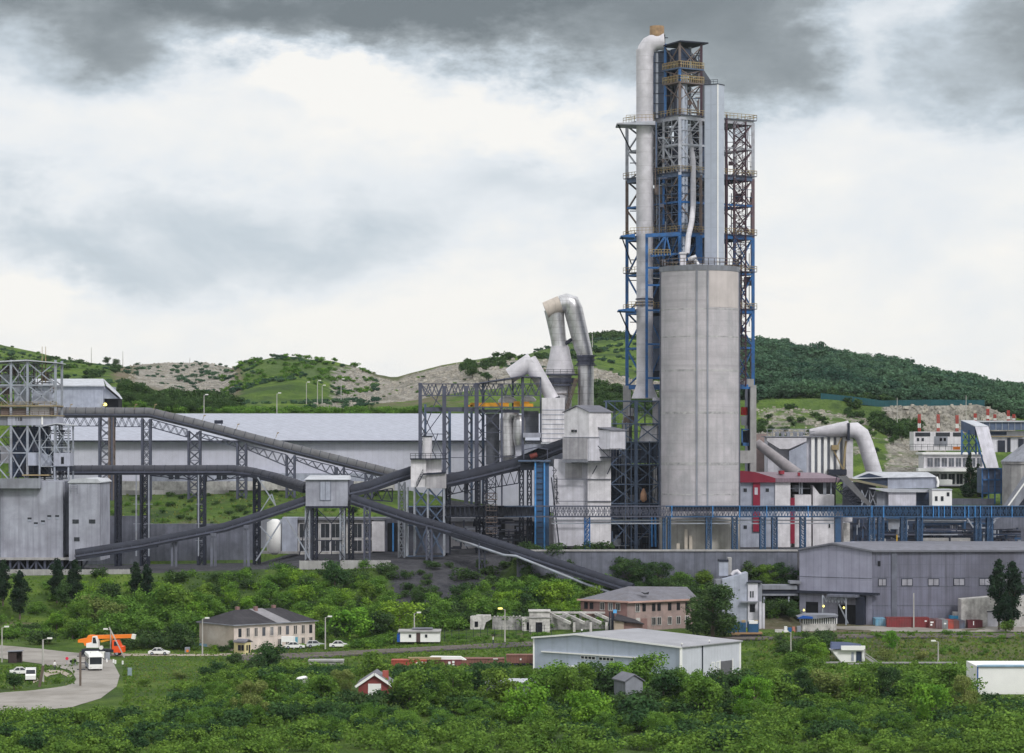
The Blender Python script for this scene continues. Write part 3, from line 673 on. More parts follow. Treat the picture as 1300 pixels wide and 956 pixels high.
# --- conveyors
def gallery(name, label, path, r, m_hood, m_side=None, trusses=(), trdepth=2.4, group='inclined conveyor galleries', rail=False, m_tr=None, drop=1.0):
    pts = [P(*q) for q in path]
    t = thing(name, label, 'conveyor', (pts[0].x, pts[0].y, pts[0].z-4), group)
    MB().pipe(pts, r, 14).build('hood', m_hood, t)
    m = MB()
    for a, b in zip(pts, pts[1:]):
        n = max(1, int((b-a).length/2.6)); dd = (b-a).normalized()*.1
        for i in range(n): q = a.lerp(b, (i+.5)/n); m.tube(q-dd, q+dd, r*1.045, n=12)
    m.build('hood_ribs', m_side or dk_steel, t)
    m = MB()
    for a, b in zip(pts, pts[1:]):
        a2, b2 = a-Vector((0,0,r*.72*drop)), b-Vector((0,0,r*.72*drop)); m.bar(a2, b2, r*2.2, r*.85)
    m.build('deck', m_side or dk_steel, t)
    m = MB()
    for a, b in zip(pts, pts[1:]):
        for s_ in (-1,): 
            off = Vector((0,-r*1.25,-r*.55)); m.bar(a+off, b+off, .22, .4)
            n = max(2, int((b-a).length/2.2))
            for i in range(n+1): q = a.lerp(b, i/n)+off; m.bar(q+Vector((0,0,-.2)), q+Vector((0,0,.55)), .1)
    m.build('walkway_edge', grey_steel, t)
    for (p, q, dep, n) in trusses:
        A, B = P(*p), P(*q); m = MB()
        for dy in (-r*.9, r*.9):
            o = Vector((0,dy,0)); d0 = dep if isinstance(dep, tuple) else (dep, dep)
            A2, B2 = A-Vector((0,0,d0[0])), B-Vector((0,0,d0[1]))
            m.bar(A+o, B+o, .2); m.bar(A2+o, B2+o, .22); m.bar(A+o, A2+o, .18); m.bar(B+o, B2+o, .18); m.lattice(A+o, B+o, A2+o, B2+o, n, .14, False, False)
        m.build('truss', m_tr or dk_steel, t)
    return t
Y = 728
t = gallery('conveyor_gallery', 'long pale hooded conveyor gallery descending from the left tower across the warehouse front',
    [(66,523,Y),(190,523.5,Y),(252,538.5,Y),(330,559,Y),(505,603,Y)], 1.35, cover_p, cover_m,
    [((75,530,Y),(128,530,Y),2.4,10),((146,530,Y),(181,530,Y),2.6,8),((191,532,Y),(237,545,Y),2.2,9),((250,549,Y),(302,562,Y),(1.2,1.2),9),((312,565,Y),(363,577,Y),(1.0,3.2),9),((374,580,Y),(425,592,Y),(.8,2.6),9),((436,595,Y),(495,607,Y),1.6,9)], m_tr=grey_steel)
for x, y, wd_ in ((135,529,3.6),(186,531,2.2),(247,546,3.2),(307,562,2.4),(369,577,2.2),(432,592,2.0),(468,600,1.8)):
    trestle(t, x, Y, zp(y+1,Y), wd_, 2.6, .5, .18, grey_steel)
trestle(t, 142, Y, zp(530,Y), 1.2, 2.6, .4, .2, rusty)
m = MB()
for x, y in ((88,520),(128,520),(170,520),(195,520),(257,534),(300,545),(350,556)):
    q = P(x,y,Y-1.5); m.bar(q, q+Vector((.5,0,1.4)), .12); m.bar(q+Vector((.3,0,1.3)), q+Vector((.9,0,1.5)), .3)
m.build('gallery_lamp', yellow, t)
Y = 660
t = gallery('conveyor_gallery', 'level dark conveyor gallery from the left tower bending down into the junction box',
    [(84,596.5,Y),(296,596,Y),(320,599,Y-3),(350,606,Y-8),(390,619,632)], 1.15, cover_m, cover_d,
    [((190,603,Y),(253,603,Y),(.1,1.4),6),((262,603,Y),(322,603,Y),(1.6,.3),6)])
for x, wd_ in ((184,1.8),(256,1.6),(326,1.3)): trestle(t, x, Y, zp(602,Y), wd_, 2.6, .5, .2, dk_steel)
trestle(t, 150, Y, zp(602,Y), 1.0, 2.6, .5, .2, dk_steel)
m = MB()
for x in (173,189,252):
    m = MB().bar(P(x,603,Y-4), P(x,706,Y-4), .35)
    for y in (640,665,686): m.bar(P(x-4,y,Y-4), P(x+5,y,Y-4), .12)
    m.build('service_pole', gal_steel, t)
t = gallery('conveyor_gallery', 'dark conveyor gallery rising from the silo block to the junction box',
    [(96,703,618),(180,690,622),(285,669,626),(330,655,628),(391,634,630)], 1.05, cover_d, cover_d, [((96,710,618),(200,693,622),.2,3)])
for x, y in ((221,690),(271,681),(313,671)):
    m = MB(); Yq = 624
    for dx in (-2.2, 2.4): m.bar(P(x+dx,y-4,Yq), P(x+dx,719,Yq), .6)
    m.pbox(x-3, x+3.2, y-4, y, Yq-.6, 2); m.build('support_post', conc_dark, t)
m = MB(); m.pbar((327,655),(345,627),628,.25); m.pbar((345,627),(350,642),628,.25); m.pbar((327,606),(350,642),628,.3); m.pbar((360,657),(325,712),627,.35); m.pbar((363,657),(395,712),627,.3); m.pbar((330,668),(345,684),627,.25)
m.build('brace', gal_steel, t)
# junction box
Y = 628
t = thing('junction_house', 'small pale lilac conveyor junction house with panelled door raised on lattice legs', 'building', P(415,708,Y))
MB().pbox(388, 441.5, 609, 643.5, Y, 7).build('wall', wall_lilac, t)
MB().prism([P(386,609,Y-.6), P(391,605,Y+3), P(443,605,Y+3), P(444,609,Y-.6)], (0,5,.25)).build('roof', roof_pale, t)
MB().prism([P(441.6,609,Y+.05), P(448,611,Y+3), P(448,640,Y+3), P(441.6,643,Y+.05)], (0,4,0)).build('side_wall', conc_dark, t)
m = MB(); m.pbox(406.5, 419.5, 611.5, 635, Y-.08, .1); m.build('door_panel', wall_gb, t)
m = MB()
for x in (406.3, 413, 419.7): m.pbox(x-.25, x+.25, 611, 635.4, Y-.14, .08)
m.pbox(406, 420, 634.8, 635.6, Y-.14, .08); m.build('door_frame', conc_dark, t)
MB().bar(P(388,643.8,Y), P(446,643.8,Y), .5).build('floor_beam', dk_steel, t)
for x in (391, 399.5, 435, 445.5):
    MB().tower(xp(x,Y+2), Y+2.5, zp(711,Y), zp(644,Y), 1.0, 4, 6, .32, .14).build('leg', gal_steel if x in (391,435) else dk_steel, t)
m = MB(); m.pbar((401,645),(421,664),Y,.22); m.pbar((421,664),(435,648),Y,.22); m.pbar((421,664),(421,705),Y,.2); m.pbar((401,708),(421,685),Y,.2); m.pbar((421,685),(437,708),Y,.2); m.pbar((401,686),(435,686),Y,.22)
m.pbar((393,644),(380,704),Y,.25); m.build('brace', dk_steel, t)
t = gallery('conveyor_gallery', 'dark conveyor gallery rising rightwards from the junction house to the white transfer tower',
    [(443,623,630),(470,617,632),(500,606,634),(528,597,636)], 1.35, cover_d, cover_d, [((452,628,631),(498,620,633),(1.0,3.2),7)])
trestle(t, 510, 634, zp(612,634), 1.4, 2.4, .4, .18, gal_steel)
t = gallery('conveyor_gallery', 'long dark conveyor gallery sloping down from the junction house towards the brick ruin',
    [(446,633,628),(515,656,625),(575,673,620),(650,697,605.2),(720,720,600),(803,747,592)], 1.15, cover_d, cover_d)
m = MB(); m.pipe([P(575,683,619), P(640,705,604), P(655,706,603), P(745,742,597), P(775,752,594)], .35, 6); m.build('side_pipe', gal_steel, t)
for x, y in ((466,644),(545,668),(612,690)): trestle(t, x, 622 if x < 600 else 612, zp(y,622 if x < 600 else 612), 1.3, 2.0, .35, .16, grey_steel)
t = gallery('conveyor_gallery', 'dark conveyor gallery climbing from the white transfer tower to the white filter house',
    [(562,611,636),(612,600,640),(655,589,640),(700,570,636),(722,562,634)], 1.45, cover_d, cover_d,
    [((568,616,636),(605,608,639),2.4,6),((618,606,640),(658,597,640),(2.8,3.2),8)], m_tr=dk_steel)
for x, y in ((569,615),(607,606),(616,604),(662,594),(672,594)): trestle(t, x, 640, zp(y,640), .9, 2.6, .4, .18, dk_steel)
m = MB(); m.prism([P(664,571,633), P(680,567.5,633), P(696,570,633), P(696,571,633), P(680,568.6,633), P(664,572,633)], (0,6,0)); m.bar(P(665,571,633), P(665,583,633), .2); m.bar(P(695,571,633), P(695,583,633), .2); m.build('drive_canopy', grey_steel, t)
MB().tube(P(673,580,634.5), P(682,577,634.5), .65).build('drive_motor', mat('dull red machine paint', (.16,.035,.03), rough=.7), t)

# --- white transfer tower
Y = 627
t = thing('transfer_tower', 'small white boxy transfer tower with tank on top and braced legs in mid plant', 'tower', P(543,705,Y))
MB().pbox(521.5, 541, 583.5, 618.5, Y, 6).build('box', wall_white2, t)
MB().pbox(541, 566, 600.5, 620, Y-.4, 6).build('lower_box', wall_beige, t)
MB().pbox(541, 560, 583, 600, Y+1.5, 5).build('upper_box', wall_white2, t)
MB().pbox(520.5, 568, 582, 583.4, Y-1, 8).build('platform', dk_steel, t)
MB().rail([P(521,582,Y-.9), P(566,582,Y-.9), P(566,582,Y+6)], 1.2, 1.2, .1).build('railing', dk_steel, t)
tk = MB().tube(P(542.5,582,Y+3), P(542.5,554,Y+3), 1.15, n=20).build('tank', duct_w, t)
MB().tube(P(542.5,554.6,Y+3), P(542.5,553,Y+3), 1.35, n=20).build('tank_lid', dk_steel, tk)
m = MB(); m.pbar((529,618),(537,602),Y-.8,.5,h=.25); m.pbar((537,602),(566,600),Y-.8,.4); m.rail([P(529,618,Y-1), P(537,602,Y-1)], 1.2, 1, .1); m.build('stair', dk_steel, t)
m = MB()
for x in (516.5, 526, 543, 563.5):
    for d in (0, 6): m.bar(P(x,619,Y)+Vector((0,d,0)), P(x,706,Y)+Vector((0,d,0)), .42)
m.build('leg', gal_steel, t)
for ya, yb in ((620,643),(643,667),(667,706)):
    m = MB()
    for a, b in ((526,543),(543,563.5)):
        for d in (0, 6): m.bar(P(a,ya,Y)+Vector((0,d,0)), P(b,yb,Y)+Vector((0,d,0)), .24); m.bar(P(b,ya,Y)+Vector((0,d,0)), P(a,yb,Y)+Vector((0,d,0)), .24)
    m.pbar((516,yb),(564,yb),Y,.28); m.build('bracing', mid_steel, t)
MB().pbox(518, 570, 643, 702, Y+10, 1).build('backing_wall', conc_dark, t)

# --- open crane frame
Y = 640
t = thing('gantry_frame', 'tall open dark steel frame hall carrying the yellow overhead crane', 'steel frame', P(608,640,Y))
def pcol(x0, x1, y0, y1, Yc, m=grey_steel, par=None, name='column', d=.6): return MB().pbox(x0, x1, y0, y1, Yc, d).build(name, m, par or t)
for x, w_, ya, yb in ((531.2,4.4,486,600),(561.5,5,490,640),(589,5.5,490,640),(602.5,5.2,486,645),(636,2.2,487,645),(662,3.2,478,600),(685.5,1.8,480,560)):
    pcol(x, x+w_, ya, yb, Y)
for x, w_, ya, yb in ((538.5,2.8,513,560),(569,3.5,522,640),(597,3.2,522,640),(611.5,3.6,488,640),(650,2.4,482,560)):
    pcol(x, x+w_, ya, yb, Y+10, mid_steel)
for y, h, x0, x1, Yc in ((486.8,1.2,531,687,Y-.1),(501.5,1.2,533,687,Y-.1),(517,5.5,540,608,Y+.8),(516.5,1.2,602,687,Y-.15),(520,4,608,660,Y+.9),(550.5,1.0,533,570,Y-.1),(548.5,.9,608,638,Y-.1),(563,.8,572,604,Y-.1),(580.5,.9,572,604,Y-.1),(579,.8,608,664,Y-.1),(599.5,1.4,569,605,Y-.1)):
    MB().pbox(x0, x1, y, y+h, Yc, .5).build('beam', grey_steel, t)
m = MB()
for a, b, n in ((535,562,3),(566,589,3),(594,603,1),(607,636,3),(638,662,3),(665,686,2)): m.lattice(P(a,488,Y+.3), P(b,488,Y+.3), P(a,501.5,Y+.3), P(b,501.5,Y+.3), n*2, .24, False, False)
for a, b, n in ((535,602,10),(607,686,12)): m.lattice(P(a,488,Y+10), P(b,488,Y+10), P(a,501.5,Y+10), P(b,501.5,Y+10), n, .2, False, False)
m.build('roof_truss', grey_steel, t)
m = MB()
for a, ya, b, yb in ((535,488,562,518),(562,488,536,552),(536,522,562,578),(562,522,540,552),(540,552,562,600),(556,550,540,600),(608,488,636,517),(636,488,608,517),(609,518,636,548),(636,518,609,548),(609,549,636,579),(611,600,636,580)): m.pbar((a,ya),(b,yb),Y+.2,.22)
for a, b in ((563.5,570.5),(591,598.5)): m.lattice(P(a,524,Y+.3), P(a,638,Y+.3), P(b,524,Y+9.7), P(b,638,Y+9.7), 12, .22, False, False)
for a, b in ((534,539.5),(605,613)): m.lattice(P(a,520,Y+.3), P(a,600,Y+.3), P(b,520,Y+9.7), P(b,600,Y+9.7), 8, .2, False, False)
m.build('bracing', grey_steel, t)
MB().prism([P(608,485.5,Y-1), P(662,477,Y-1), P(687,478.5,Y-1), P(687,479.6,Y-1), P(662,478.4,Y-1), P(608,487,Y-1)], (0,12,0)).build('canopy_roof', grey_steel, t)
m = MB()
for x in (620,630,640,650,662,674): m.bar(P(x,487,Y), P(x,480,Y), .2)
m.build('canopy_posts', dk_steel, t)
m = MB(); m.pbox(664.5, 684, 522, 550, Y+4, 5); m.build('dark_housing', duct_g, t)
MB().pbox(664, 690, 549.5, 555.5, Y-.6, 8).build('ledge', wall_lilac, t)
c = thing('overhead_crane', 'yellow overhead travelling crane inside the open steel frame', 'crane', P(636,517,Y+3))
m = MB(); m.pbox(597, 646, 511.3, 516, Y+1.5, 1); m.pbox(593, 600, 514, 516.3, Y+1.5, 4); m.build('bridge_girder', crane_y, c)
m = MB(); m.pbox(652, 660, 509.5, 516.2, Y+2, 2.4); m.pbox(661, 677, 512.5, 516.2, Y+1.2, 1); m.pbox(664, 672, 510, 513, Y+2, 2); m.build('trolley', crane_y, c)
m = MB(); m.lathe([(2.2,0),(2.4,.6),(1.6,1.4),(.4,1.8),(.01,1.85)], P(644,511.5,Y+9), 16); m.lathe([(1.8,0),(2.0,.5),(1.3,1.2),(.3,1.5),(.01,1.55)], P(671,510,Y+9), 16); m.build('white_hood', white_p, c)

# silver ducts in and around the frame
t = thing('gas_duct', 'silver vertical gas duct with bulging elbow inside the crane frame', 'duct', P(648,580,Y+5))
MB().pipe([P(660,560,Y+5), P(655,527,Y+5), P(646,525,Y+5), P(643,534,Y+5), P(645,578,Y+5)], [.6,.9,1.4,1.7,1.9], 18).build('duct', duct_s, t)
MB().lathe([(1.3,-4),(1.6,-2),(1.6,2.0),(1.2,3.2),(.3,3.6)], P(659,545,Y+4), 18).build('bulb', duct_s, t)
MB().tube(P(645,577,Y+5), P(645,590,Y+5), 1.9, 1.0).build('hopper', duct_s, t)
MB().pbox(617, 634, 525, 590, Y+7, 4).build('filter_box', duct_g, t)
t = thing('white_elbow_duct', 'white inverted V duct rising above the crane frame and into the filter house', 'duct', P(702,512,Y+4))
MB().tube(P(647,477,Y+4), P(676,458,Y+4), 1.9, 2.2, 20).build('left_leg', duct_w, t)
MB().tube(P(671,458,Y+4), P(703,508,Y+2), 2.1, 1.5, 20).build('right_leg', duct_w, t)
MB().tube(P(702,506,Y+2), P(703.2,508.8,Y+2), 1.75, n=20).build('flange', dk_steel, t)
MB().pipe([P(703,508,Y+2), P(703,514,Y+1), P(703,540,Y+1)], 1.0, 16).build('drop_pipe', duct_s, t)

# --- big cone and inverted-V duct
Y = 668
t = thing('conditioning_duct', 'huge silver inverted V gas duct on a white cone before the green hill', 'duct', P(722,510,Y))
MB().pipe([P(712,446,Y), P(709,430,Y), P(705,404,Y), P(703.5,393,Y)], [2.1,2.0,2.35,2.6], 24).build('left_leg', duct_s, t)
MB().tube(P(692.5,394,Y-1), P(712,386.2,Y-1), 2.15, 2.25, 28).build('cross_duct', duct_tan, t)
MB().pipe([P(712,386.2,Y-1), P(719,384.2,Y-1), P(724.5,386,Y-1), P(728,394,Y-1), P(740,442,Y-1)], [2.25,2.35,2.45,2.45,2.2], 28).tube(P(739.2,438,Y-1), P(743.3,453,Y-1), 2.2, 1.95, 28).build('right_leg', duct_s, t)
MB().tube(P(715,438,Y-1), P(726,431,Y-1), .5).build('cross_strut', dk_steel, t)
z = zp(440,Y)
MB().lathe([(3.9,zp(475,Y)),(2.75,zp(452,Y)),(2.35,zp(440,Y))][::1], (P(711,0,Y).x,Y,0), 28).build('cone', duct_w, t)
m = MB(); cx = P(711,0,Y).x; m.lathe([(4.6,zp(476.5,Y)),(4.6,zp(475,Y))], (cx,Y,0), 24); m.lathe([(3.7,zp(486.5,Y)),(3.7,zp(480,Y))], (cx,Y,0), 24); m.lathe([(4.4,zp(490,Y)),(4.4,zp(488,Y))], (cx,Y,0), 24); m.build('platform', grey_steel, t)
for zz in (zp(475,Y), zp(488,Y)): MB().rail([Vector((cx+4.5*math.cos(a), Y+4.5*math.sin(a), zz)) for a in [i*math.pi/8 for i in range(16)]], 1.1, 1, .09, True).build('railing', dk_steel, t)
MB().lathe([(3.0,zp(520,Y)),(3.0,zp(476,Y))], (cx,Y,0), 24).build('cylinder', duct_w, t)
cx = P(743.5,0,Y).x
MB().lathe([(2.05,zp(528,Y)),(2.05,zp(461,Y))], (cx,Y-1,0), 24).build('vertical_pipe', duct_s, t)
m = MB()
for y in (451.5, 456, 461): m.lathe([(2.4,zp(y+2,Y)),(2.4,zp(y,Y))], (cx,Y-1,0), 24)
m.lathe([(2.1,zp(463,Y)),(2.1,zp(451,Y))], (cx,Y-1,0), 24); m.lathe([(2.9,zp(464.5,Y)),(2.9,zp(463.5,Y))], (cx,Y-1,0), 24); m.build('expansion_joint', grey_steel, t)
m = MB()
for dx in (0, 3, 6): m.pbar((730+dx*.6,480),(716+dx*.6,524),Y-5,.28)
for x in (692,700,722,736): m.pbar((x,490),(x,530),Y-3,.25)
m.pbar((690,500),(736,500),Y-3,.2); m.build('access_stair', rusty, t)

# --- filter house
t = thing('filter_house', 'white clad filter house block with gabled top and side shed beside the steel tower', 'building', P(735,694,627))
YB = 641
MB().pbox(688, 717, 505, 561, YB-2, 8).build('ribbed_block', wall_white2, t)
m = MB()
for y in (520,526,532,538,544,550,556): m.pbox(687.6, 717, y, y+.7, YB-2.1, .2)
m.build('rib', wall_gb, t)
MB().pbox(687, 718, 561.5, 563.5, YB-2.6, 9).build('ledge', roof_pale, t)
MB().pbox(665, 718, 564, 592, YB, 8).build('grey_block', wall_gb, t)
MB().pbox(703.5, 746, 583, 693, 630, 14).build('lower_wall', wall_wh, t)  # duller cladding than the right wall, painting in this side's shade
MB().pbox(746, 775.6, 583, 693, 628.6, 15).build('lower_wall_front', wall_white2, t)
MB().pbox(717.5, 739, 588, 607, 629.8, .3).build('stained_panel', wall_beige, t)
C0 = P(748,0,624); Fh = Fr((C0.x,C0.y), (C0.x-5.9, C0.y+4.6))   # left face, n points away from camera? fix sign below
u = Vector((.80,.60,0)); v = Vector((-.80,.60,0)); o3 = Vector((C0.x,C0.y,0))
def hp(a, b, z): return o3+u*a+v*b+Vector((0,0,z))
zt, ze, zm, zb = zp(517,626), zp(523.5,624), zp(555.5,624), zp(585,624)
A_, B_ = 6.8, 7.4
MB().prism([hp(0,0,zm), hp(0,0,ze), hp(0,B_/2,zt+.1), hp(0,B_,ze), hp(0,B_,zm)], u*A_).build('tower_top', wall_white2, t)
MB().prism([hp(-.3,-.3,ze-.05), hp(-.3,B_/2,zt+.25), hp(-.3,B_+.3,ze-.05), hp(-.3,B_+.3,ze+.15), hp(-.3,B_/2,zt+.5), hp(-.3,-.3,ze+.15)], u*(A_+.6)).build('tower_roof', roof_grey, t)
def hbox(m, a0, a1, b0, b1, z0, z1): return m.hexa([hp(a0,b1,z0),hp(a0,b0,z0),hp(a1,b0,z0),hp(a1,b1,z0),hp(a0,b1,z1),hp(a0,b0,z1),hp(a1,b0,z1),hp(a1,b1,z1)])
hbox(MB(), -.05, A_-.1, -.05, B_-.1, zb, zm).build('tower_middle', wall_wh, t)
hbox(MB(), -.35, -.06, .4, B_+.1, zp(583,624), zp(556,624)).build('beige_panel', wall_beige, t)
hbox(MB(), -.5, A_*.6, .3, B_+.1, zp(587,624), zp(584,624)).build('ledge', conc_grey, t)
hbox(MB(), -.3, A_+.1, -.25, B_+.3, zp(555.6,624), zp(554.7,624)).build('string_course', conc_grey, t)
for b in (3.6, 4.5): hbox(MB(), -.3, -.02, b, b+.55, zp(548.5,625), zp(545.5,625)).build('window', glass, t)
zs, z2, z3 = zp(543.5,620), zp(549,620), zp(581,620)
m = MB(); hbox(m, 2.9, 7.6, -3.4, -.1, z3+2.0, zs-.5); m.build('side_shed', wall_wh, t)
m = MB(); m.hexa([hp(2.6,.0,zs),hp(2.6,-3.7,z2+.4),hp(7.8,-3.7,z2+.4),hp(7.8,.0,zs),hp(2.6,.0,zs+.25),hp(2.6,-3.7,z2+.65),hp(7.8,-3.7,z2+.65),hp(7.8,.0,zs+.25)]); m.build('side_shed_roof', roof_grey, t)
m = MB(); hbox(m, 3.2, 7.9, -3.6, 0, zp(581.5,620), zp(580,620)); m.build('side_platform', dk_steel, t)
m = MB(); m.pbar((752,602),(758,591),627,.25); m.pbar((771,602),(776,591),627,.25); m.pbar((759,566),(774,581),621,.2); m.build('brace', dk_steel, t)
MB().rail([P(774,580,620), P(790,580,622)], 2.0, .9, .09).build('railing', dk_steel, t)
for y in (608, 636, 662): MB().pbox(703, 776, y, y+.7, 628.2, .3).build('pipe_run', grey_steel, t)
m = MB(); m.bar(P(700,606,629), P(710,694,629), .3); m.pbar((707,606),(707,640),629,.25); m.lattice(P(700,590,629), P(706,640,629), P(706,590,629), P(710,640,629), 7, .14); m.build('bracing', dk_steel, t)

# --- blue pillar
Y = 617
t = thing('blue_pillar', 'bright blue steel conveyor pillar with dark ribbed panels', 'pillar', P(688,700,Y))
bridge_b = mat('dusty dark blue paint', (.030,.082,.18), rough=.55, dirt=(.03,.05,.08), da=.5, sc=.3)
MB().pbox(678.5, 697, 587, 700, Y+.5, 5).build('panel', bridge_b, t)
for x in (679.5, 691): MB().pbox(x-.8, x+1.1, 586, 699, Y, .5).build('flange', blue_lt, t)
MB().pbox(658, 699, 584.4, 586, Y-.5, 7).build('cap_platform', mid_steel, t)
m = MB(); m.pbox(661, 678, 587, 597, Y+1, 4); m.build('head_box', dk_steel, t)
m = MB()
for y in range(592, 698, 7): m.pbox(682, 690, y, y+1, Y+.3, .2)
m.build('rung', navy, t)

# --- blue gallery bridge
bridge_b = mat('dusty dark blue paint', (.035,.095,.20), rough=.5, dirt=(.03,.05,.08), da=.5, sc=.3)
Y = 628
YL = 632; Y = 610
t = thing('pipe_bridge', 'very long blue level gallery bridge on lattice posts crossing before the silo', 'bridge', P(930,700,Y))
for a, b, mt in ((545,640,dk_steel),(640,703,mid_steel),(680,845,grey_steel),(845,1420,bridge_b)):
    yy = YL if b < 704 else Y
    MB().pbox(a, b, 642.2, 643.6, yy, 3).build('top_chord', mt, t)
    MB().pbox(a, b, 655.2, 656.8, yy, 3).build('bottom_chord', mt, t)
m = MB(); m.pbox(545, 698, 643.6, 655.2, YL+2.7, .2); m.build('back_panel', conc_dark, t)
m = MB(); m.pbox(850, 1420, 643.6, 649.5, Y+2.7, .2); m.pbox(1070, 1420, 643.6, 655.2, Y+2.4, .2); m.build('back_panel', navy, t)
for x in range(700, 1420, 120):
    m = MB(); n = 16
    for k in range(n): m.pbar((x+k*7.5,643.6),(x+k*7.5,655.2),Y+.1,.16)
    m.lattice(P(x,643.6,Y+.2), P(x+120,643.6,Y+.2), P(x,655.2,Y+.2), P(x+120,655.2,Y+.2), 32, .12, True, False)
    m.pbar((x,649),(x+120,649),Y+.15,.14); m.build('truss_panel', bridge_b if x > 830 else grey_steel, t)
for x in range(545, 700, 6): pass
m = MB()
for x in range(548, 700, 6): m.pbar((x,643.6),(x,655.2),YL+.1,.25)
m.build('truss_panel', dk_steel, t)
for x in (853,905,939,973.5,1026,1107,1122,1171,1185,1192,1199,1208,1225,1230,1238,1245,1259,1285): MB().pbox(x-.5, x+.5, 642, 657, Y-.15, .3).build('stiffener', blue_lt, t)
for x in (745.5,843,849.5,899.5,932.5,968,983,1019,1106,1118,1147,1167,1241,1256):
    MB().tower(xp(x,Y+1.5), Y+1.5, zp(701,Y), zp(657,Y), .5 if 840<x<851 else 1.15, 2.4, 7, .24, .12).build('post', bridge_b if x > 800 else blue, t)
for x, w_ in ((1064,7),): MB().pbox(x-w_/2, x+w_/2, 657, 690, Y+.3, 2.4).build('post', bridge_b, t)
m = MB()
for y in (660.5, 664.5): m.pbar((700,y),(1060,y),Y+1,.28)
m.build('pipe', gal_steel, t)

# --- grey-blue steel tower left of silo
Y = 634
t = thing('steel_tower', 'blue grey braced steel tower full of dark equipment left of the silo', 'steel frame', P(806,700,Y))
for x, w_, ya in ((768.5,2.2,509),(793.5,1.4,538),(800.8,1.2,560),(805.5,4.2,508),(836,3.0,509),(824,1.2,560)):
    MB().pbox(x, x+w_, ya, 702 if x > 769 else 545, Y, .7).build('column', mid_steel, t)
for x in (780, 800, 818, 836): MB().pbox(x, x+1.5, 509, 702, Y+10, .6).build('column', mid_steel, t)
for y in (508.5, 537.3, 560.5, 589.5, 614.5, 639, 662): MB().pbox(768 if y < 540 else 776, 839, y, y+1.2, Y-.1, 10).build('floor_frame', mid_steel, t)
m = MB()
for ya, yb in ((509,537),(537,560),(561,589),(590,614),(615,639),(657,690)):
    m.pbar((807,ya),(837,yb),Y+.2,.26); m.pbar((837,ya),(807,yb),Y+.2,.26)
    if ya > 500: m.pbar((776 if ya>537 else 770,ya),(806,yb),Y+.2,.24)
    m.pbar((806,ya),(776 if ya>537 else 770,yb),Y+.3,.24)
m.build('bracing', mid_steel, t)
MB().pbox(776, 793, 563, 700, Y+5, 4).build('dark_casing', navy, t)
MB().pbox(796, 838, 561.5, 588, Y+4, 5).build('slate_casing', navy_lt, t)
MB().pbox(796, 838, 590, 700, Y+6.5, 3).build('dark_casing', navy, t)
for x, ya, yb, r_, m_ in ((833,505,562,.9,duct_w),(801,518,528,.7,duct_w),(831,592,640,.6,duct_s)): MB().tube(P(x,yb,Y+3.5), P(x,ya,Y+3.5), r_).build('vessel', m_, t)
MB().lathe([(1.8,0),(1.6,1.2),(.6,1.8)], P(800,537,Y+5), 16).build('vessel', mat('brown dusty cap', (.18,.14,.12)), t)
MB().prism([P(811,562,Y+1), P(834,562,Y+1), P(834,540,Y+1), P(815,540,Y+1)], (0,3,0)).build('white_chute', wall_white2, t)
m = MB().lathe([(.2,-1.6),(.85,-1),(.75,.4),(.2,1.7)], P(817,629,Y-.6), 14).build('orange_cyclone', mat('rust orange steel', (.45,.26,.17)), t)
for x in (827.5, 832): MB().tube(P(x,656,Y-2), P(x+.4,694,Y-2), .25).build('blue_post', blue_lt, t)

clutter(t, 777, 836, 512, 698, 635, 5, 130, 5, (mid_steel, dk_steel, gal_steel, grey_steel), .16)
# --- silo
sx, sY, sr = 45.0, 624.0, 9.42
t = thing('concrete_silo', 'huge round pale grey concrete silo with vertical ribs in front of the preheater tower', 'silo', (sx, sY, 17))
zt = zp(338, sY-5)
MB().lathe([(sr,zp(664,sY)),(sr,zt)], (sx,sY,0), 96).build('shell', concrete, t)
MB().lathe([(sr+.25,17.3),(sr+.25,zp(657,sY))], (sx,sY,0), 64).build('base_wall', mat('brownish base concrete', (.42,.40,.39), dirt=(.25,.23,.22), da=.6, streak=.4, panel=(3,0), sc=.2), t)
MB().lathe([(sr+.12,zt-1.2),(sr+.3,zt),(.5,zt+.9)], (sx,sY,0), 64, sm=False).build('roof', conc_grey, t)
for a in (-98, -82.5):
    q = Vector((sx+(sr+.02)*math.cos(R(a)), sY+(sr+.02)*math.sin(R(a)), 0)); MB().bar(q+Vector((0,0,zp(702,sY))), q+Vector((0,0,zt-1)), .42, .25).build('rib', conc_grey, t)
for a in (-172, -8): 
    q = Vector((sx+(sr+.05)*math.cos(R(a)), sY+(sr+.05)*math.sin(R(a)), 0)); MB().bar(q+Vector((0,0,zp(702,sY))), q+Vector((0,0,zt-1)), .5, .5).build('corner_pipe', conc_dark, t)
m = MB(); k = 26; a0, a1 = R(-80), R(-18)   # repaired patch, follows the shell
vs = []
for i in range(k+1):
    a = a0+(a1-a0)*i/k
    for r_ in (sr-.1, sr+.05): 
        for zz in (zp(390,sY-8), zt-1.3): vs.append((sx+r_*math.cos(a), sY+r_*math.sin(a), zz))
fs = []
for i in range(k): b = i*4; fs += [(b+2,b+6,b+7,b+3),(b+3,b+7,b+5,b+1),(b+0,b+4,b+6,b+2)]
m.add(vs, fs, False); m.build('repaired_patch', conc_pink, t)
jm = mat('stained pour joint', (.36,.355,.37), dirt=(.46,.45,.46), da=.9, sc=.5, var=.2)
for zz, h in ((zp(470,sY-9),.5),(zp(427,sY-9),.35),(zp(524,sY-9),.6),(zp(589,sY-9),.7),(zp(628,sY-9),.3),(zp(392,sY-9),.3)):
    MB().lathe([(sr+.01,zz-h/2),(sr+.03,zz),(sr+.01,zz+h/2)], (sx,sY,0), 96).build('pour_joint', jm, t)
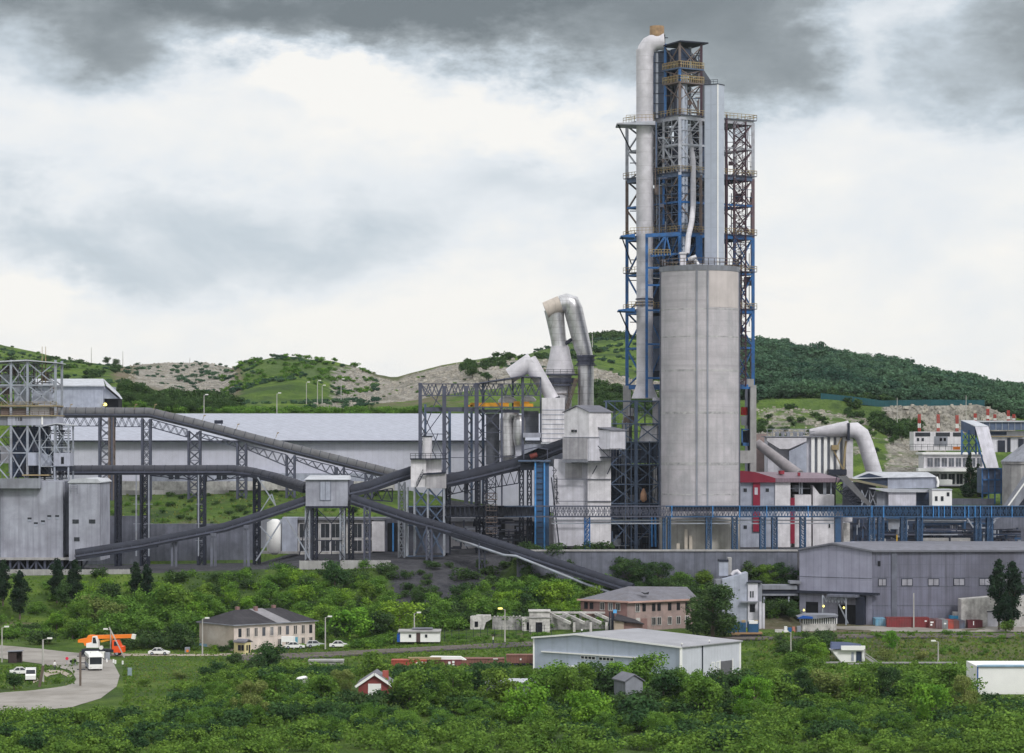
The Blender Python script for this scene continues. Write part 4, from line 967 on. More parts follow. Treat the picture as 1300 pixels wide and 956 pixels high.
MB().rail([Vector((sx+(sr-.1)*math.cos(a), sY+(sr-.1)*math.sin(a), zt)) for a in [i*math.pi/20 for i in range(40)]], 1.7, 1, .13, True).build('railing', rusty, t)
m = MB(); m.pbox(864, 871, 322, 337, 619, 3); m.pbox(863, 872, 320, 322, 618.7, 3.6); m.build('bin_filter', duct_w, t)
m = MB(); m.tube(P(874,330,619), P(884,326,619), .6); m.tube(P(882,330,619), P(886,336,619), .5); m.build('blower', duct_s, t)
m = MB()
for x, ya, yb in ((871,672,700),(861,690,700),(877,680,700)): m.pbox(x-2, x+2, ya, yb, sY-sr-.6, .5)
m.build('door_panel', duct_tan, t)

# --- retaining walls
o = MB().pbox(656, 1012, 699.5, 748, 605.9, 1.5).build('retaining_wall', conc_dark); tag(o, 'tall stained concrete retaining wall below the silo and filter house', 'wall')
o = MB().pbox(655, 1013, 698.0, 700.0, 605.6, 2.2).build('coping', conc_pale); tag(o, 'pale concrete coping along the top of the tall retaining wall', 'coping')
o = MB().pbox(188, 330, 665, 722, 680.2, 1.3).build('retaining_wall', conc_dark); tag(o, 'dark stained concrete retaining wall behind the lower left conveyor', 'wall')
o = MB().pbox(-60, 190, 655, 722, 678, 1.3).build('retaining_wall', conc_dark); tag(o, 'dark retaining wall partly hidden behind the stair block', 'wall')
o = MB().pbox(325, 660, 659, 712, 681, 1.0).build('retaining_wall', conc_grey); tag(o, 'grey retaining wall behind the low shed with white window frames', 'wall')
o = MB().pbox(128, 290, 622.5, 640, 737, 1.0).build('retaining_wall', conc_pale); tag(o, 'low pale retaining wall at the foot of the long warehouse', 'wall')
for k, (a, b, ya, yb, Yq, lb) in enumerate(((-60,165,723,733,615,'low pale ribbed concrete wall above the left poplars'),(380,418,712,719,612,'short pale ribbed wall segment left of the dark bush above the slope'),(432,496,711.5,719,612,'pale ribbed concrete wall above the green slope below the junction house'))):
    m = MB(); m.pbox(a, b, ya, yb+4, Yq, .5)
    for x in np.arange(a, b, 6): m.pbox(x, x+.8, ya-.5, yb+4, Yq-.15, .3)
    o = m.build('concrete_fence', conc_pale); tag(o, lb, 'wall')
# low shed below junction
Y = 658
t = thing('window_shed', 'low shed with large white framed grid windows under the junction house', 'building', P(425,704,Y))
MB().pbox(376.5, 472, 660, 704, Y, 8).build('wall', white_d, t)
MB().pbox(472, 488, 662, 700, Y-1, 8).build('white_wall', wall_white2, t)
MB().pbox(375, 490, 657.5, 660, Y-1, 9.5).build('roof', roof_grey, t)
for x in (380, 393, 407, 420, 448, 461): 
    for ya, yb in ((664.5,683),(685.5,700)): win(t, x, x+11.6, ya, yb, Y, wall_white2)
t2 = thing('grey_panel_building', 'grey ribbed panel building with dark doorway behind the lattice posts', 'building', P(500,704,Y))
MB().pbox(488, 520, 658, 704, Y+2, 8).build('wall', conc_dark, t2); MB().pbox(492, 510, 664, 700, Y+1.8, .3).build('doorway', black, t2)
MB().pbox(498, 500, 664, 700, Y+1.6, .2).build('blue_post', blue_lt, t2)
t2 = thing('grey_gatehouse', 'grey corrugated panel hut left of the low window shed', 'building', P(368,702,Y-3))
MB().pbox(358, 377, 657, 700, Y-3, 6).build('wall', wall_gb, t2); MB().pbox(357, 378, 700, 703, Y-3.3, 7).build('base', conc_pale, t2)
t2 = thing('white_barrel_tank', 'white round ended tank lying behind the A-frame posts', 'tank', P(348,702,Y-1))
MB().lathe([(.5,-4.6),(2.0,-4),(2.2,0),(2.0,3.6),(.6,4.4)], P(349,681,Y-1), 20).build('shell', white_p, t2); MB().pbox(333, 358, 700, 703, Y-2.5, 4).build('base', conc_pale, t2)

# --- dark base zone right of white transfer tower
t = thing('machine_hall', 'pale low machine hall with dark open bays behind the mid plant columns', 'building', P(620,695,662))
MB().pbox(568, 702, 657, 700, 662, 8).build('wall', wall_beige, t)
m = MB()
for a, b in ((606,625),(632,641),(653,662),(668,680)): m.pbox(a, b, 662, 698, 661.8, .3)
m.build('open_bay', black, t)
m = MB(); m.pbox(566, 640, 657.5, 662, 660.5, 1.3); m.build('lintel', conc_grey, t)
t2 = thing('stair_tower', 'narrow open stair tower with rusty landings in front of the machine hall', 'stair tower', P(624,700,630))
m = MB(); m.tower(xp(623,630), 630, zp(702,630), zp(604,630), 2.4, 2.2, 9, .25, .12); m.build('frame', dk_steel, t2)
clutter(t, 570, 676, 659, 697, 640, 16, 90, 3, (dk_steel, grey_steel, wall_gb), .3)
for k, y in enumerate((634,648,663,677)):
    m = MB(); m.pbox(617, 631, y, y+.8, 628.6, 3); m.rail([P(617,y,628.6), P(631,y,628.6)], 1.4, .8, .1); m.build('landing', rusty, t2)
# ---------------------------------------------------------------- preheater tower
NX, NY = xp(863,640), 640.0
U = Vector((19.2,12.6,0)); V = Vector((-12.2,18.2,0)); LU, LV = U.length, V.length
def tp(a, b, z): return Vector((NX,NY,z))+U*a+V*b
def tbox(m, a0, a1, b0, b1, z0, z1):
    return m.hexa([tp(a0,b1,z0),tp(a0,b0,z0),tp(a1,b0,z0),tp(a1,b1,z0),tp(a0,b1,z1),tp(a0,b0,z1),tp(a1,b0,z1),tp(a1,b1,z1)])
zl = lambda y: zp(y, 642)
t = thing('preheater_tower', 'very tall blue and rusty braced steel preheater tower rising behind the silo', 'tower', (NX+3,NY+12,17.6))
PRE = t
tm = mat('whitish faded steel', (.40,.42,.48), rough=.6, dirt=(.2,.16,.16), da=.4, sc=.4)
br_ = mat('purple brown steel', (.13,.09,.11), rough=.65, dirt=(.20,.12,.10), da=.5, sc=.4)
zones = [(490,298,blue,blue),(298,222,rusty,blue),(222,150,tm,tm)]
colsN = [(0,0),(.28,0),(.74,0),(1,0),(0,.30),(0,.62),(0,1),(1,1),(.5,1),(1,.5)]
for (a, b) in colsN:
    for ya, yb, mm, mc in zones:
        mq = mc if (a, b) in ((0,0),(0,.3)) else mm
        if a > .6 and ya < 470: mq = tm if ya <= 222 else br_
        if (a,b) == (1,0): mq = blue if ya == 490 else (br_ if ya == 298 else tm)
        m = MB().bar(tp(a,b,zl(ya)), tp(a,b,zl(yb)), .8 if (a, b) in ((0,0),(1,0),(0,1),(.28,0)) else .55); m.build('column', mq, t)
levels = [(490,blue),(440,blue),(393,blue),(345,blue),(298,blue),(257,mid_steel),(222,mid_steel),(184,tm),(150,tm)]
for y, mm in levels:
    m = MB(); th = .5 if y in (257,184,345,440) else 1.1
    for p, q in (((0,0),(1,0)),((0,0),(0,1)),((0,1),(1,1)),((1,0),(1,1)),((0,.3),(1,.3)),((.28,0),(.28,1))): m.bar(tp(*p,zl(y)), tp(*q,zl(y)), .45, th)
    m.build('floor_beam', blue if 222 < y < 300 else mm, t)
    if y in (393,345,298,222,150):
        m = MB(); tbox(m, -.03, 1.03, -.03, .28, zl(y)+.5, zl(y)+.7); tbox(m, -.03, .26, .28, 1.03, zl(y)+.5, zl(y)+.7); tbox(m, .7, 1.03, .28, 1.0, zl(y)+.5, zl(y)+.7); m.build('floor_plate', grey_steel, t)
        MB().rail([tp(-.03,1.03,zl(y)+.7), tp(-.03,-.03,zl(y)+.7), tp(1.03,-.03,zl(y)+.7), tp(1.03,.8,zl(y)+.7)], 1.3, 1.2, .12).build('railing', yellow, t)
ys = [490,440,393,345,298,260,222,184,150]
for (A, Bq, s0) in (((0,0),(.28,0),0),((.74,0),(1,0),1),((0,.3),(0,.62),0),((0,.62),(0,1),1),((0,0),(0,.3),1),((1,0),(1,.5),0),((1,.5),(1,1),1),((.5,1),(1,1),0),((0,1),(.5,1),1)):
    for (i0, i1, mm) in ((0,4,blue),(4,6,rusty),(6,8,tm)):
        m = MB()
        for i in range(i0, i1):
            a, b = zl(ys[i]), zl(ys[i+1])
            if A[0] >= .7: m.bar(tp(*A,a), tp(*Bq,b), .24); m.bar(tp(*Bq,a), tp(*A,b), .24)
            elif (i+s0) % 2: m.bar(tp(*A,a), tp(*Bq,b), .34)
            else: m.bar(tp(*Bq,a), tp(*A,b), .34)
        m.build('brace', (br_ if i0 >= 2 or A[0] >= .7 and i0 > 0 else mm) if A[0] >= .7 else mm, t)
# right maroon stair frame
for yb, ya, mm in ((490,345,maroon),(345,150,maroon)):
    m = MB(); c = tp(.80,-.02,0); m.tower(c.x, c.y, zl(yb), zl(ya), 3.0, 2.4, int((yb-ya)/9), .2, .11); m.build('stair_frame', mm, t)
m = MB(); q0 = tp(.70,-.03,0)
for i in range(22):
    a, b = 488-i*15.2, 488-(i+1)*15.2; x0, x1 = (925,936) if i % 2 else (936,925); m.bar(P(x0,a,644), P(x1,b,644), .35, .15)
m.build('stair_flight', maroon, t)
MB().bar(tp(.62,-.02,zl(335)), tp(.62,-.02,zl(142)), .5).build('column', maroon, t)
# concrete portals
for (a, b, w_) in ((1,0,1.5),(0,1,1.9),(1,1,1.5)):
    q = tp(a,b,0); MB().box(q.x-w_/2, q.x+w_/2, q.y-1, q.y+1, 17.6, zl(488)).build('concrete_pillar', conc_pale, t)
for y0_, y1_ in ((481,491),(572,588)): MB().pbox(937, 957, y0_, y1_, 651.5, 1.8).build('concrete_beam', conc_pale, t)
MB().pbox(949.5, 952, 491, 640, 655, 1).build('inner_column', dk_steel, t)
MB().pbox(946, 949, 491, 640, 668, 1).build('inner_column', conc_dark, t)
m = MB().tube(P(945,527,656), P(945,517,656), .9); m.build('red_cap', mat('red machine paint', (.5,.03,.03)), t)
MB().tube(P(945,540,656), P(945,528,656), .8, 1.0).build('white_hopper', duct_w, t)
m = MB(); m.pbox(941.5, 951, 544.5, 546, 653, 2); m.pbox(941.5, 951, 562, 566, 653, 2); m.pbox(941.5, 943, 544, 566, 653, 2); m.build('blue_frame', blue2, t)
MB().pbox(943, 950, 547, 562, 656, 1).build('dark_casing', navy, t)
# inner vessels
for (a, b, ya, yb, r_, mm) in ((.42,.42,300,232,2.6,duct_g),(.24,.62,330,262,2.3,duct_g),(.40,.45,216,160,2.4,duct_g),(.62,.55,290,170,2.6,duct_g),(.22,.62,225,165,2.0,duct_g),(.14,.22,336,86,1.1,grey_steel),(.5,.8,340,170,2.4,navy)):
    q = tp(a,b,0); z0, z1 = zl(ya), zl(yb)
    MB().lathe([(r_*.25,z0),(r_,z0+(z1-z0)*.4),(r_,z1-1),(r_*.5,z1)], (q.x,q.y,0), 20).build('cyclone', mm, t)
for (a0,a1,b0,b1,ya,yb,mm) in ((.10,.26,.42,.60,298,226,navy_lt),(.44,.60,.20,.62,340,152,navy),(.06,.24,.5,.8,222,156,navy),(.30,.6,.6,.95,345,232,navy),(.08,.24,.28,.5,345,302,navy),(.3,.42,.14,.3,345,300,navy),(.06,.6,.6,.9,480,350,navy),(-.0,.2,.2,.55,470,400,navy_lt)):
    m = MB(); tbox(m, a0, a1, b0, b1, zl(ya), zl(yb)); m.build('dark_core_casing', mm, t)  # boxes added inside the frame to make the tower core dark
for x, Yq, ya, yb, r_ in ((866.5,641,338,110,.55),(871,641.5,300,150,.5),(839,652,300,215,.45)): MB().tube(P(x,ya,Yq), P(x,yb,Yq), r_).build('riser_pipe', clad_sh, t)
MB().pipe([P(872,322,634), P(874,300,635), P(878,282,637), P(880,262,640), P(880,205,642), P(873,160,644)], .68, 14).build('meal_pipe', duct_w, t)
for y0_, y1_ in ((150,345),): MB().pbox(886, 893, y0_, y1_, 664, 3).build('dark_core_casing', navy, t)
# cantilever platforms on the left
for y, x0, mm in ((157,783,tm),(300,788,blue),(394,785,blue)):
    m = MB(); m.prism([P(x0,y-1,642), P(832 if y<200 else 806,y-3.5,642), P(832 if y<200 else 806,y+1.5,642), P(x0,y+.6,642)], (0,8,0)); m.build('bracket_platform', mm, t)
    MB().bar(P(x0+1.5,y+1,643), P(801.5,y+35,656), .25).build('stay', dk_steel, t)
    MB().rail([P(x0+12,y-3,642), P(830,y-4,642)], 1.5, .9, .1).build('railing', yellow, t)
for y in (207,268,330,356,409): MB().pbar((800,y),(826,y),650,.22,645).build('strut', dk_steel, t)
# extra blue column in front of the duct
MB().bar(P(821,505,641), P(821,297,641), .65).build('column', blue, t)
m = MB()
for y in (340,362,394,437,480): m.pbar((821,y),(839,y),641,.45)
m.build('tie_beam', blue, t)
m = MB(); m.pbar((846,298),(826,325),639.5,.4); m.pbar((846,298),(842,325),639.5,.35); m.pbar((846,298),(852,325),639.5,.35); m.pbar((821,299),(864,297),639.5,.6,h=.9); m.pbar((826,325),(862,322),639.5,.5); m.pbar((863,297),(893,300),640,.5,645,h=.9); m.build('blue_truss', blue, t)
MB().rail([P(824,324,639), P(851,324,639)], 1.4, .7, .16).build('railing', yellow, t)
MB().pbar((863,335),(863,222),639.6,.75).build('corner_column', blue, t); MB().pbar((863,222),(863,150),639.6,.7).build('corner_column', tm, t)
# secondary bracing and ladders on the two visible faces
for (A, Bq) in (((0,0),(0,.15)),((0,.15),(0,.3)),((0,.3),(0,.46)),((0,0),(.14,0)),((.14,0),(.28,0)),((.08,.3),(.28,.3)),((.28,0),(.28,.3))):
    for ya, yb, mm in ((345,298,bridge_b),(298,222,rusty if A[1] else mid_steel),(222,150,tm)):
        m = MB(); n = int((ya-yb)/12)
        m.lattice(tp(*A,zl(ya)), tp(*A,zl(yb)), tp(*Bq,zl(ya)), tp(*Bq,zl(yb)), n, .13, False, True); m.bar(tp(*Bq,zl(ya)), tp(*Bq,zl(yb)), .2); m.build('secondary_bracing', mm, t)
for y in (166,200,212,236,246,270,284,312,334):
    m = MB(); m.bar(tp(-.01,.46,zl(y)), tp(-.01,0,zl(y)), .16); m.bar(tp(0,-.01,zl(y)), tp(.28,-.01,zl(y)), .16); m.bar(tp(.66,-.01,zl(y)), tp(1,-.01,zl(y)), .12); m.build('tie', tm if y < 222 else mid_steel, t)
clutter(t, 829, 893, 152, 338, 642, 11, 300, 8, (mid_steel, gal_steel, dk_steel, grey_steel, rusty), .2)
clutter(t, 844, 890, 62, 149, 644.5, 6, 110, 9, (dk_steel, gal_steel, rusty, mid_steel), .17)
clutter(t, 922, 954, 150, 480, 650, 8, 60, 10, (br_, maroon, dk_steel), .14)
for x, ya, yb in ((834,62,150),(852,64,150),(876,60,150)): MB().tube(P(x,yb,646), P(x,ya,646), .35).build('riser_pipe', gal_steel, t)
for y in (66,79,92,105,118,131,144): MB().pbox(829.5, 846, y, y+.8, 645.5, .2).build('cladding_joint', dk_steel, t)
m = MB(); m.pbar((886,345),(886,300),642,1.1); m.build('column', blue, t)
# top tower (narrow)
zt_ = lambda y: zp(y, 644)
A1, B1 = .29, .27
tops = [(0,0),(A1,0),(0,B1),(A1,B1)]
for (a, b), mm in zip(tops, (rusty, maroon, blue2, dk_steel)):
    MB().bar(tp(a,b,zt_(150)), tp(a,b,zt_(55)), .6).build('top_column', mm, t)
MB().bar(tp(0,0,zt_(106)), tp(0,0,zt_(90)), .66).build('top_column', blue, t)
for y in (90, 108, 127):
    if y < 120:
        m = MB(); tbox(m, -.02, A1+.02, -.02, B1+.02, zt_(y), zt_(y)+.35); m.build('top_floor', rusty if y > 100 else mid_steel, t)
        MB().rail([tp(-.02,B1+.02,zt_(y)+.35), tp(-.02,-.02,zt_(y)+.35), tp(A1+.02,-.02,zt_(y)+.35)], 1.5, .6, .17).build('railing', yellow, t)
m = MB()
for A, Bq in (((0,0),(A1,0)),((0,0),(0,B1)),((A1,B1),(A1,0))):
    for ya, yb in ((150,108),(108,90),(90,60)): m.bar(tp(*A,zt_(yb)), tp(*Bq,zt_(ya)), .24); m.bar(tp(*A,zt_(ya if ya==90 else (ya+yb)/2)), tp(*Bq,zt_(yb)), .22); 
m.build('top_brace', rusty, t)
m = MB(); m.hexa([tp(-.03,B1+.05,zt_(59)),tp(-.03,-.05,zt_(57)),tp(A1+.06,-.05,zt_(56)),tp(A1+.06,B1+.05,zt_(58))]+[q+Vector((0,0,.35)) for q in (tp(-.03,B1+.05,zt_(59)),tp(-.03,-.05,zt_(57)),tp(A1+.06,-.05,zt_(56)),tp(A1+.06,B1+.05,zt_(58)))]); m.build('top_roof', dk_steel, t)
m = MB(); tbox(m, .02, .16, .03, .2, zt_(88), zt_(63)); tbox(m, .06, .3, .28, .5, zt_(150), zt_(80)); m.build('dark_core_casing', navy, t)
q = tp(.12,.12,0); MB().lathe([(1.3,zt_(150)),(1.3,zt_(92))], (q.x,q.y,0), 18).build('top_duct', clad_sh, t)
m = MB(); tbox(m, 0.02, .14, .30, .56, zt_(150), zt_(62)); m.build('clad_casing', navy_lt, t)
m = MB(); m.prism([P(878,66,652), P(903,103,652), P(903,150,652), P(893,150,652), P(893,110,652), P(878,90,652)], (0,3,0)); m.build('inclined_gallery', duct_g, t)
MB().rail([P(889,92,650), P(893,92,650)], 1.5, .5, .15).build('railing', rusty, t)
MB().rail([P(884,109,645), P(886,109,645)], 1.5, .5, .15).build('railing', yellow, t)
m = MB(); m.pbar((843.5,44),(843.5,62),646,.35); m.pbar((843.5,48),(848,48),646,.2); m.build('mast', dk_steel, t)
# big white duct
t = thing('white_riser_duct', 'tall white riser duct with elbow and rusty cap beside the preheater tower', 'duct', P(818,505,646))
Yd = 646
MB().lathe([(2.05,zp(505,Yd)),(2.05,zp(300,Yd)),(2.12,zp(299,Yd)),(2.12,zp(63,Yd))], (xp(818.5,Yd),Yd,0), 28).build('shaft', duct_w, t)
MB().tube(P(818.5,506,Yd), P(818.5,488,Yd), 3.3, 2.05, 24).build('shaft_foot', duct_w, t)
pts = [P(818.5,80,Yd), P(818.8,70,Yd), P(820.5,62.5,Yd), P(824.5,57,Yd), P(831,53.5,Yd), P(843,52.5,Yd)]
MB().pipe(pts, [2.1,2.1,2.12,2.15,2.15,2.1], 24).build('elbow', duct_w, t)
m = MB(); m.lathe([(1.8,zp(50,Yd)),(1.8,zp(33.5,Yd)),(1.5,zp(33.5,Yd))], (xp(834,Yd),Yd,0), 24); m.build('rusty_cap', mat('rusty tan cap', (.27,.18,.10), dirt=(.15,.09,.06), da=.5, sc=.6, var=.2), t)
for y in (379, 383, 387): MB().lathe([(2.3,zp(y+1.6,Yd)),(2.3,zp(y,Yd))], (xp(818.5,Yd),Yd,0), 24).build('joint_ring', grey_steel, t)
# clad lift shaft
t = thing('clad_shaft', 'tall narrow blue grey clad lift shaft standing above the silo', 'shaft', P(908,340,633))
q = Vector((xp(911,633),633,0)); u2 = Vector((.62,.78,0)); v2 = Vector((-.86,.51,0))
def sh(m, a1, b1, z0, z1, a0=0, b0=0): return m.hexa([q+u2*a0+v2*b1+Vector((0,0,z0)), q+u2*a0+v2*b0+Vector((0,0,z0)), q+u2*a1+v2*b0+Vector((0,0,z0)), q+u2*a1+v2*b1+Vector((0,0,z0)), q+u2*a0+v2*b1+Vector((0,0,z1)), q+u2*a0+v2*b0+Vector((0,0,z1)), q+u2*a1+v2*b0+Vector((0,0,z1)), q+u2*a1+v2*b1+Vector((0,0,z1))])
sh(MB(), 2.9, 3.55, 17.6, zp(107,633)).build('wall', clad_sh, t)
sh(MB(), 3.0, 3.65, zp(107,633), zp(106,633), -.1, -.1).build('cap', dk_steel, t)
sh(MB(), .25, .08, 17.6, zp(107.2,633), -.06, -.08).build('corner_trim', white_p, t)
m = MB().rail([q+Vector((0,0,zp(106,633))), q+v2*3.5+Vector((0,0,zp(106,633)))], 1.0, 1.1, .09); m.build('railing', dk_steel, t)

# ---------------------------------------------------------------- right side structures
Y = 645
t = thing('red_roof_building', 'grey and white clad building with crimson stripes and a red and mauve roof', 'building', P(1000,694,Y))
MB().pbox(940, 984, 612, 699, Y, 10).build('wall', wall_gb, t)
MB().pbox(984, 1003.5, 612, 699, Y-.3, 10).build('white_wall', wall_white2, t)
MB().pbox(1009, 1030, 628, 699, Y+.5, 9).build('white_wall', wall_white2, t)
m = MB(); m.prism([P(1032,616,Y+.2), P(1041,628,Y+.2), P(1059,628,Y+.2), P(1059,699,Y+.2), P(1032,699,Y+.2)], (0,8,0)); m.build('white_wall', wall_white2, t)
for a, b, y0_, y1_ in ((956,965,612,675),(1003.5,1009,632,690)): MB().pbox(a, b, y0_, y1_, Y-.45, .3).build('crimson_stripe', crimson, t)
MB().pbox(1003.5, 1061, 612, 660, Y+6, .5).build('dark_bay', black, t)
m = MB()
for x in (1015,1018,1046,1055,1048): m.pbar((x,612),(x,628),Y+.6,.35)
m.pbar((1003,620),(1032,620),Y+3,.3); m.tube(P(1010,624,Y+4), P(1010,616,Y+4), .8); m.build('bay_column', gal_steel, t)
MB().prism([P(939,597.5,Y-1), P(958,599,Y-1), P(984.5,607,Y-1), P(984.5,612.5,Y-1), P(939,612.5,Y-1)], (0,.8,0)).build('fascia', red_roof, t)
m = MB(); m.add([P(984.5,612.5,Y-.8),P(1066,612.5,Y-.8),P(1066,607,Y-.8),P(984.5,607,Y-.8),P(958,599,Y+8),P(1040,600,Y+8),P(1066,607,Y+11),P(984.5,607,Y+11)], [(0,1,2,3),(3,2,5,4),(4,5,6,7)]); m.build('roof', mauve, t)
MB().pbox(984.5, 1066, 607.5, 612.3, Y-1, .3).build('eave_band', mauve, t)
m = MB(); m.tube(P(992,602,Y+4), P(992,597.5,Y+4), .75); m.pbox(1013, 1016, 600, 604, Y+2, 1); m.build('roof_vent', mat('red vent paint', (.28,.03,.05)), t)
for x, y in ((944,620),(972,620),(944,667)): win(t, x, x+4.2, y, y+4.5, Y)
for x in (1052,): win(t, x, x+2, 664, 670, Y+.2)
win(t, 958, 962, 619, 628, Y-.4, m=wall_wh)
Y = 685
t = thing('bag_filter', 'white ribbed bag filter house with railed roof behind the red roofed building', 'filter', P(1025,612,Y))
MB().pbox(1003, 1030, 555, 612, Y+1, 10).build('wall', wall_wh, t)
MB().pbox(975, 1004, 555, 612, Y+2, 10).build('wall', wall_wh, t)
for x in range(1030, 1074, 8): MB().pbox(x, x+4.2, 555, 604, Y, 8).build('rib_column', white_p, t)
MB().pbox(1030, 1074, 555, 612, Y+1.5, 8).build('recess_wall', wall_gb, t)
m = MB(); m.prism([P(1002,573,Y-2), P(1024,562,Y-2), P(1024,600,Y-2), P(1002,600,Y-2)], (0,3,0)); m.build('hopper_housing', wall_gb, t)
m = MB(); m.prism([P(974,560,Y-1), P(990,570,Y-1), P(1002,570,Y-1), P(1024,560,Y-1), P(1024,556,Y-1), P(974,556,Y-1)], (0,3,0)); m.build('valley_hopper', duct_w, t)
MB().pbox(972, 1078, 553.8, 555, Y-.6, 12).build('roof_deck', conc_grey, t)
MB().rail([P(974,554,Y-.4), P(1028,554,Y-.4)], 1.9, 1.3, .13).rail([P(1028,554,Y-.4), P(1077,554,Y-.4)], 1.3, 1.3, .1).build('railing', gal_steel, t)
m = MB()
for x in (985,992,999,1008,1016): m.pbox(x, x+4, 548, 554, Y+3, 2)
m.build('valve_box', conc_grey, t)
m = MB(); m.pbox(1052, 1061, 545, 554, Y+2, 2); m.build('fan_box', mid_steel, t)
m = MB(); m.pbar((1061,572),(1068,556),Y-1,.3); m.pbox(1056, 1065, 565, 571, Y-1.5, 2); m.pbar((1058,571),(1072,600),Y-1,.3); m.pbar((1074,560),(1070,604),Y-1,.5); m.build('yellow_stair', yellow, t)
m = MB(); m.pbox(1052, 1075, 596, 603, Y-3, 3); m.build('blower_unit', dk_steel, t)
MB().pbox(1074, 1083, 557, 612, Y-1, 6).build('end_column', duct_w, t)
t = thing('arched_duct', 'fat white dusty duct arching over and down beside the bag filter', 'duct', P(1112,612,Y))
MB().tube(P(1028,550,Y+1), P(1078,544,Y-1), 1.1, 2.1, 20).build('inlet', duct_w, t)
MB().tube(P(1077,537,Y-1), P(1077,558,Y-1), .35).build('support', dk_steel, t)
MB().pipe([P(1077,546.5,Y-1), P(1086,546,Y-1), P(1094,552,Y-1), P(1099,564,Y-1), P(1111,604,Y-1)], [2.0,2.05,2.05,2.0,2.1], 24).build('downcomer', duct_w, t)
MB().pbox(1076, 1079, 537, 559, Y-3.1, 4.2).build('flange', dk_steel, t)
o = MB().tube(P(962,563,672), P(1014,604,662), 1.15, 1.6, 20).build('inclined_duct', mat('grey brown duct', (.30,.28,.30), dirt=(.2,.18,.18), da=.4, sc=.3)); tag(o, 'grey inclined round duct dropping behind the red roof', 'duct')
o = MB().pbox(960, 973, 551, 606, 700, 6).build('brick_block', brick); tag(o, 'narrow red brick block left of the bag filter', 'building')
# inclined flat conveyor + shed
t = thing('inclined_belt', 'pale flat covered belt descending right from the red roofed building', 'conveyor', P(1085,640,640), 'inclined conveyor galleries')
MB().hexa([P(1100,641,638),P(1107,641,638),P(1107,641,641),P(1100,641,641),P(1063,604,638),P(1075,604,638),P(1075,604,641),P(1063,604,641)]).build('hood', cover_p, t)
m = MB(); m.lattice(P(1062,606,639.5), P(1098,642,639.5), P(1057,616,639.5), P(1085,642,639.5), 9, .2); m.pbar((1057,616),(1085,642),639.5,.3); m.build('truss', dk_steel, t)
Y = 672
t = thing('blue_grey_shed', 'blue grey shed with pale roof and dark open gable behind the inclined belt', 'shed', P(1135,640,Y))
MB().pbox(1127, 1190, 606, 620, Y, 12).build('upper_wall', wall_gb, t)
MB().prism([P(1083,608,Y-.6), P(1102,600.5,Y+3), P(1180,601,Y+3), P(1189,605.5,Y-.6), P(1126,606.5,Y-.6)], (0,3,.3)).build('roof', roof_pale, t)
MB().prism([P(1085,607,Y+.2), P(1104,601,Y+.2), P(1126.5,607,Y+.2), P(1126.5,620,Y+.2)], (0,2,0)).build('dark_gable', navy, t)
m = MB(); m.prism([P(1074,606,Y-.4), P(1127,617,Y-.4), P(1127,620,Y-.4), P(1074,609,Y-.4)], (0,3,0)); m.build('walkway', mat('olive railing', (.22,.20,.14)), t)
MB().prism([P(1104,620,Y-1.4), P(1180,622,Y-1.4), P(1180,625,Y-1.4), P(1128,625,Y-1.4)], (0,3,.2)).build('lower_roof', roof_pale, t)
MB().pbox(1128, 1163, 625, 643, Y-.8, 8).build('lower_wall', wall_wh, t)
MB().pbox(1113, 1128, 624, 643, Y+.5, 6).build('side_wall', conc_grey, t)
MB().pbox(1163, 1184, 625, 643, Y+1, 2).build('open_bay', navy, t)
MB().pbox(1070, 1112, 612, 700, Y+6, 1).build('dark_backing', conc_dark, t)
m = MB()
for a in (1094,1104): m.pbar((a,622),(a,642),Y,.25); m.pbar((a,622),(a+8,642),Y,.2); m.pbar((a+8,622),(a,642),Y,.2)
m.build('bracing', gal_steel, t)
MB().pipe([P(1189,605.5,Y-.5), P(1191,612,Y-.5), P(1190,618,Y-.5)], .35, 8).build('downpipe', white_p, t)
t = thing('site_cabin', 'small white cabin with three dark windows beside the green bank', 'cabin', P(1196,642,665))
MB().pbox(1183.5, 1208.5, 622, 643, 665, 5).build('wall', white_p, t); MB().pbox(1183, 1209, 621, 622.4, 664.8, 5.6).build('roof', roof_pale, t)
for x in (1187, 1194.5, 1202): win(t, x, x+3.4, 630 if x<1200 else 625, 636 if x<1200 else 630, 665)
# equipment under blue bridge right part
t = thing('pump_hall', 'dark equipment bay with grid window under the right part of the blue bridge', 'building', P(1200,698,650))
MB().pbox(1060, 1300, 655, 700, 662, 5).build('wall', conc_dark, t)
clutter(t, 1070, 1296, 657, 692, 652, 9, 210, 12, (bridge_b, dk_steel, gal_steel, grey_steel, navy), .3)
for a, b in ((1083,1104),(1122,1142),(1152,1166),(1168,1206),(1232,1262)): MB().pbox(a, b, 658, 690, 661.7, .3).build('dark_bay', navy, t)
win(t, 1209, 1218, 661, 672, 661.9, wall_wh, glass2); win(t, 1219, 1227, 661, 672, 661.9, wall_wh, glass2)
MB().pbox(1208, 1228, 673, 679, 661.8, .4).build('sill_band', wall_wh, t)
for x in (1140,1150,1262): MB().tube(P(x,682,655), P(x,660,655), .5).build('pipe', gal_steel, t)
MB().pbox(1071, 1079, 664, 690, 650, 3).build('white_box', white_d, t)
o = MB().tube(P(1076,662,648), P(1076,655,648), 1.2).build('round_tank', duct_w); tag(o, 'small pale round tank directly under the blue bridge', 'tank')
MB().pbox(1170, 1216, 678, 679.4, 650, .3).build('handrail', gal_steel, t)
MB().pbox(1170, 1232, 683, 692, 652, 1.0).build('parapet', conc_pale, t)
m = MB(); m.pbar((1228,658),(1236,670),640,.35); m.pbar((1236,670),(1256,670),640,.35); m.pbar((1256,670),(1264,660),640,.35); m.build('bent_pipe', gal_steel, t)
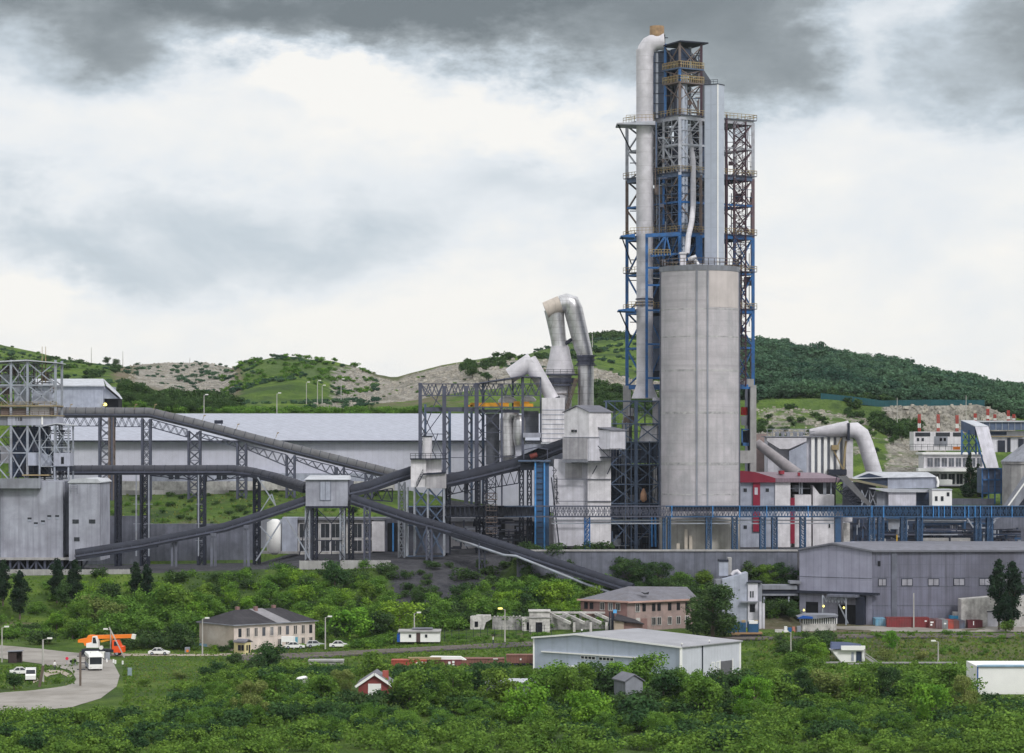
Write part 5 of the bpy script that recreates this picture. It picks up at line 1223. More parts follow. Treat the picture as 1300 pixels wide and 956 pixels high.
m = MB().prism([P(1300,646,640), P(1262,660,640), P(1262,672,640), P(1330,667,640), P(1330,646,640)], (0,3,0)); o = m.build('hopper_underside', conc_dark); tag(o, 'dark sloping hopper underside at the right edge below the blue bridge', 'hopper')
for x, lb in ((1108,'pale concrete pier left one under the blue bridge behind the hall roof'),(1121,'pale concrete pier right one under the blue bridge behind the hall roof')):
    o = MB().pbox(x-3, x+3.5, 684, 693, 628, 2).build('pier', conc_pale); tag(o, lb, 'pier')
o = MB().pbox(1138, 1139.6, 679, 690, 626, .3).build('yellow_post', mat('yellow safety paint', (.6,.38,.05))); tag(o, 'yellow safety post behind the hall roof', 'post')
# office & blue tower & bunker
Y = 730
t = thing('office_building', 'two storey white office block with ribbon windows behind the cypress', 'building', P(1205,616,Y))
MB().pbox(1173, 1250, 577, 598, Y, 10).build('upper_wall', wall_white2, t)
MB().pbox(1182, 1250, 598, 617, Y+1, 10).build('lower_wall', wall_wh, t)
MB().pbox(1171, 1252, 574.5, 577, Y-.8, 12).build('roof', white_p, t)
MB().pbox(1166, 1252, 594.5, 598.5, Y-2.5, 4).build('canopy', white_p, t)
for x in range(1177, 1248, 9): win(t, x, x+7.6, 581, 593, Y, wall_white2, glass2)
for x in range(1184, 1226, 10): win(t, x, x+8.6, 601, 615, Y+1, wall_white2)
o = MB().pbox(1193, 1209, 609, 615.5, 722, 4).build('van_body_shed', white_p); tag(o, 'small white box shelter in front of the office block', 'shelter')
t = thing('blue_head_tower', 'dark blue and white gallery tower with sloping white chute right of the office block', 'tower', P(1250,640,705))
MB().prism([P(1220,534,712), P(1238,541,705), P(1238,553,705), P(1220,547,712)], (3,8,0)).build('side_panel', navy_lt, t)
MB().hexa([P(1252,594,700),P(1268,594,700),P(1268,594,703),P(1252,594,703),P(1238,542,704),P(1255,542,704),P(1255,542,707),P(1238,542,707)]).build('sloping_chute', wall_wh, t)
MB().hexa([P(1238,542,704),P(1255,542,704),P(1237,534.5,714),P(1220,534.5,714),P(1238,541,704),P(1255,541,704),P(1237,533.5,714),P(1220,533.5,714)]).build('roof', roof_pale, t)
m = MB()
for x in (1221,1230,1239,1243): m.pbar((x,546),(x,577),708,.4)
for a, b in ((1221,1230),(1230,1239)):
    for ya, yb in ((548,562),(562,576)): m.pbar((a,ya),(b,yb),708,.25); m.pbar((b,ya),(a,yb),708,.25)
m.pbar((1239,556),(1251,596),702,.35); m.build('frame', blue2, t)
MB().pbox(1247, 1277, 594.5, 626, 702, 8).build('lower_house', navy_lt, t)
m = MB()
for x in (1247,1255,1263,1271,1277): m.pbar((x,595),(x,640),701.5,.35)
for y in (595,609,626): m.pbar((1247,y),(1277,y),701.5,.35)
m.build('lower_frame', blue2, t)
Y = 740
t = thing('upper_hall', 'long blue grey hall strip with white lower wall at the right edge under the hill', 'hall', P(1285,575,Y))
MB().pbox(1236, 1330, 536, 546, Y, 8).build('blue_band', navy_lt, t)
MB().pbox(1234, 1330, 534, 535.8, Y-.6, 9).build('roof', roof_pale, t)
MB().pbox(1254, 1330, 547, 574, Y+2, 8).build('wall', wall_wh, t)
MB().pbox(1256, 1278, 548, 552, Y+1.5, 1).build('window_band', navy, t)
MB().pbox(1258, 1300, 553.6, 554.6, Y+1.2, .5).build('yellow_pipe', yellow, t)
for a, b, y0_, y1_ in ((1267,1276,559,574),(1279,1283,556,574),(1293,1300,557,570)): MB().pbox(a, b, y0_, y1_, Y+1.7, .4).build('opening', dk_steel, t)
for x in range(1240, 1300, 8): MB().pbox(x, x+.8, 536, 546, Y-.15, .2).build('mullion', gal_steel, t)
t = thing('white_service_building', 'low white service building with dark window bands below the pale cliff', 'building', P(1190,572,760))
MB().pbox(1160, 1221, 548, 572, 760, 8).build('wall', wall_white2, t)
for a, b in ((1162,1181),(1188,1206),(1210,1221)): win(t, a, b, 549, 554, 760)
for a in (1164,1170,1193,1198): win(t, a, a+3, 556, 560, 760)
MB().pbox(1186, 1203, 554, 566, 759.9, .4).build('grey_panel', conc_grey, t)
m = MB(); m.rail([P(1155,571,755), P(1238,571,755)], 1.6, 1.6, .1); o = m.build('railing_fence', dk_steel); tag(o, 'thin dark railing in front of the white service building', 'fence')
o = MB().pbox(1211, 1219, 567, 571, 752, 2).build('orange_container', orange); tag(o, 'small bright orange skip beside the white service building', 'skip')
t = thing('concrete_bunker', 'round grey concrete bunker with conical roof at the right edge', 'bunker', P(1305,650,690))
MB().lathe([(6.6,zp(680,690)),(6.6,zp(590,690)),(6.9,zp(589,690)),(6.9,zp(586,690))], (xp(1308,690),694,0), 14, False).build('wall', conc_pale, t)
MB().lathe([(7.1,zp(586,690)),(.6,zp(562,690))], (xp(1308,690),694,0), 14, False).build('roof', conc_grey, t)
t = thing('inclined_belt', 'grey covered belt rising to the right past the concrete bunker', 'conveyor', P(1290,645,672), 'inclined conveyor galleries')
MB().prism([P(1275,646,672), P(1290,646,672), P(1320,606,672), P(1320,580,672)], (0,4,0)).build('hood', conc_grey, t)
MB().pbar((1278,645),(1316,592),671.8,.35).build('edge_strip', white_p, t)
MB().prism([P(1290,646,671.8), P(1300,646,671.8), P(1316,624,671.8), P(1312,618,671.8)], (0,2,0)).build('underside', dk_steel, t)
o = MB().pbox(1165, 1262, 633, 641, 698.5, 1.2).build('retaining_wall', conc_dark); tag(o, 'low stained retaining wall under the mown green bank on the right', 'wall')
# masts, fence, lamps on the hill
for x, ya, yb, Yq, lb in ((1167,526,548,860,'leftmost red and white lattice mast below the cliff'),(1191,526,548,860,'second red and white lattice mast from the left below the cliff'),(1215,527,548,860,'red and white lattice mast just left of the blue chute tower'),
    (1238,525,535,880,'short red and white mast above the chute roof'),(1254,519,535,880,'taller red and white mast right of the chute roof'),(1263,526,535,880,'small dark red mast above the blue grey hall strip'),(1280,521,535,885,'red and white mast near the right end of the hall strip'),(1287,526,535,885,'rightmost small red mast above the hall strip')):
    t = thing('striped_mast', lb, 'mast', P(x,yb,Yq), 'striped masts')
    z0, z1 = zp(yb+1,Yq), zp(ya,Yq); n = 4
    for k in range(n):
        a, b = z0+(z1-z0)*k/n, z0+(z1-z0)*(k+1)/n
        MB().tower(xp(x,Yq), Yq, a, b, .75, .75, 3, .13, .09).build('mast_section', mat('mast red', (.42,.06,.05)) if k % 2 == 0 or k == 3 else white_p, t)
m = MB(); pr = None
for x, y, Yq in ((1042,503,906),(1080,509,906),(1120,513.5,907),(1180,515,907),(1250,515.5,907)):
    q = P(x,y,Yq); q.z = T(x,Yq)-.2
    if pr: m.hexa([pr,q,q+Vector((0,.08,0)),pr+Vector((0,.08,0)),pr+Vector((0,0,2.4)),q+Vector((0,0,2.4)),q+Vector((0,.08,2.4)),pr+Vector((0,.08,2.4))])
    pr = q
o = m.build('netting_fence', teal); tag(o, 'long teal netting fence running along the foot of the wooded hill', 'fence')
def lamp(px, ytop, ybot, label, Yq=None, arm=1.4, lit=False, w_=.22, side=1, grp='lamp posts', mt=None):
    Yq = Yq or hit(px, ybot); q = P(px, ybot, Yq)
    t = thing('lamp_post', label, 'lamp post', q, grp)
    tp_ = P(px, ytop, Yq)
    MB().tube(q-Vector((0,0,.4)), tp_, w_*.7, w_*.45, 8).build('pole', mt or pole_m, t)
    if arm:
        e_ = tp_+Vector((arm*side,-.3,.25)); MB().bar(tp_, e_, .1).build('arm', mt or pole_m, t)
        MB().box(e_.x-.45, e_.x+.45, e_.y-.2, e_.y+.2, e_.z-.12, e_.z+.16).build('lamp_head', lamp_y if lit else lamp_w, t)
    return t
for a in ((1139,505,545,'tall pale lamp pole left of the red masts below the teal fence',870,0),(1226.5,502,534,'tall pale lamp pole rising behind the chute tower',875,0),
    (259,502,524,'lamp post on the bank above the warehouse left part',812,.9),(351.5,500,524,'lamp post on the bank above the middle of the warehouse roof',812,.9),
    (389,486,512,'first of the thin lamp posts at the rocky cutting, leftmost',900,.8),(403,484,514,'second thin lamp post at the rocky cutting',900,.8),(409,490,514,'third thin lamp post at the rocky cutting',900,.8),(433,482,506,'rightmost thin lamp post at the rocky cutting',905,.8),
    (116,441,462,'thin mast on the ridge between two bushes far left',1380,0),(156,446,464,'thin mast on the ridge right of the double tree',1380,0),(233,459,474,'short pylon on the bare quarry ridge, leftmost',1380,0),(241,454,474,'tall pylon on the bare quarry ridge, rightmost',1380,0),(211,460,474,'small pylon at the left end of the bare quarry',1380,0),(752,424,444,'thin pole on the green ridge right of the silver duct',1190,0)):
    lamp(a[0], a[1], a[2], a[3], a[4], a[5], w_=.3 if a[4] > 1000 else .22, grp='poles on the hill')

# ---------------------------------------------------------------- big grey hall, lower right
C = (xp(1107,579), 579.0); Lc = (xp(1015,588), 588.0); Rc = (xp(1420,583), 583.0)
t = thing('grey_hall', 'huge sooty grey corrugated hall with gabled end and barred windows at lower right', 'hall', (C[0],C[1],3))
fg = Fr(Lc, C); fs_ = Fr(C, Rc); z0 = 2.4; ze = zp(699.5,579)
gl = fg.len
MB().prism([fg(0,0,z0), fg(gl,0,z0), fg(gl,0,ze), fg(gl*.46,0,ze+1.5), fg(0,0,ze)], fg.n*12).build('gable_wall', hall_gable, t)
fs_.box(MB(), 0, fs_.len, 0, 20, z0, ze-.05).build('side_wall', hall_grey, t)
a = fg(-.3,-.4,ze-.05); b = fg(gl*.46,-.4,ze+1.5); c = fg(gl+.4,-.4,ze-.05)
e1 = fs_(fs_.len,-.4,ze-.05); up_ = Vector((0,0,.2)); bk = Vector((6,24,1.6))
ridgeR = Vector((e1.x, e1.y+24, zp(689,603)))
m = MB(); m.add([c, e1, ridgeR, b+Vector((8,20,-.5)), b], [(0,1,2,3,4)]); m.add([q+up_ for q in (c, e1, ridgeR, b+Vector((8,20,-.5)), b)], [(0,1,2,3,4)]); m.add([a, b, b+Vector((8,20,-.5)), a+Vector((8,24,.1))], [(0,1,2,3)])
m.bar(a, b, .35); m.bar(b, c, .35); m.bar(c, e1, .35); m.build('roof', roof_grey, t)
m = MB(); m.bar(fs_(5.0,-.15,z0), fs_(5.0,-.15,ze-.3), 1.2, .4); m.bar(fs_(1,-.1,ze-.6), fs_(1,-.1,ze-3), .2); m.bar(fs_(44,-.1,ze), fs_(44,-.1,zp(740,579)), .35); m.build('dark_duct', conc_dark, t)
for k, px in enumerate((1120,1151,1185,1218,1251,1284)):
    aa = (xp(px,580)-C[0]); fwin(t, fs_, aa-.9 if k == 0 else aa-1.1, aa+.7 if k == 0 else aa+1.2, zp(743,580), zp(735,580), 0, dk_steel, glass3)
fwin(t, fs_, 1.3, 1.9, zp(718.5,580), zp(712,580), 0, None, black)
for y in (732,744,768,774): fs_.box(MB(), 0, fs_.len, -.06, .1, zp(y+.8,580), zp(y,580)).build('rail_band', conc_dark, t)
fs_.box(MB(), .3, 22, -.12, .1, z0, zp(773,580)).build('soot_plinth', hall_grey, t)
fg.box(MB(), 0, gl, -.05, .1, zp(733.6,583), zp(732.8,583)).build('joint_band', conc_dark, t)
fg.box(MB(), 0, 1.9+gl, -1.4, 0, zp(755,580), zp(752,580)).build('canopy', dk_steel, t)
fg.box(MB(), 8.1, 15.2, -3.2, -1.4, zp(758.5,578), zp(755.5,578)).build('gate_canopy', conc_dark, t)
for a0, a1, y0_, y1_ in ((1.6,4.6,766,790),(9.4,13.8,768,797)): fg.box(MB(), a0, a1, -.06, .1, zp(y1_,581), zp(y0_,581)).build('gate_opening', black, t)
m = MB(); 
for aa in (6.8, 12.5): m.bar(fg(aa,-2.6,z0), fg(aa,-2.6,zp(757,578)), .3)
m.lattice(fg(7,-2.6,zp(758,578)), fg(13,-2.6,zp(758,578)), fg(7,-2.6,zp(766,578)), fg(13,-2.6,zp(766,578)), 8, .16); m.bar(fg(10.8,-2.6,zp(768,578)), fg(13,-2.6,zp(792,578)), .25); m.build('gate_frame', gal_steel, t)
for aa, y in ((7.2,771),(12.1,772),(2.4,777)): MB().lathe([(.01,-.3),(.28,0),(.01,.3)], fg(aa,-2.9,zp(y,578)), 8).build('gate_lamp', lamp_y, t)
fg.box(MB(), 14.2, 16.2, -1.2, 0, z0, zp(757,579)).build('corner_duct', dk_steel, t)
# white annex with door
t = thing('white_annex', 'white garage annex with pale roller door beside the tall poplars', 'garage', P(1262,797,574))
MB().prism([P(1220.5,761,574), P(1262,757.5,574), P(1300,757,574), P(1330,757,574), P(1330,798,574), P(1220.5,798,574)], (0,4.5,0)).build('wall', white_d, t)
MB().pbox(1254, 1272, 777, 798, 573.8, .3).build('roller_door', wall_wh, t)
MB().pbox(1253, 1273, 776, 777.2, 573.6, .6).build('door_lintel', dk_steel, t)
win(t, 1262, 1264.5, 769, 772, 574)
# conveyor bridge + ruin building left of hall
t = thing('loading_bridge', 'grey covered loading bridge between the pale stepped building and the grey hall', 'bridge', P(990,780,590))
MB().pbox(968, 1015, 744, 757, 588, 4).build('side_panel', dk_steel, t)
MB().pbox(968, 1012, 743, 748.5, 587.6, 4.8).build('roof', conc_grey, t)
MB().pbox(966, 1013, 754, 756.2, 587.5, 4.8).build('deck', conc_grey, t)
MB().pbox(1003, 1017, 738, 741, 587, 5).build('canopy', conc_grey, t)
for x in (970, 1001.5): MB().pbar((x,757),(x,797),588,.4).build('leg', gal_steel, t)
Y = 572
t = thing('stepped_building', 'pale grey stepped industrial building with chimney box above the dark round tree', 'building', P(935,792,Y))
MB().prism([P(909,737,Y+.5), P(917,735,Y+.5), P(917,798,Y+.5), P(909,798,Y+.5)], (0,6,0)).build('side_wall', conc_grey, t)
MB().prism([P(917,735.5,Y), P(949.5,727,Y), P(949.5,798,Y), P(917,798,Y)], (0,6,0)).build('wall', wall_gb, t)
MB().pbox(949.5, 962, 740, 798, Y-.4, 6).build('annex_wall', wall_wh, t)
MB().pbox(962, 967.5, 741, 798, Y+.3, 5).build('annex_side', conc_grey, t)
MB().pbox(948.5, 968, 738.8, 740, Y-.8, 7).build('annex_roof', dk_steel, t)
ch = MB().pbox(913, 924.5, 713, 731, Y+3, 3).build('chimney_box', wall_gb, t); MB().pbox(912.5, 925, 710.5, 713, Y+2.8, 3.4).build('cap', dk_steel, ch)
MB().pbox(924.5, 929, 708, 730, Y+4, 3).build('chimney_side_box', conc_pale, t)  # pale concrete box against the right side of the chimney
for x in (952.3, 955.2): win(t, x, x+1.6, 750.5, 758.5, Y-.4)
MB().pbox(952, 958.5, 767, 777, Y-.5, .3).build('door', black, t)
MB().pbox(941, 962, 763.5, 765, Y-1.2, 1).build('ledge', conc_grey, t)
MB().pipe([P(929,730,Y+3), P(932,726,Y+3), P(936,725,Y+3), P(940,729,Y+3)], .4, 10).build('pipe_loop', duct_w, t)
MB().pbox(964, 967, 764, 800, Y-2.5, .6).pbox(968, 971, 766, 800, Y-2.2, .5).build('white_posts', wall_wh, t)
# guard house
Y = 566
t = thing('guard_house', 'small white guard house with ribbon windows and blue edged flat roof', 'hut', P(1040,800,Y))
MB().pbox(1019, 1062, 792, 801.5, Y, 5).build('base_wall', white_d, t)
MB().pbox(1019.3, 1061.7, 785, 792, Y+.2, 4.6).build('window_band', glass2, t)
m = MB()
for x in np.arange(1019.5, 1062, 2.8): m.pbox(x, x+1.0, 785, 792, Y-.0, .3)
m.build('mullions', white_p, t)
MB().prism([P(1017,786,Y-1), P(1033,786,Y-1), P(1064,782.5,Y-1), P(1064,781,Y-1), P(1026,780.5,Y-1), P(1014,784,Y-1)], (0,6.5,0)).build('roof', conc_grey, t)
MB().prism([P(1012.5,785.2,Y-1.4), P(1032,785.6,Y-1.4), P(1032,783,Y-1.4), P(1020,781.5,Y-1.4)], (0,1,0)).build('blue_canopy', blue_sign, t)
# ---------------------------------------------------------------- foreground buildings
# brick ruin
Yc = 566; A0 = (xp(796,Yc), Yc)
fL = Fr((A0[0]-9.9, A0[1]+7.5), A0); fR = Fr(A0, (A0[0]+15.5, A0[1]+9))
t = thing('brick_ruin', 'derelict two storey pink brick building with empty windows and sagging hip roof', 'building', (A0[0],A0[1],2.3))
z0, ze = 2.0, zp(764,Yc); zr = zp(745,575)
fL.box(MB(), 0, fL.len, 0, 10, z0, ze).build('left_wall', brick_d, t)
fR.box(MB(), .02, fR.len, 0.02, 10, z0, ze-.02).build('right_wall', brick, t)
a = fL(-.5,-.5,ze); b = fR(-.2,-.6,ze); c = fR(fR.len+.6,-.6,ze); r1 = Vector((xp(798,577),577,zr)); r2 = Vector((xp(872,582),582,zp(745,582)))
bk1 = a+Vector((6,11,0)); bk2 = c+Vector((-3,10,0))
MB().add([a,b,c,r2,r1,bk1,bk2], [(0,1,4),(1,2,3,4),(0,4,5),(2,6,3),(5,4,3,6)]).build('roof', slate_g, t)
m = MB(); q = P(816,752,571.5); m.add([P(808,750.5,572),P(813,752,571),P(818,755,570),P(823,755,570.5),P(824,751.5,572),P(819,753,571.5)], [(0,1,5),(1,2,3,5),(5,3,4)]); m.v = [v_+Vector((0,-.8,.1)) for v_ in m.v]; m.build('roof_hole', black, t)
m = MB(); m.bar(b+Vector((0,0,-.1)), c, .5, .35); m.bar(a, b, .5, .35); m.build('cornice', mat('pink cornice', (.50,.32,.28), dirt=(.3,.2,.18), da=.4), t)
for k in (1.0,2.5,5.4,7.6,9.6): fwin(t, fL, k, k+.95, zp(776,Yc)+.1, zp(768,Yc)+.2, 0, white_d if k in (5.4,7.6,9.6) else None, black if k != 7.6 else glass2)
for k in (2.3,4.0,6.5,7.9,10.7,13.0,15.3): 
    fwin(t, fR, k, k+.85, zp(777,Yc), zp(767.5,Yc), 0, None if k > 2.5 else white_d, black)
    if k > 6 : fwin(t, fR, k, k+.85, zp(794.5,Yc), zp(785.5,Yc), 0, white_d, black)
fR.box(MB(), 3.7, 5.2, -.1, .1, z0, zp(786,Yc)).build('boarded_door', brick_d, t)
fR.box(MB(), 2.3, 3.3, -.12, .1, z0, zp(785,Yc)).build('door', white_d, t)
t = thing('brick_lean_to', 'low brick shed with dark red sloping roof against the brick ruin', 'shed', P(798,800,561))
MB().pbox(780, 792, 788, 803, 560, 4).build('beige_wall', mat('beige panel', (.42,.34,.28)), t); MB().pbox(792, 816, 791, 803, 560.3, 4).build('block_wall', brick_d, t)
MB().hexa([P(779,788,559.5),P(818,793,559.5),P(814,791,564),P(783,786,564),P(779,786,559.5),P(818,791.8,559.5),P(806,786,564),P(783,779,564)]).build('roof', slate, t)
o = MB().pbox(778.5, 783, 774, 778.5, 564.5, .2).build('blue_board', mat('sky blue board', (.12,.4,.75))); tag(o, 'small sky blue board on the corner of the brick ruin', 'board')
# white ruin
Y = 565
t = thing('white_ruin', 'roofless whitewashed ruin with exposed diagonal beams left of the brick ruin', 'ruin', P(690,802,Y))
ww = mat('peeling whitewash', (.60,.58,.57), dirt=(.22,.21,.21), da=.8, streak=.5, sc=.55)
wd_ = mat('blackened whitewash', (.38,.37,.37), dirt=(.12,.12,.12), da=.85, streak=.7, sc=.5)
MB().pbox(672, 698, 776, 804, Y, 5).build('tower_wall', ww, t)
MB().pbox(671, 699, 775.6, 777, Y-.3, 5.6).build('parapet', ww, t); MB().pbox(671, 699, 783.2, 784.6, Y-.25, .5).build('string_course', wd_, t)
MB().pbox(680, 688.5, 790, 802.5, Y-.05, .2).build('doorway', black, t)
MB().pbox(698, 731, 781, 803, Y+3, 1).build('yard_wall', wd_, t)
MB().pbox(728, 779, 788, 803, Y+2, 1).build('yard_wall', wd_, t)
MB().pbox(697, 779, 776.5, 779, Y+4.5, .6).build('top_beam', ww, t)
for x in (697,715,736,756): 
    m = MB(); m.bar(P(x,778.5,Y+4), P(x+27,791,Y-.5), .45, .6); m.build('raking_beam', ww, t)
for x in (716,737,757,777): MB().bar(P(x,778,Y+4.3), P(x,803,Y+4.3), .5).build('post', wd_, t)
for x in (729,750,770): MB().bar(P(x,790,Y), P(x,804,Y), .55).build('post', ww, t)
MB().bar(P(774,777,Y-.3), P(774,803,Y-.3), .3).bar(P(778,777,Y), P(778,803,Y), .7).build('end_frame', dk_steel, t)
MB().pbox(663, 672, 784, 801, Y+1, 3).build('low_wall', ww, t); MB().pbox(668.5, 671.5, 790, 800, Y+.95, .2).build('doorway', black, t)
MB().pbox(625, 663, 783, 799.5, Y+2, .5).build('low_wall', wd_, t)
m = MB()
for x in np.arange(627, 662, 4): m.pbox(x, x+2, 781.5+random.random()*1.5, 784, Y+2, .5)
m.build('broken_top', ww, t)
MB().prism([P(597,783,Y+2), P(603,781.3,Y+2), P(623,781.3,Y+2), P(624,786,Y+2), P(617,790,Y+2), P(614,800,Y+2), P(597,799,Y+2)], (0,3,0)).build('left_block', ww, t)
MB().pbox(602.5, 607, 789, 796, Y+1.95, .2).build('window', black, t)
# shed with fence
Y = 550
t = thing('white_shed', 'long low white shed with blue end door behind the railway', 'shed', P(530,814,Y))
MB().pbox(508, 558.5, 802.5, 815, Y, 5).build('wall', white_p, t); MB().pbox(504, 508, 805, 815, Y+.1, 4.5).build('blue_door', blue_sign, t)
MB().pbox(505, 559.5, 801, 802.6, Y-.4, 6).build('roof', conc_pale, t); MB().pbox(523, 549, 797.8, 799, Y+1.6, 3).build('upper_canopy', roof_grey, t); MB().pbox(526,546,799,801.2,Y+2,2).build('upper_box', conc_pale, t)
MB().pbox(528.5, 533.5, 803.5, 815, Y-.08, .1).build('door', mat('dark brown door', (.08,.05,.05)), t)
for x in (519, 539.5): win(t, x, x+3, 805.5, 809.5, Y)
m = MB(); A = HP(500,818.5); B = HP(700,806.5); n = 22
for i in range(n+1):
    q = A.lerp(B, i/n); q.z = TX(q.x,q.y); m.bar(q, q+Vector((0,0,2.3)), .1)
for h in (.8,1.5,2.2): m.bar(A+Vector((0,0,h)), B+Vector((0,0,h)), .04)
o = m.build('post_fence', dk_steel); tag(o, 'thin dark post and wire fence along the far side of the railway', 'fence')

# hangar
fA = Fr((4.3,504.7), (31.3,482.0))
t = thing('hangar', 'large pale blue hangar with low pitched grey roof behind the front row of trees', 'hangar', (31.3,482,0))
La = fA.len; Lb = 18.9; ze, zr = 6.0, 7.15
MB().prism([fA(0,0,-.2), fA(La,0,-.2), fA(La,0,ze), fA(La*.3,0,zr), fA(0,0,ze)], fA.n*.4).build('gable_wall', hang_shade, t)
MB().prism([fA(0,Lb-.4,-.2), fA(La,Lb-.4,-.2), fA(La,Lb-.4,ze), fA(La*.3,Lb-.4,zr), fA(0,Lb-.4,ze)], fA.n*.4).build('rear_wall', hang_shade, t)
fA.box(MB(), La-.4, La+.02, 0.0, Lb, -.2, ze-.02).build('side_wall', hang_lit, t)
fA.box(MB(), 0, .4, .4, Lb-.4, -.2, ze-.02).build('left_wall', hang_lit, t)
MB().prism([fA(-.3,-.4,ze), fA(La*.3,-.4,zr), fA(La+.5,-.4,ze-.02), fA(La+.5,-.4,ze+.15), fA(La*.3,-.4,zr+.2), fA(-.3,-.4,ze+.18)], fA.n*(Lb+.8)).build('roof', hang_r, t)
m = MB(); m.bar(fA(-.3,-.5,ze+.1), fA(La*.3,-.5,zr+.1), .12, .3); m.bar(fA(La*.3,-.5,zr+.1), fA(La+.5,-.5,ze+.05), .12, .3); m.build('white_verge', white_p, t)
for a_, b_, w9 in ((La+.08,-.06,.5),(La+.08,Lb+.05,.35),(-.05,-.05,.3)): MB().bar(fA(a_,b_,0), fA(a_,b_,ze), w9).build('corner_trim', white_p, t)
m = MB(); m.bar(fA(2.0,-.2,3.5), fA(La-9,-.2,3.6), .3, .22); m.build('door_track', white_p, t)
for a in (11.6,16.0): 
    f = MB(); fA.box(f, a, a+3.6, -.06, .05, 2.6, 3.25); w_ = f.build('window', white_p, t); p_ = MB()
    for k in range(4): fA.box(p_, a+.12+k*.88, a+.82+k*.88, -.1, 0, 2.68, 3.15)
    p_.build('panes', glass, w_)
m = MB(); fA.box(m, La+.0, La+.12, 6.6, 6.9, 0, ze); m.build('downpipe', dk_steel, t)
m = MB(); fA.box(m, La+.02, La+.1, 12.6, 16.3, 0, 2.6); g = m.build('dark_gate', mat('ribbed grey gate', (.13,.13,.15), panel=(.5,0)), t)
m = MB()
for d in (9.6,11.2): 
    for (p_, q_, r_, s_) in ((d,d+.14,.8,2.6),(d+.9,d+1.04,.8,2.6),(d,d+1.04,2.5,2.64)): fA.box(m, La+.02, La+.12, p_, q_, r_, s_)
for d in (12.3,16.4): fA.box(m, La+.02, La+.14, d, d+.2, 0, 2.9)
m.build('door_frames', white_p, t)
for a, d in ((La*.995, .3),(La-1,9.5),(La-13.5,.0)): pass
for p_ in (fA(La,.3,ze+.55), fA(La*.98,10,ze+.5), fA(La*.2,6,zr+.3)): 
    m = MB(); m.tube(p_-Vector((0,0,.5)), p_, .05, n=6); m.build('lamp_stem', dk_steel, t); MB().lathe([(.01,-.2),(.22,0),(.01,.2)], p_+Vector((0,0,.1)), 8).build('roof_lamp', lamp_w, t)
fA.box(MB(), 9.2, 13.2, -1.2, 0, .9, 1.2).build('step_canopy', white_p, t)

# house
A0 = (xp(297,545), 545.0); fH = Fr(A0, (A0[0]+15.6, A0[1]+13.0)); hl = 20.8
t = thing('long_house', 'long two storey pinkish old house with dark hipped roof and tall windows', 'house', (A0[0],A0[1],0))
ze = 5.55; D = 13.2
fH.box(MB(), 0.02, hl, 0, D-.02, -.2, ze).build('wall', pinkish, t)
fH.box(MB(), -.03, .3, 0.02, D, -.2, ze-.03).build('gable_end', gable_r, t)
fH.box(MB(), -.06, .2, D-3, D+.02, -.2, 1.0).build('blue_plinth', mat('faded blue paint', (.25,.42,.60)), t)
hip_roof(fH, 0, hl, 0, D, ze, ze+2.7, .55, 5.0).build('roof', slate, t)
m = MB(); dm = D/2
m.add([fH(10.6,-.62,ze+.06), fH(14.3,-.62,ze+.06), fH(11.6,dm,ze+2.78), fH(8.2,dm,ze+2.78)], [(0,1,2,3)]); m.build('pale_roof_strip', slate_p, t)
for a, d in ((5.5,dm+.5),(9.0,dm-1.2),(14.5,dm)): fH.box(MB(), a, a+.7, d, d+.7, ze+1.2, ze+3.3).build('chimney', brick_d, t)
fr_ = mat('window reveal', (.62,.56,.52))
for k in range(10):
    a = 1.1+k*2.02; fwin(t, fH, a, a+.75, 3.0, 4.8, 0, fr_ if k % 3 else None, glass2 if k in (3,4,6) else glass)
    if k > 4 and k != 7: fwin(t, fH, a, a+.75, .5, 2.1, 0, fr_, glass)
    if k == 7: fH.box(MB(), a, a+1.0, -.1, .1, 0, 2.3).build('blue_door', mat('teal blue door', (.12,.38,.52)), t)
m = MB(); m.bar(fH(-.55,-.55,ze), fH(hl+.55,-.55,ze), .15, .2); m.bar(fH(-.55,-.55,ze), fH(-.55,D+.5,ze), .15, .2); m.build('gutter', conc_grey, t)
t = thing('porch', 'small pale yellow porch with arched openings in front of the long house', 'porch', P(309,829,541))
f2 = Fr((xp(311,538),538), (xp(323,541),541))
f2.box(MB(), 0, 2.1, 0, 2.2, 0, 2.4).build('wall', plast_y, t); gable_roof(f2, 0, 2.1, 0, 2.2, 2.4, 3.0, 'b').build('roof', slate_g, t)
MB().prism([P(297,815.5,540.5), P(311,815.5,538.2), P(311,829,538.2), P(297,829,540.5)], (0,2,0)).build('side_wall', plast_y, t)
MB().pbox(296, 312, 813.5, 815.5, 538, 3).build('side_roof', slate_g, t)
for a, b in ((302,305.5),(306.5,309.5)): MB().pbox(a, b, 819, 826, 538.0, .3).build('arched_opening', black, t)
f2.box(MB(), .5, .95, -.08, .1, .8, 1.9).build('window', black, t); f2.box(MB(), 1.3, 1.8, -.08, .1, 0, 1.9).build('door', black, t)
o = MB().pbox(357, 374, 808.5, 815, 549, 1.6).pbox(372.6, 374, 808, 825, 548.9, .2).pbox(357, 358, 808, 825, 548.9, .2).build('white_awning', white_p); tag(o, 'white awning shelter at the front of the long house', 'awning')

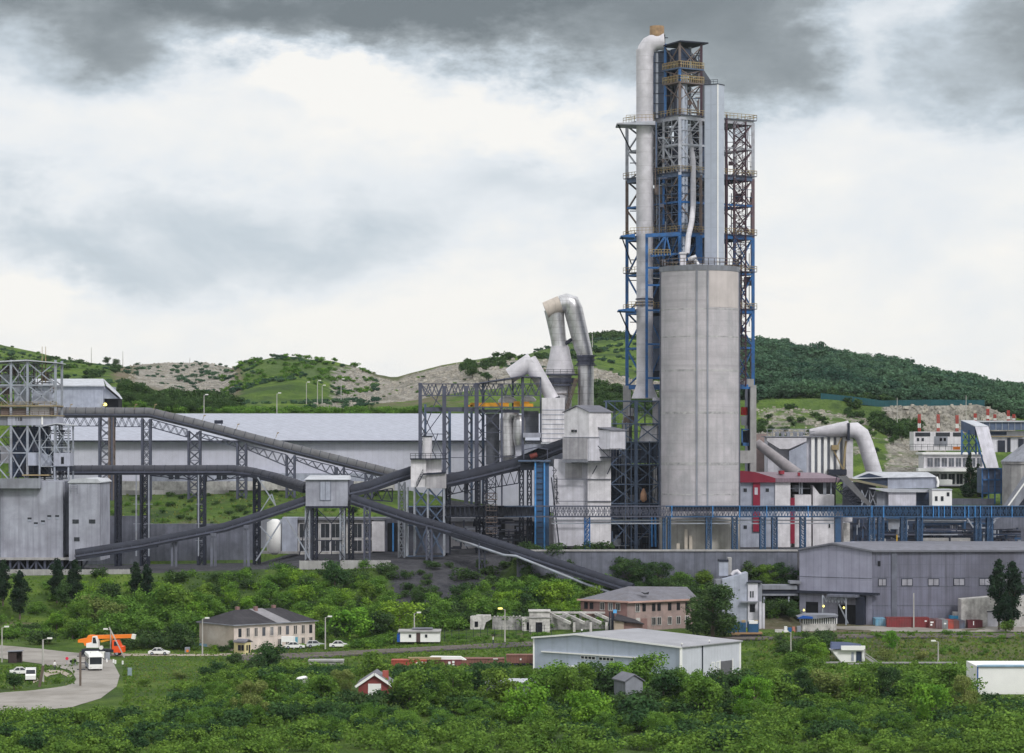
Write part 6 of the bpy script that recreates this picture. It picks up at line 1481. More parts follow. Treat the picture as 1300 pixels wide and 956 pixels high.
# lower right small house, white walls
Y = 520
t = thing('small_white_house', 'small white house with dark blue flat roof on the grassy embankment', 'house', P(1085,841,Y))
MB().prism([P(1056,826,Y), P(1098,822,Y), P(1098,841,Y), P(1068,841,Y)], (0,5,0)).build('wall', white_p, t)
MB().prism([P(1055,824,Y-.6), P(1070,824,Y-.6), P(1094,819.5,Y-.6), P(1078,817,Y+3), P(1056,816.5,Y+3)], (0,2,.15)).build('roof', mat('dark blue roofing', (.06,.08,.15)), t)
MB().pbox(1068, 1098.5, 820, 825.5, Y-.9, .6).build('white_fascia', white_p, t)
MB().pbox(1087, 1094, 827, 840, Y-.1, .2).build('doorway', navy, t)
MB().pbox(1081, 1084, 828, 839, Y-.12, .2).build('blue_panel', wall_gb, t)
m = MB(); m.bar(P(1098,829,Y-1), P(1118,843,Y-2), .15); m.bar(P(1098,833,Y-1), P(1116,845,Y-2), .3,.4); m.bar(P(1098,824,Y-1), P(1098,833,Y-1), .2); m.build('outside_stair', conc_pale, t)
m = MB(); m.pbox(1046, 1070, 840.5, 842, 514, 1); m.pbox(1116, 1218, 840.5, 842.3, 514, .5); m.pbox(1116, 1204, 846, 847.4, 513.8, .5); m.pbox(1116, 1204, 847.4, 870, 514.5, .5); m.pbox(1068, 1116, 842, 870, 514.6, .5)
o = m.build('parapet_wall', conc_pale); tag(o, 'pale concrete parapet wall running right from the small white house', 'wall')
m = MB(); m.pbox(1116, 1204, 842.3, 846, 514.3, .3); o = m.build('dark_screen', mat('dark screen', (.12,.12,.14))); tag(o, 'dark strip between the two rails of the pale parapet wall', 'screen')
t = thing('white_warehouse', 'plain white warehouse with thin blue edge at the bottom right corner', 'warehouse', P(1290,930,430))
Y = 455
MB().pbox(1242, 1420, 846.5, 880, Y, 12).pbox(1242,1420,878,960,Y+.02,12).build('wall', white_p, t)
MB().prism([P(1240,846.3,Y-.4), P(1420,846.3,Y-.4), P(1420,844,Y+14), P(1268,844,Y+14)], (0,0,.25)).build('roof', mat('sky blue roofing', (.30,.45,.60)), t)
m = MB(); m.pbox(1240.8, 1242, 846, 960, Y-.2, .3); m.pbox(1241, 1420, 845.8, 846.8, Y-.25, .3); m.build('blue_trim', blue_sign, t)
# red gable house at the bottom
f3 = Fr((xp(455,440),440), (xp(496,440),440))
t = thing('red_gable_house', 'red walled cottage with white edged gable roof at the bottom of the view', 'house', P(475,885,440))
zr, ze, w_ = zp(856,440), zp(871,440), f3.len
gable_body(f3, 0, w_, 0, 8, 0, ze, zr-.2, 'b').build('wall', mat('dark red render', (.22,.05,.05)), t)
gable_roof(f3, 0, w_, 0, 8, ze, zr, 'b', .4).build('roof', slate_g, t)
m = MB(); m.bar(f3(-.5,-.5,ze-.1), f3(w_/2,-.5,zr+.1), .12, .4); m.bar(f3(w_/2,-.5,zr+.1), f3(w_+.5,-.5,ze-.1), .12, .4); m.build('barge_board', white_p, t)
f3.box(MB(), w_*.72, w_*.72+1.0, 3, 4, zr-1.6, zr+.3).build('chimney', mat('red chimney', (.38,.10,.08)), t)
f3.box(MB(), w_*.3, w_*.7, -.1, .1, ze-1.5, ze+.4).build('window', white_p, t)
t = thing('grey_cottage', 'small grey gabled cottage roof among the trees at the bottom', 'house', P(805,880,455))
f4 = Fr((xp(794,420),420), (xp(816,421),421)); w_ = f4.len
gable_body(f4, 0, w_, 0, 5, 0, zp(866,420), zp(858,420), 'b').build('wall', conc_grey, t); gable_roof(f4, 0, w_, 0, 5, zp(866,420), zp(858,420)+.1, 'b').build('roof', roof_grey, t)
t = thing('flat_roof_shed', 'flat roofed pale shed just visible among the bottom trees', 'shed', P(654,885,440)); MB().pbox(616, 692, 866, 868, 440, 7).build('roof', roof_pale, t); MB().pbox(618, 690, 868, 893, 440.4, 6).build('wall', conc_grey, t)
t = thing('round_vent', 'white capped round ventilation drum at the bottom left of centre', 'vent', P(384,870,450))
MB().pipe([P(388,888,450), P(387.5,874,450), P(386,869,450), P(383,861,450)], [.9,.9,.95,.95], 16).build('drum', conc_pale, t); MB().tube(P(383,861,450), P(382.6,859,450), 1.05, .7, 16).build('cap', white_p, t)

# ---------------------------------------------------------------- containers
def container(px, yb, w, d, h, m_, label, yaw=0.0, Yq=572, marks=()):
    z0 = 3.05 if Yq > 560 else None
    X = xp(px, Yq); zz = TX(X, Yq)+.12 if z0 is None else zp(yb, Yq)
    t = thing('shipping_container', label, 'container', (X,Yq,zz), 'shipping containers', yaw)
    MB().box(0,w,0,d,.1,h).build('box', m_, t, True)
    m = MB()
    for a in (0, w):
        for b in (0, d): m.box(a-.07,a+.07,b-.07,b+.07,0,h+.03)
    for zq in (.05, h): m.box(-.03,w+.03,-.05,.06,zq-.08,zq+.05)
    n = int(w/.6)
    for i in range(1, n): m.box(i*w/n-.05,i*w/n+.05,-.05,.02,.15,h-.1)
    m.build('frame_ribs', m_, t, True)
    for (a,b,c_,e_) in marks: MB().box(a,b,-.08,-.04,c_,e_).build('marking', white_p, t, True)
    return t
cr_ = cmat('container crimson', (.20,.03,.035)); cb_ = cmat('container brown', (.16,.06,.06)); cg = cmat('container grey', (.24,.26,.28)); cm = cmat('container mauve', (.17,.11,.13)); cs = cmat('container slate', (.10,.12,.17)); cred = cmat('container red', (.42,.07,.05)); cdk = cmat('container dark crimson', (.12,.025,.035)); cblue = cmat('container pale blue', (.14,.33,.48), (.3,.35,.38))
k = 572/F
container(1112, 796, 13*k, 6, 10.5*k, cblue, 'pale blue and grey container end left of the long crimson container', Yq=574)
container(1126, 799, 53*k, 2.5, 15*k, cr_, 'long crimson container the longest in the row in front of the grey hall', 0, 572, ((8.3,8.8,1.7,1.95),))
container(1180, 799.5, 7*k, 6, 12.5*k, cb_, 'brownish red container end with white marks right of the long crimson one', 0, 571, ((.2,.9,1.5,1.8),(.2,.6,.9,1.3)))
container(1188.5, 799.5, 7*k, 6, 12.5*k, cm, 'mauve container end between brownish red and grey ones', 0, 571)
container(1196.5, 799.5, 6.5*k, 6, 12.5*k, cg, 'grey container end with white mark in the middle of the row', 0, 571, ((.3,.8,1.2,1.5),))
container(1204, 799.5, 6.5*k, 6, 11.5*k, cred, 'bright red container end right of the grey one', 0, 571)
container(1211.5, 799.5, 6*k, 6, 11.5*k, cb_, 'dull brown container end left of the slate one', 0, 571)
container(1218, 799.5, 6.5*k, 6, 11.5*k, cs, 'slate blue container end at the right of the tight row', 0, 571)
container(1229, 799.5, 18*k, 5, 12*k, cdk, 'dark crimson container standing apart near the white annex', 0, 571.5, ((1.1,1.3,1,1.9),))
t = thing('blue_skip', 'sky blue domed skip standing behind the container row', 'skip', P(1216,798,578))
MB().pbox(1206.5, 1228, 782, 799, 578, 3).build('box', mat('sky blue paint', (.06,.34,.62)), t)
m = MB().tube(P(1209,782,579.5), P(1225,782,579.5), 1.0, n=16); m.build('tarpaulin', conc_pale, t)
# foreground wagons / containers
def wag(x0, x1, y0, y1, Yq, m_, lb, nm='freight_wagon', marks=()):
    t = thing(nm, lb, 'wagon', P((x0+x1)/2,y1,Yq), 'red wagons behind the trees')
    MB().pbox(x0, x1, y0, y1, Yq, 2.6).build('body', m_, t)
    m = MB(); n = int((x1-x0)/4)
    for i in range(n+1): m.pbox(x0+(x1-x0)*i/n-.35, x0+(x1-x0)*i/n+.35, y0, y1, Yq-.1, .15)
    m.pbox(x0-.3, x1+.3, y0-.6, y0+.3, Yq-.15, 2.9); m.build('ribs', m_, t)
    for a, b, c_, d_ in marks: MB().pbox(a, b, c_, d_, Yq-.18, .1).build('marking', white_p, t)
    mw = MB()
    for x in np.linspace(x0+3, x1-3, 4): mw.tube(P(x,y1+2.2,Yq), P(x,y1+2.2,Yq+.2), .45, n=12)
    mw.build('wheels', dk_steel, t)
    return t
cw = cmat('wagon red', (.45,.09,.06)); cw2 = cmat('wagon dull red', (.25,.08,.09)); cw3 = cmat('wagon rust', (.24,.11,.09))
wag(497,541,838.5,849.5,505,cw,'bright red container wagon with white lettering patch', marks=((528,533,841,844),(535,537,840,842),(540,541,840,842)))
wag(542,586,838,848,507,cw2,'dull red wagon with white squares on its end behind the trees', marks=((569,572,840,846),(574,577,839,842),(574,577,843,846)))
wag(587,640,836.5,846,512,cw3,'long brown wagon mostly hidden by the tree tops', marks=((626,632,836,837),))
wag(643,677,832,842,512,cw3,'rust brown wagon left of the hangar corner', marks=((660,662,836,838),))
o = MB().pbox(518, 560, 834.8, 838, 506, 1.5).build('yellow_load', yellow); tag(o, 'yellow load lying on top of the red wagons', 'load')
o = MB().prism([P(540,837,507), P(548,833.5,507), P(585,834,507), P(592,838,507)], (0,2,0)).build('white_tarpaulin', white_p); tag(o, 'white sheet over the dull red wagon', 'tarpaulin')
o = MB().pbox(391, 436, 838, 840, 512, 3).pbox(391, 436, 840, 848, 512.3, 2).build('low_shelter', conc_pale); tag(o, 'low pale flat roofed shelter behind the bushes left of centre', 'shelter')
# blue locomotive-like vehicle with flat wagon
t = thing('rail_crane_wagon', 'blue rail wagon on black underframe with pale caps by the dark tree', 'wagon', P(940,808,556))
Y = 556
MB().pbox(929, 968, 803, 805.2, Y, 2.8).build('deck', mat('dusty orange deck', (.35,.22,.12)), t)
MB().pbox(930, 967, 805.2, 811, Y+.2, 2.4).build('underframe', dk_steel, t)
for a, b in ((921,936),(938,947),(950,963)): MB().pbox(a, b, 790.5, 803, Y+.4, 2).build('blue_body', mat('deep blue wagon paint', (.025,.10,.22), dirt=(.02,.04,.07)), t)
m = MB().pbox(951, 962, 788.5, 792, Y+.3, 2).build('white_cap', white_p, t)
for x in (916,930,944,960): MB().tube(P(x-2.5,790,Y+1.2), P(x+2.5,789.6,Y+1.2), .45, .45, 8).build('yellow_light_cap', yellow, t)
MB().pbox(929.5, 940, 805.6, 806.4, Y-.05, .2).build('yellow_strip', yellow, t)
mw = MB()
for x in (934,939,956,961): mw.tube(P(x,809,Y-.1), P(x,809,Y+.2), .5, n=12)
mw.build('wheels', rubber, t)
for x0, x1, y0_, mm, lb in ((996,999.5,795.5,white_p,'small white cabinet left of the guard house'),(1000.5,1005,797,blue2,'small blue cabinet left of the guard house'),(1006,1009.5,796,mat('salmon cabinet', (.5,.2,.15)),'small salmon red cabinet left of the guard house'),(1012,1017,795,gal_steel,'grey green cabinet next to the guard house'),(984,995,799.3,white_d,'low white block left of the small cabinets')):
    o = MB().pbox(x0, x1, y0_, 803, 563, 1.0).build('cabinet', mm); tag(o, lb, 'cabinet')

# ---------------------------------------------------------------- vehicles
def wheel(par, x, y, r=.33, w=.22):
    m = MB().tube((x,y-w/2,r), (x,y+w/2,r), r, n=16); o = m.build('wheel', rubber, par, True)
    MB().tube((x,y-w/2-.02,r), (x,y+w/2+.02,r), r*.55, n=10).build('rim', gal_steel, o, True); return o
def car(loc, yaw, label, paint, L_=4.3, hatch=False):
    t = thing('parked_car', label, 'car', loc, 'parked cars', yaw)
    b = MB(); W_ = .84
    prof = [(-L_/2,.30),(-L_/2,.78),(-L_/2+.15,.86),(L_/2-1.1,.90),(L_/2-.15,.72),(L_/2,.58),(L_/2,.30)]
    b.prism([(x,-W_,z) for x, z in prof], (0,2*W_,0)); b.build('body', paint, t, True)
    c = MB(); xs = (-L_/2+(.1 if hatch else .65), -L_/2+(.5 if hatch else 1.25), L_/2-1.9, L_/2-1.2)
    v = [(xs[0],-W_+.05,.86),(xs[3],-W_+.05,.88),(xs[3],W_-.05,.88),(xs[0],W_-.05,.86),(xs[1],-W_+.22,1.40),(xs[2],-W_+.22,1.40),(xs[2],W_-.22,1.40),(xs[1],W_-.22,1.40)]
    c.hexa(v); c.build('windows', glass, t, True)
    r_ = MB().box(xs[1]-.03, xs[2]+.03, -W_+.2, W_-.2, 1.385, 1.44); 
    for s in (-1, 1):
        for (x0, x1) in ((xs[0],xs[1]),(xs[2],xs[3])): 
            lo = x0 if x0 == xs[0] else x1; hi_ = xs[1] if x0 == xs[0] else xs[2]
            r_.bar((lo,s*(W_-.05),.87), (hi_,s*(W_-.21),1.41), .07)
        mid = (xs[1]+xs[2])/2; r_.bar((mid,s*(W_-.03),.87), (mid,s*(W_-.2),1.41), .08)
    r_.build('roof', paint, t, True)
    for x in (-L_/2+.8, L_/2-.85):
        for s in (-1, 1): wheel(t, x, s*(W_-.08))
    for s in (-1, 1): MB().box(L_/2-.06,L_/2+.03,s*.6-.15,s*.6+.15,.58,.72).build('headlight', lamp_w, t, True)
    return t
cwhite = mat('white car paint', (.78,.78,.78), rough=.3, var=.02); csil = mat('silver car paint', (.55,.57,.60), rough=.3, var=.02)
def gl_(x, y): return HP(x, y, .03)
car(HP(202,832,.1), R(-2), 'white saloon car on the lane left of the long house', cwhite)
car(gl_(401,822), R(6), 'white hatchback parked at the right end of the long house', csil, 4.0, True)
car(gl_(431,822.5), R(4), 'silver white car parked furthest right near the dark tree', cwhite)
car(gl_(374,824), R(5), 'white car with low bonnet under the white awning', cwhite)
q = HP(39,864,.02)
car(HP(27,857,.05), R(15), 'white car half hidden behind the bush at bottom left', cwhite)
t = thing('parked_van', 'white minibus parked facing the camera at bottom left', 'van', q, 'parked cars', R(-80))
b = MB(); b.prism([(x,-.95,z) for x, z in ((-2.4,.35),(-2.4,2.2),(1.5,2.2),(2.1,1.35),(2.5,1.1),(2.5,.35))], (0,1.9,0)); b.build('body', cwhite, t, True)
MB().hexa([(2.02,-.85,1.38),(2.14,-.85,1.38),(2.14,.85,1.38),(2.02,.85,1.38),(1.5,-.8,2.08),(1.62,-.8,2.08),(1.62,.8,2.08),(1.5,.8,2.08)]).build('windscreen', glass, t, True)
for s in (-1, 1):
    for x0 in (-2.1,-.9,.3): MB().box(x0,x0+1.0,s*.97-.01,s*.97+.01,1.3,1.95).build('side_window', glass, t, True)
for x in (-1.6, 1.6):
    for s in (-1, 1): wheel(t, x, s*.85, .36)
# bus
q = HP(122,852,.08); yaw = R(-93)
t = thing('city_bus', 'white city bus with grey side and wide dark windscreen coming down the road', 'bus', q+Vector((-1.2,4.5,0)), None, R(-76))
BL, BW, BH = 9.4, 1.3, 3.05
MB().prism([(x,-BW,z) for x, z in ((-BL/2,.35),(-BL/2,BH-.15),(-BL/2+.2,BH),(BL/2-.25,BH),(BL/2,BH-.3),(BL/2+.08,1.2),(BL/2,.35))], (0,2*BW,0)).build('body', white_p, t, True)
MB().box(BL/2-.05, BL/2+.11, -1.15, 1.15, 1.25, 2.6).build('windscreen', glass, t, True)
for s in (-1, 1): MB().box(-BL/2+.3, BL/2-.5, s*(BW+.02)-.02, s*(BW+.02)+.02, 1.3, 2.45).build('side_windows', glass, t, True)
MB().box(-BL/2+.1, BL/2-1.4, -BW-.03, -BW+.02, .4, 1.25).build('grey_side', conc_grey, t, True)
for s in (-1, 1): MB().box(BL/2+.02,BL/2+.12,s*.95-.18,s*.95+.18,.7,.9).build('headlight', lamp_w, t, True)
for s in (-1, 1): MB().bar((BL/2,s*1.3,2.5), (BL/2+.35,s*1.55,2.2), .12).build('mirror', black, t, True)
MB().box(-1.5,1.0,-.6,.6,BH,BH+.2).build('roof_hatch', lamp_w, t, True)
for x in (-BL/2+2.2, BL/2-1.8):
    for s in (-1, 1): wheel(t, x, s*(BW-.12), .48, .3)
# mobile crane
q = HP(133,832.5,.05)
t = thing('truck_crane', 'orange telescopic truck crane parked on the lane with its boom lying forward', 'crane truck', q, None, R(-4))
def X_(px): return (px-133)*q.y/F
MB().box(X_(105), X_(146), -1.25, 1.25, .75, 1.35).build('chassis', dk_steel, t, True)
for x in (110,115.5,126,150): 
    for s in (-1, 1): wheel(t, X_(x), s*1.0, .55, .35)
MB().prism([(X_(a),-1.2,z) for a, z in ((144,.9),(144,3.2),(151,3.2),(154.5,2.0),(158,1.9),(158,.7),(146,.7))], (0,2.4,0)).build('truck_cab', orange_r, t, True)
MB().hexa([(X_(146.5),-1.25,2.1),(X_(152),-1.25,2.1),(X_(152),1.25,2.1),(X_(146.5),1.25,2.1),(X_(146.5),-1.23,3.0),(X_(150.3),-1.23,3.0),(X_(150.3),1.23,3.0),(X_(146.5),1.23,3.0)]).build('cab_window', glass, t, True)
MB().bar((X_(112),0,3.75), (X_(170),0,4.05), .85, .75).build('boom', orange, t, True)
MB().bar((X_(168),0,4.0), (X_(172.5),0,3.85), .95, .95).build('boom_head', lamp_w, t, True)
MB().bar((X_(128),0,2.9), (X_(143),0,3.4), .4).build('boom_cylinder', crane_y, t, True)
MB().prism([(X_(a),-1.1,z) for a, z in ((100,2.7),(100,3.3),(106,3.5),(111,3.6),(113,4.2),(119,4.2),(119,2.9),(109,2.0),(107,2.7))], (0,2.2,0)).build('counterweight', orange, t, True)
MB().prism([(X_(a),-1.3,z) for a, z in ((111,1.7),(111,2.6),(118,2.8),(119,4.0),(124,4.1),(126.5,2.9),(126.5,1.7))], (0,1.5,0)).build('operator_cab', white_p, t, True)
MB().hexa([(X_(119.5),-1.36,2.6),(X_(124.5),-1.36,2.6),(X_(124.5),-1.3,2.6),(X_(119.5),-1.3,2.6),(X_(119.5),-1.36,3.8),(X_(122.8),-1.36,3.8),(X_(122.8),-1.3,3.8),(X_(119.5),-1.3,3.8)]).build('operator_window', glass, t, True)
MB().tube((X_(130),-1.3,1.7), (X_(130),-.8,1.7), .42).build('cable_drum', lamp_w, t, True)
for s in (-1, 1): MB().box(X_(103),X_(106),s*1.1-.2,s*1.1+.2,.1,1.0).build('outrigger', dk_steel, t, True)

# street furniture
t = thing('bus_shelter', 'small dark bus shelter on the grass left of the road', 'bus shelter', HP(20,841.5))
q = ORG[t.name]; y_ = q.y
MB().box(q.x-1.4,q.x+1.2,y_+.6,y_+.75,q.z,q.z+2.2).box(q.x-1.4,q.x-1.28,y_-.7,y_+.6,q.z,q.z+2.2).box(q.x-1.4,q.x+.3,y_-.7,y_-.6,q.z,q.z+2.1).box(q.x+1.1,q.x+1.2,y_-.1,y_+.6,q.z,q.z+2.1).build('walls', mat('dark brown boards', (.05,.035,.035)), t)
MB().hexa([(q.x-1.6,y_-1,q.z+2.25),(q.x+1.4,y_-1,q.z+2.35),(q.x+1.4,y_+.9,q.z+2.35),(q.x-1.6,y_+.9,q.z+2.25),(q.x-1.6,y_-1,q.z+2.35),(q.x+1.4,y_-1,q.z+2.5),(q.x+1.4,y_+.9,q.z+2.5),(q.x-1.6,y_+.9,q.z+2.35)]).build('roof', conc_grey, t)
for a in ((2.5,797,841,'lamp post at the far left edge beside the road',1),(140.5,800,833,'lamp post standing beside the orange truck crane',-1),(257,786,832,'lamp post in front of the house gable end',1),(413,784,824,'lamp post between the long house and the dark bushy tree',1),(526,779,816,'lamp post in front of the long low white shed',1),(641,774,815,'lamp post with yellow lamp in front of the low ruin wall',-1),
          (1004,803,843,'lamp post at the top of the green embankment near the guard house',-1),(1191,815,841,'lamp post in front of the parapet wall at right',-1),(1160,753,797,'thin dark pole in front of the container row',0)):
    lamp(a[0], a[1], a[2], a[3], None, 1.0 if a[4] else 0, 'yellow' in a[3], .24, a[4] or 1)
lamp(54.5, 812, 866, 'tall concrete pole with a street lamp at the road junction', None, 1.3, w_=.34)
o = MB().bar(HP(50,872), P(55,845,HP(50,872).y), .45); o = o.build('utility_pole', wood); tag(o, 'thick dark wooden pole leaning against the street lamp pole', 'pole')
q = HP(158,835); o = MB().bar(q, P(138.5,796,q.y), .22).build('strut_pole', pole_m); tag(o, 'pale raking strut leaning over the truck crane', 'pole')
t = thing('catenary_mast', 'dark overhead line pole in front of the right lawn behind the bus', 'pole', HP(102,871))
q = ORG[t.name]; MB().bar(q, q+Vector((0,0,6.2)), .35).build('pole', wood, t)
for h in (3.0,4.2,5.4): MB().bar(q+Vector((-.6,0,h)), q+Vector((.9,0,h)), .15).build('crossbar', dk_steel, t)
def sign(px, y0_, y1_, yb, wpx, m_, lb, nm='road_sign', rd=False):
    q = HP(px, yb); t = thing(nm, lb, 'sign', q); MB().bar(q, P(px,y0_,q.y), .1).build('post', gal_steel, t)
    m = MB()
    if rd: m.tube(P(px,(y0_+y1_)/2,q.y-.1), P(px,(y0_+y1_)/2,q.y-.02), wpx/2*q.y/F, n=16)
    else: m.pbox(px-wpx/2, px+wpx/2, y0_, y1_, q.y-.12, .08)
    m.build('plate', m_, t); return t
sign(85,834,838,845,4,mat('sign red', (.6,.02,.06)),'small round red road sign beside the road',rd=True)
sign(90,838,841,846,3.2,black,'left one of two small round black signs by the road',rd=True)
sign(95.5,837.5,840.5,846,3.2,black,'right one of two small round black signs by the road',rd=True)
sign(129,827,837,841,9,lamp_w,'left pale blue grey board behind the bus','notice_board'); sign(136,828,838,841,7,gal_steel,'right grey board next to the crane wheels','notice_board')
o = MB().pbox(234.5, 240.5, 822, 833, 541, 1.0).build('kiosk_box', conc_grey); tag(o, 'small grey utility box with orange mark beside the lane', 'box')
o = MB().pbox(236.5, 239.5, 825, 828, 540.9, .1).build('orange_mark', orange); o.parent = bpy.data.objects['kiosk_box']; o.location = o.location-bpy.data.objects['kiosk_box'].location
o = MB().pbox(162, 167, 848, 858, HP(164,859).y, .5).build('stone_stele', mat('blue grey stone', (.25,.32,.36))); tag(o, 'blue grey stone marker on the lawn right of the bus', 'marker')
for i, x in enumerate((135.7,144,146.5,155.7)):
    o = MB().tube(HP(x,841+.9*i), HP(x,841+.9*i,.75), .18, n=8).build('bollard', white_p); tag(o, ['white roadside bollard nearest the grey notice board','white roadside bollard second from the notice board','white roadside bollard third from the notice board','white roadside bollard farthest right on the verge, nearest the stone marker'][i], 'bollard', 'white bollards on the verge')
o = MB().pbox(187, 207, 800.5, 803, 560, .8).build('pipe_culvert', conc_pale); tag(o, 'pale concrete culvert edge lying in the bushes left of the house', 'culvert')
# ---------------------------------------------------------------- person
def person(q, yaw, label, shirt, trousers):
    t = thing('person', label, 'person', q, None, yaw)
    me = bpy.data.meshes.new('body')
    J = [((0,0,.95),.13),((0,0,1.15),.12),((0,.0,1.38),.15),((0,0,1.50),.06),((0,.02,1.58),.06),((0,.03,1.68),.10),
         ((-.10,0,.88),.09),((-.11,.02,.50),.065),((-.11,0,.09),.045),((-.11,.14,.05),.04),
         ((.10,0,.88),.09),((.12,-.04,.50),.065),((.13,-.10,.09),.045),((.13,.03,.05),.04),
         ((-.19,0,1.40),.055),((-.24,-.02,1.13),.042),((-.23,.08,.90),.03),((-.23,.11,.82),.028),
         ((.19,0,1.40),.055),((.24,.02,1.13),.042),((.23,.10,.90),.03),((.23,.13,.82),.028)]
    E = [(0,1),(1,2),(2,3),(3,4),(4,5),(0,6),(6,7),(7,8),(8,9),(0,10),(10,11),(11,12),(12,13),(2,14),(14,15),(15,16),(16,17),(2,18),(18,19),(19,20),(20,21)]
    me.from_pydata([j[0] for j in J], E, []); ob = bpy.data.objects.new('body', me); COL.objects.link(ob)
    md = ob.modifiers.new('s', 'SKIN'); me.skin_vertices[0].data[0].use_root = True
    for i, j in enumerate(J): me.skin_vertices[0].data[i].radius = (j[1], j[1])
    ob.modifiers.new('d', 'SUBSURF').levels = 1
    bpy.context.view_layer.update()
    m2 = bpy.data.meshes.new_from_object(ob.evaluated_get(bpy.context.evaluated_depsgraph_get())); bpy.data.objects.remove(ob)
    m2.materials.clear()
    for mm in (mat('skin', (.45,.28,.20), var=.03), shirt, trousers): m2.materials.append(mm)
    for p in m2.polygons:
        z = p.center.z; p.material_index = 0 if z > 1.5 or (abs(p.center.x) > .2 and z < .93) else (1 if z > .93 else 2)
    m2.name = 'body'; o = bpy.data.objects.new('body', m2); COL.objects.link(o); o.parent = t
    MB().lathe([(.11,-.03),(.125,.03),(.09,.10),(.01,.13)], (0,.02,1.70), 12).build('hair', mat('dark hair', (.03,.02,.02)), t, True)
person(HP(69.5,851,.08), R(200), 'person in white top and dark trousers walking at the road junction', mat('white shirt', (.7,.7,.7), var=.03), mat('navy trousers', (.02,.025,.06), var=.03))
person(HP(626,818.5,.1), R(80), 'person in white top and dark trousers walking beside the railway', mat('white shirt', (.7,.7,.7), var=.03), mat('navy trousers', (.02,.025,.06), var=.03))

# ---------------------------------------------------------------- vegetation
def leafmat(name, col, col2, ns=.45):
    m = bpy.data.materials.new(name); m.use_nodes = True; t = m.node_tree; t.nodes.clear()
    n = t.nodes.new; lk = t.links.new
    g = n('ShaderNodeNewGeometry'); oi = n('ShaderNodeObjectInfo')
    nz = n('ShaderNodeTexNoise'); nz.inputs['Scale'].default_value = ns; nz.inputs['Detail'].default_value = 4; lk(g.outputs['Position'], nz.inputs['Vector'])
    r1 = n('ShaderNodeMapRange'); r1.inputs[1].default_value = .35; r1.inputs[2].default_value = .65; lk(nz.outputs['Fac'], r1.inputs[0])
    mx = n('ShaderNodeMix'); mx.data_type = 'RGBA'; lk(r1.outputs[0], mx.inputs[0]); mx.inputs[6].default_value = (*col,1); mx.inputs[7].default_value = (*col2,1)
    hs = n('ShaderNodeHueSaturation'); lk(mx.outputs[2], hs.inputs['Color'])
    r2 = n('ShaderNodeMapRange'); r2.inputs[3].default_value = .75; r2.inputs[4].default_value = 1.3; lk(g.outputs['Random Per Island'], r2.inputs[0]); lk(r2.outputs[0], hs.inputs['Value'])
    r3 = n('ShaderNodeMapRange'); r3.inputs[3].default_value = .485; r3.inputs[4].default_value = .515; lk(oi.outputs['Random'], r3.inputs[0]); lk(r3.outputs[0], hs.inputs['Hue'])
    d = n('ShaderNodeBsdfDiffuse'); lk(hs.outputs[0], d.inputs[0]); tr = n('ShaderNodeBsdfTranslucent'); lk(hs.outputs[0], tr.inputs[0])
    ms = n('ShaderNodeMixShader'); ms.inputs[0].default_value = .3; lk(d.outputs[0], ms.inputs[1]); lk(tr.outputs[0], ms.inputs[2])
    o = n('ShaderNodeOutputMaterial'); lk(ms.outputs[0], o.inputs[0]); return m
LM = {'bright': leafmat('bright green leaves', (.10,.22,.03), (.20,.35,.045)), 'mid': leafmat('green leaves', (.065,.135,.028), (.165,.28,.05)),
      'olive': leafmat('olive leaves', (.12,.17,.045), (.24,.28,.09)), 'dark': leafmat('dark green leaves', (.032,.070,.030), (.075,.135,.045)),
      'poplar': leafmat('blackish green leaves', (.016,.034,.022), (.034,.062,.032)), 'forest': leafmat('haze tinted forest leaves', (.038,.085,.058), (.095,.17,.09), .03)}  # forest colour has the blue of distance haze mixed in
bark = mat('tree bark', (.13,.105,.08), rough=.95, dirt=(.05,.045,.04), sc=1.5)
RG = np.random.RandomState(5)
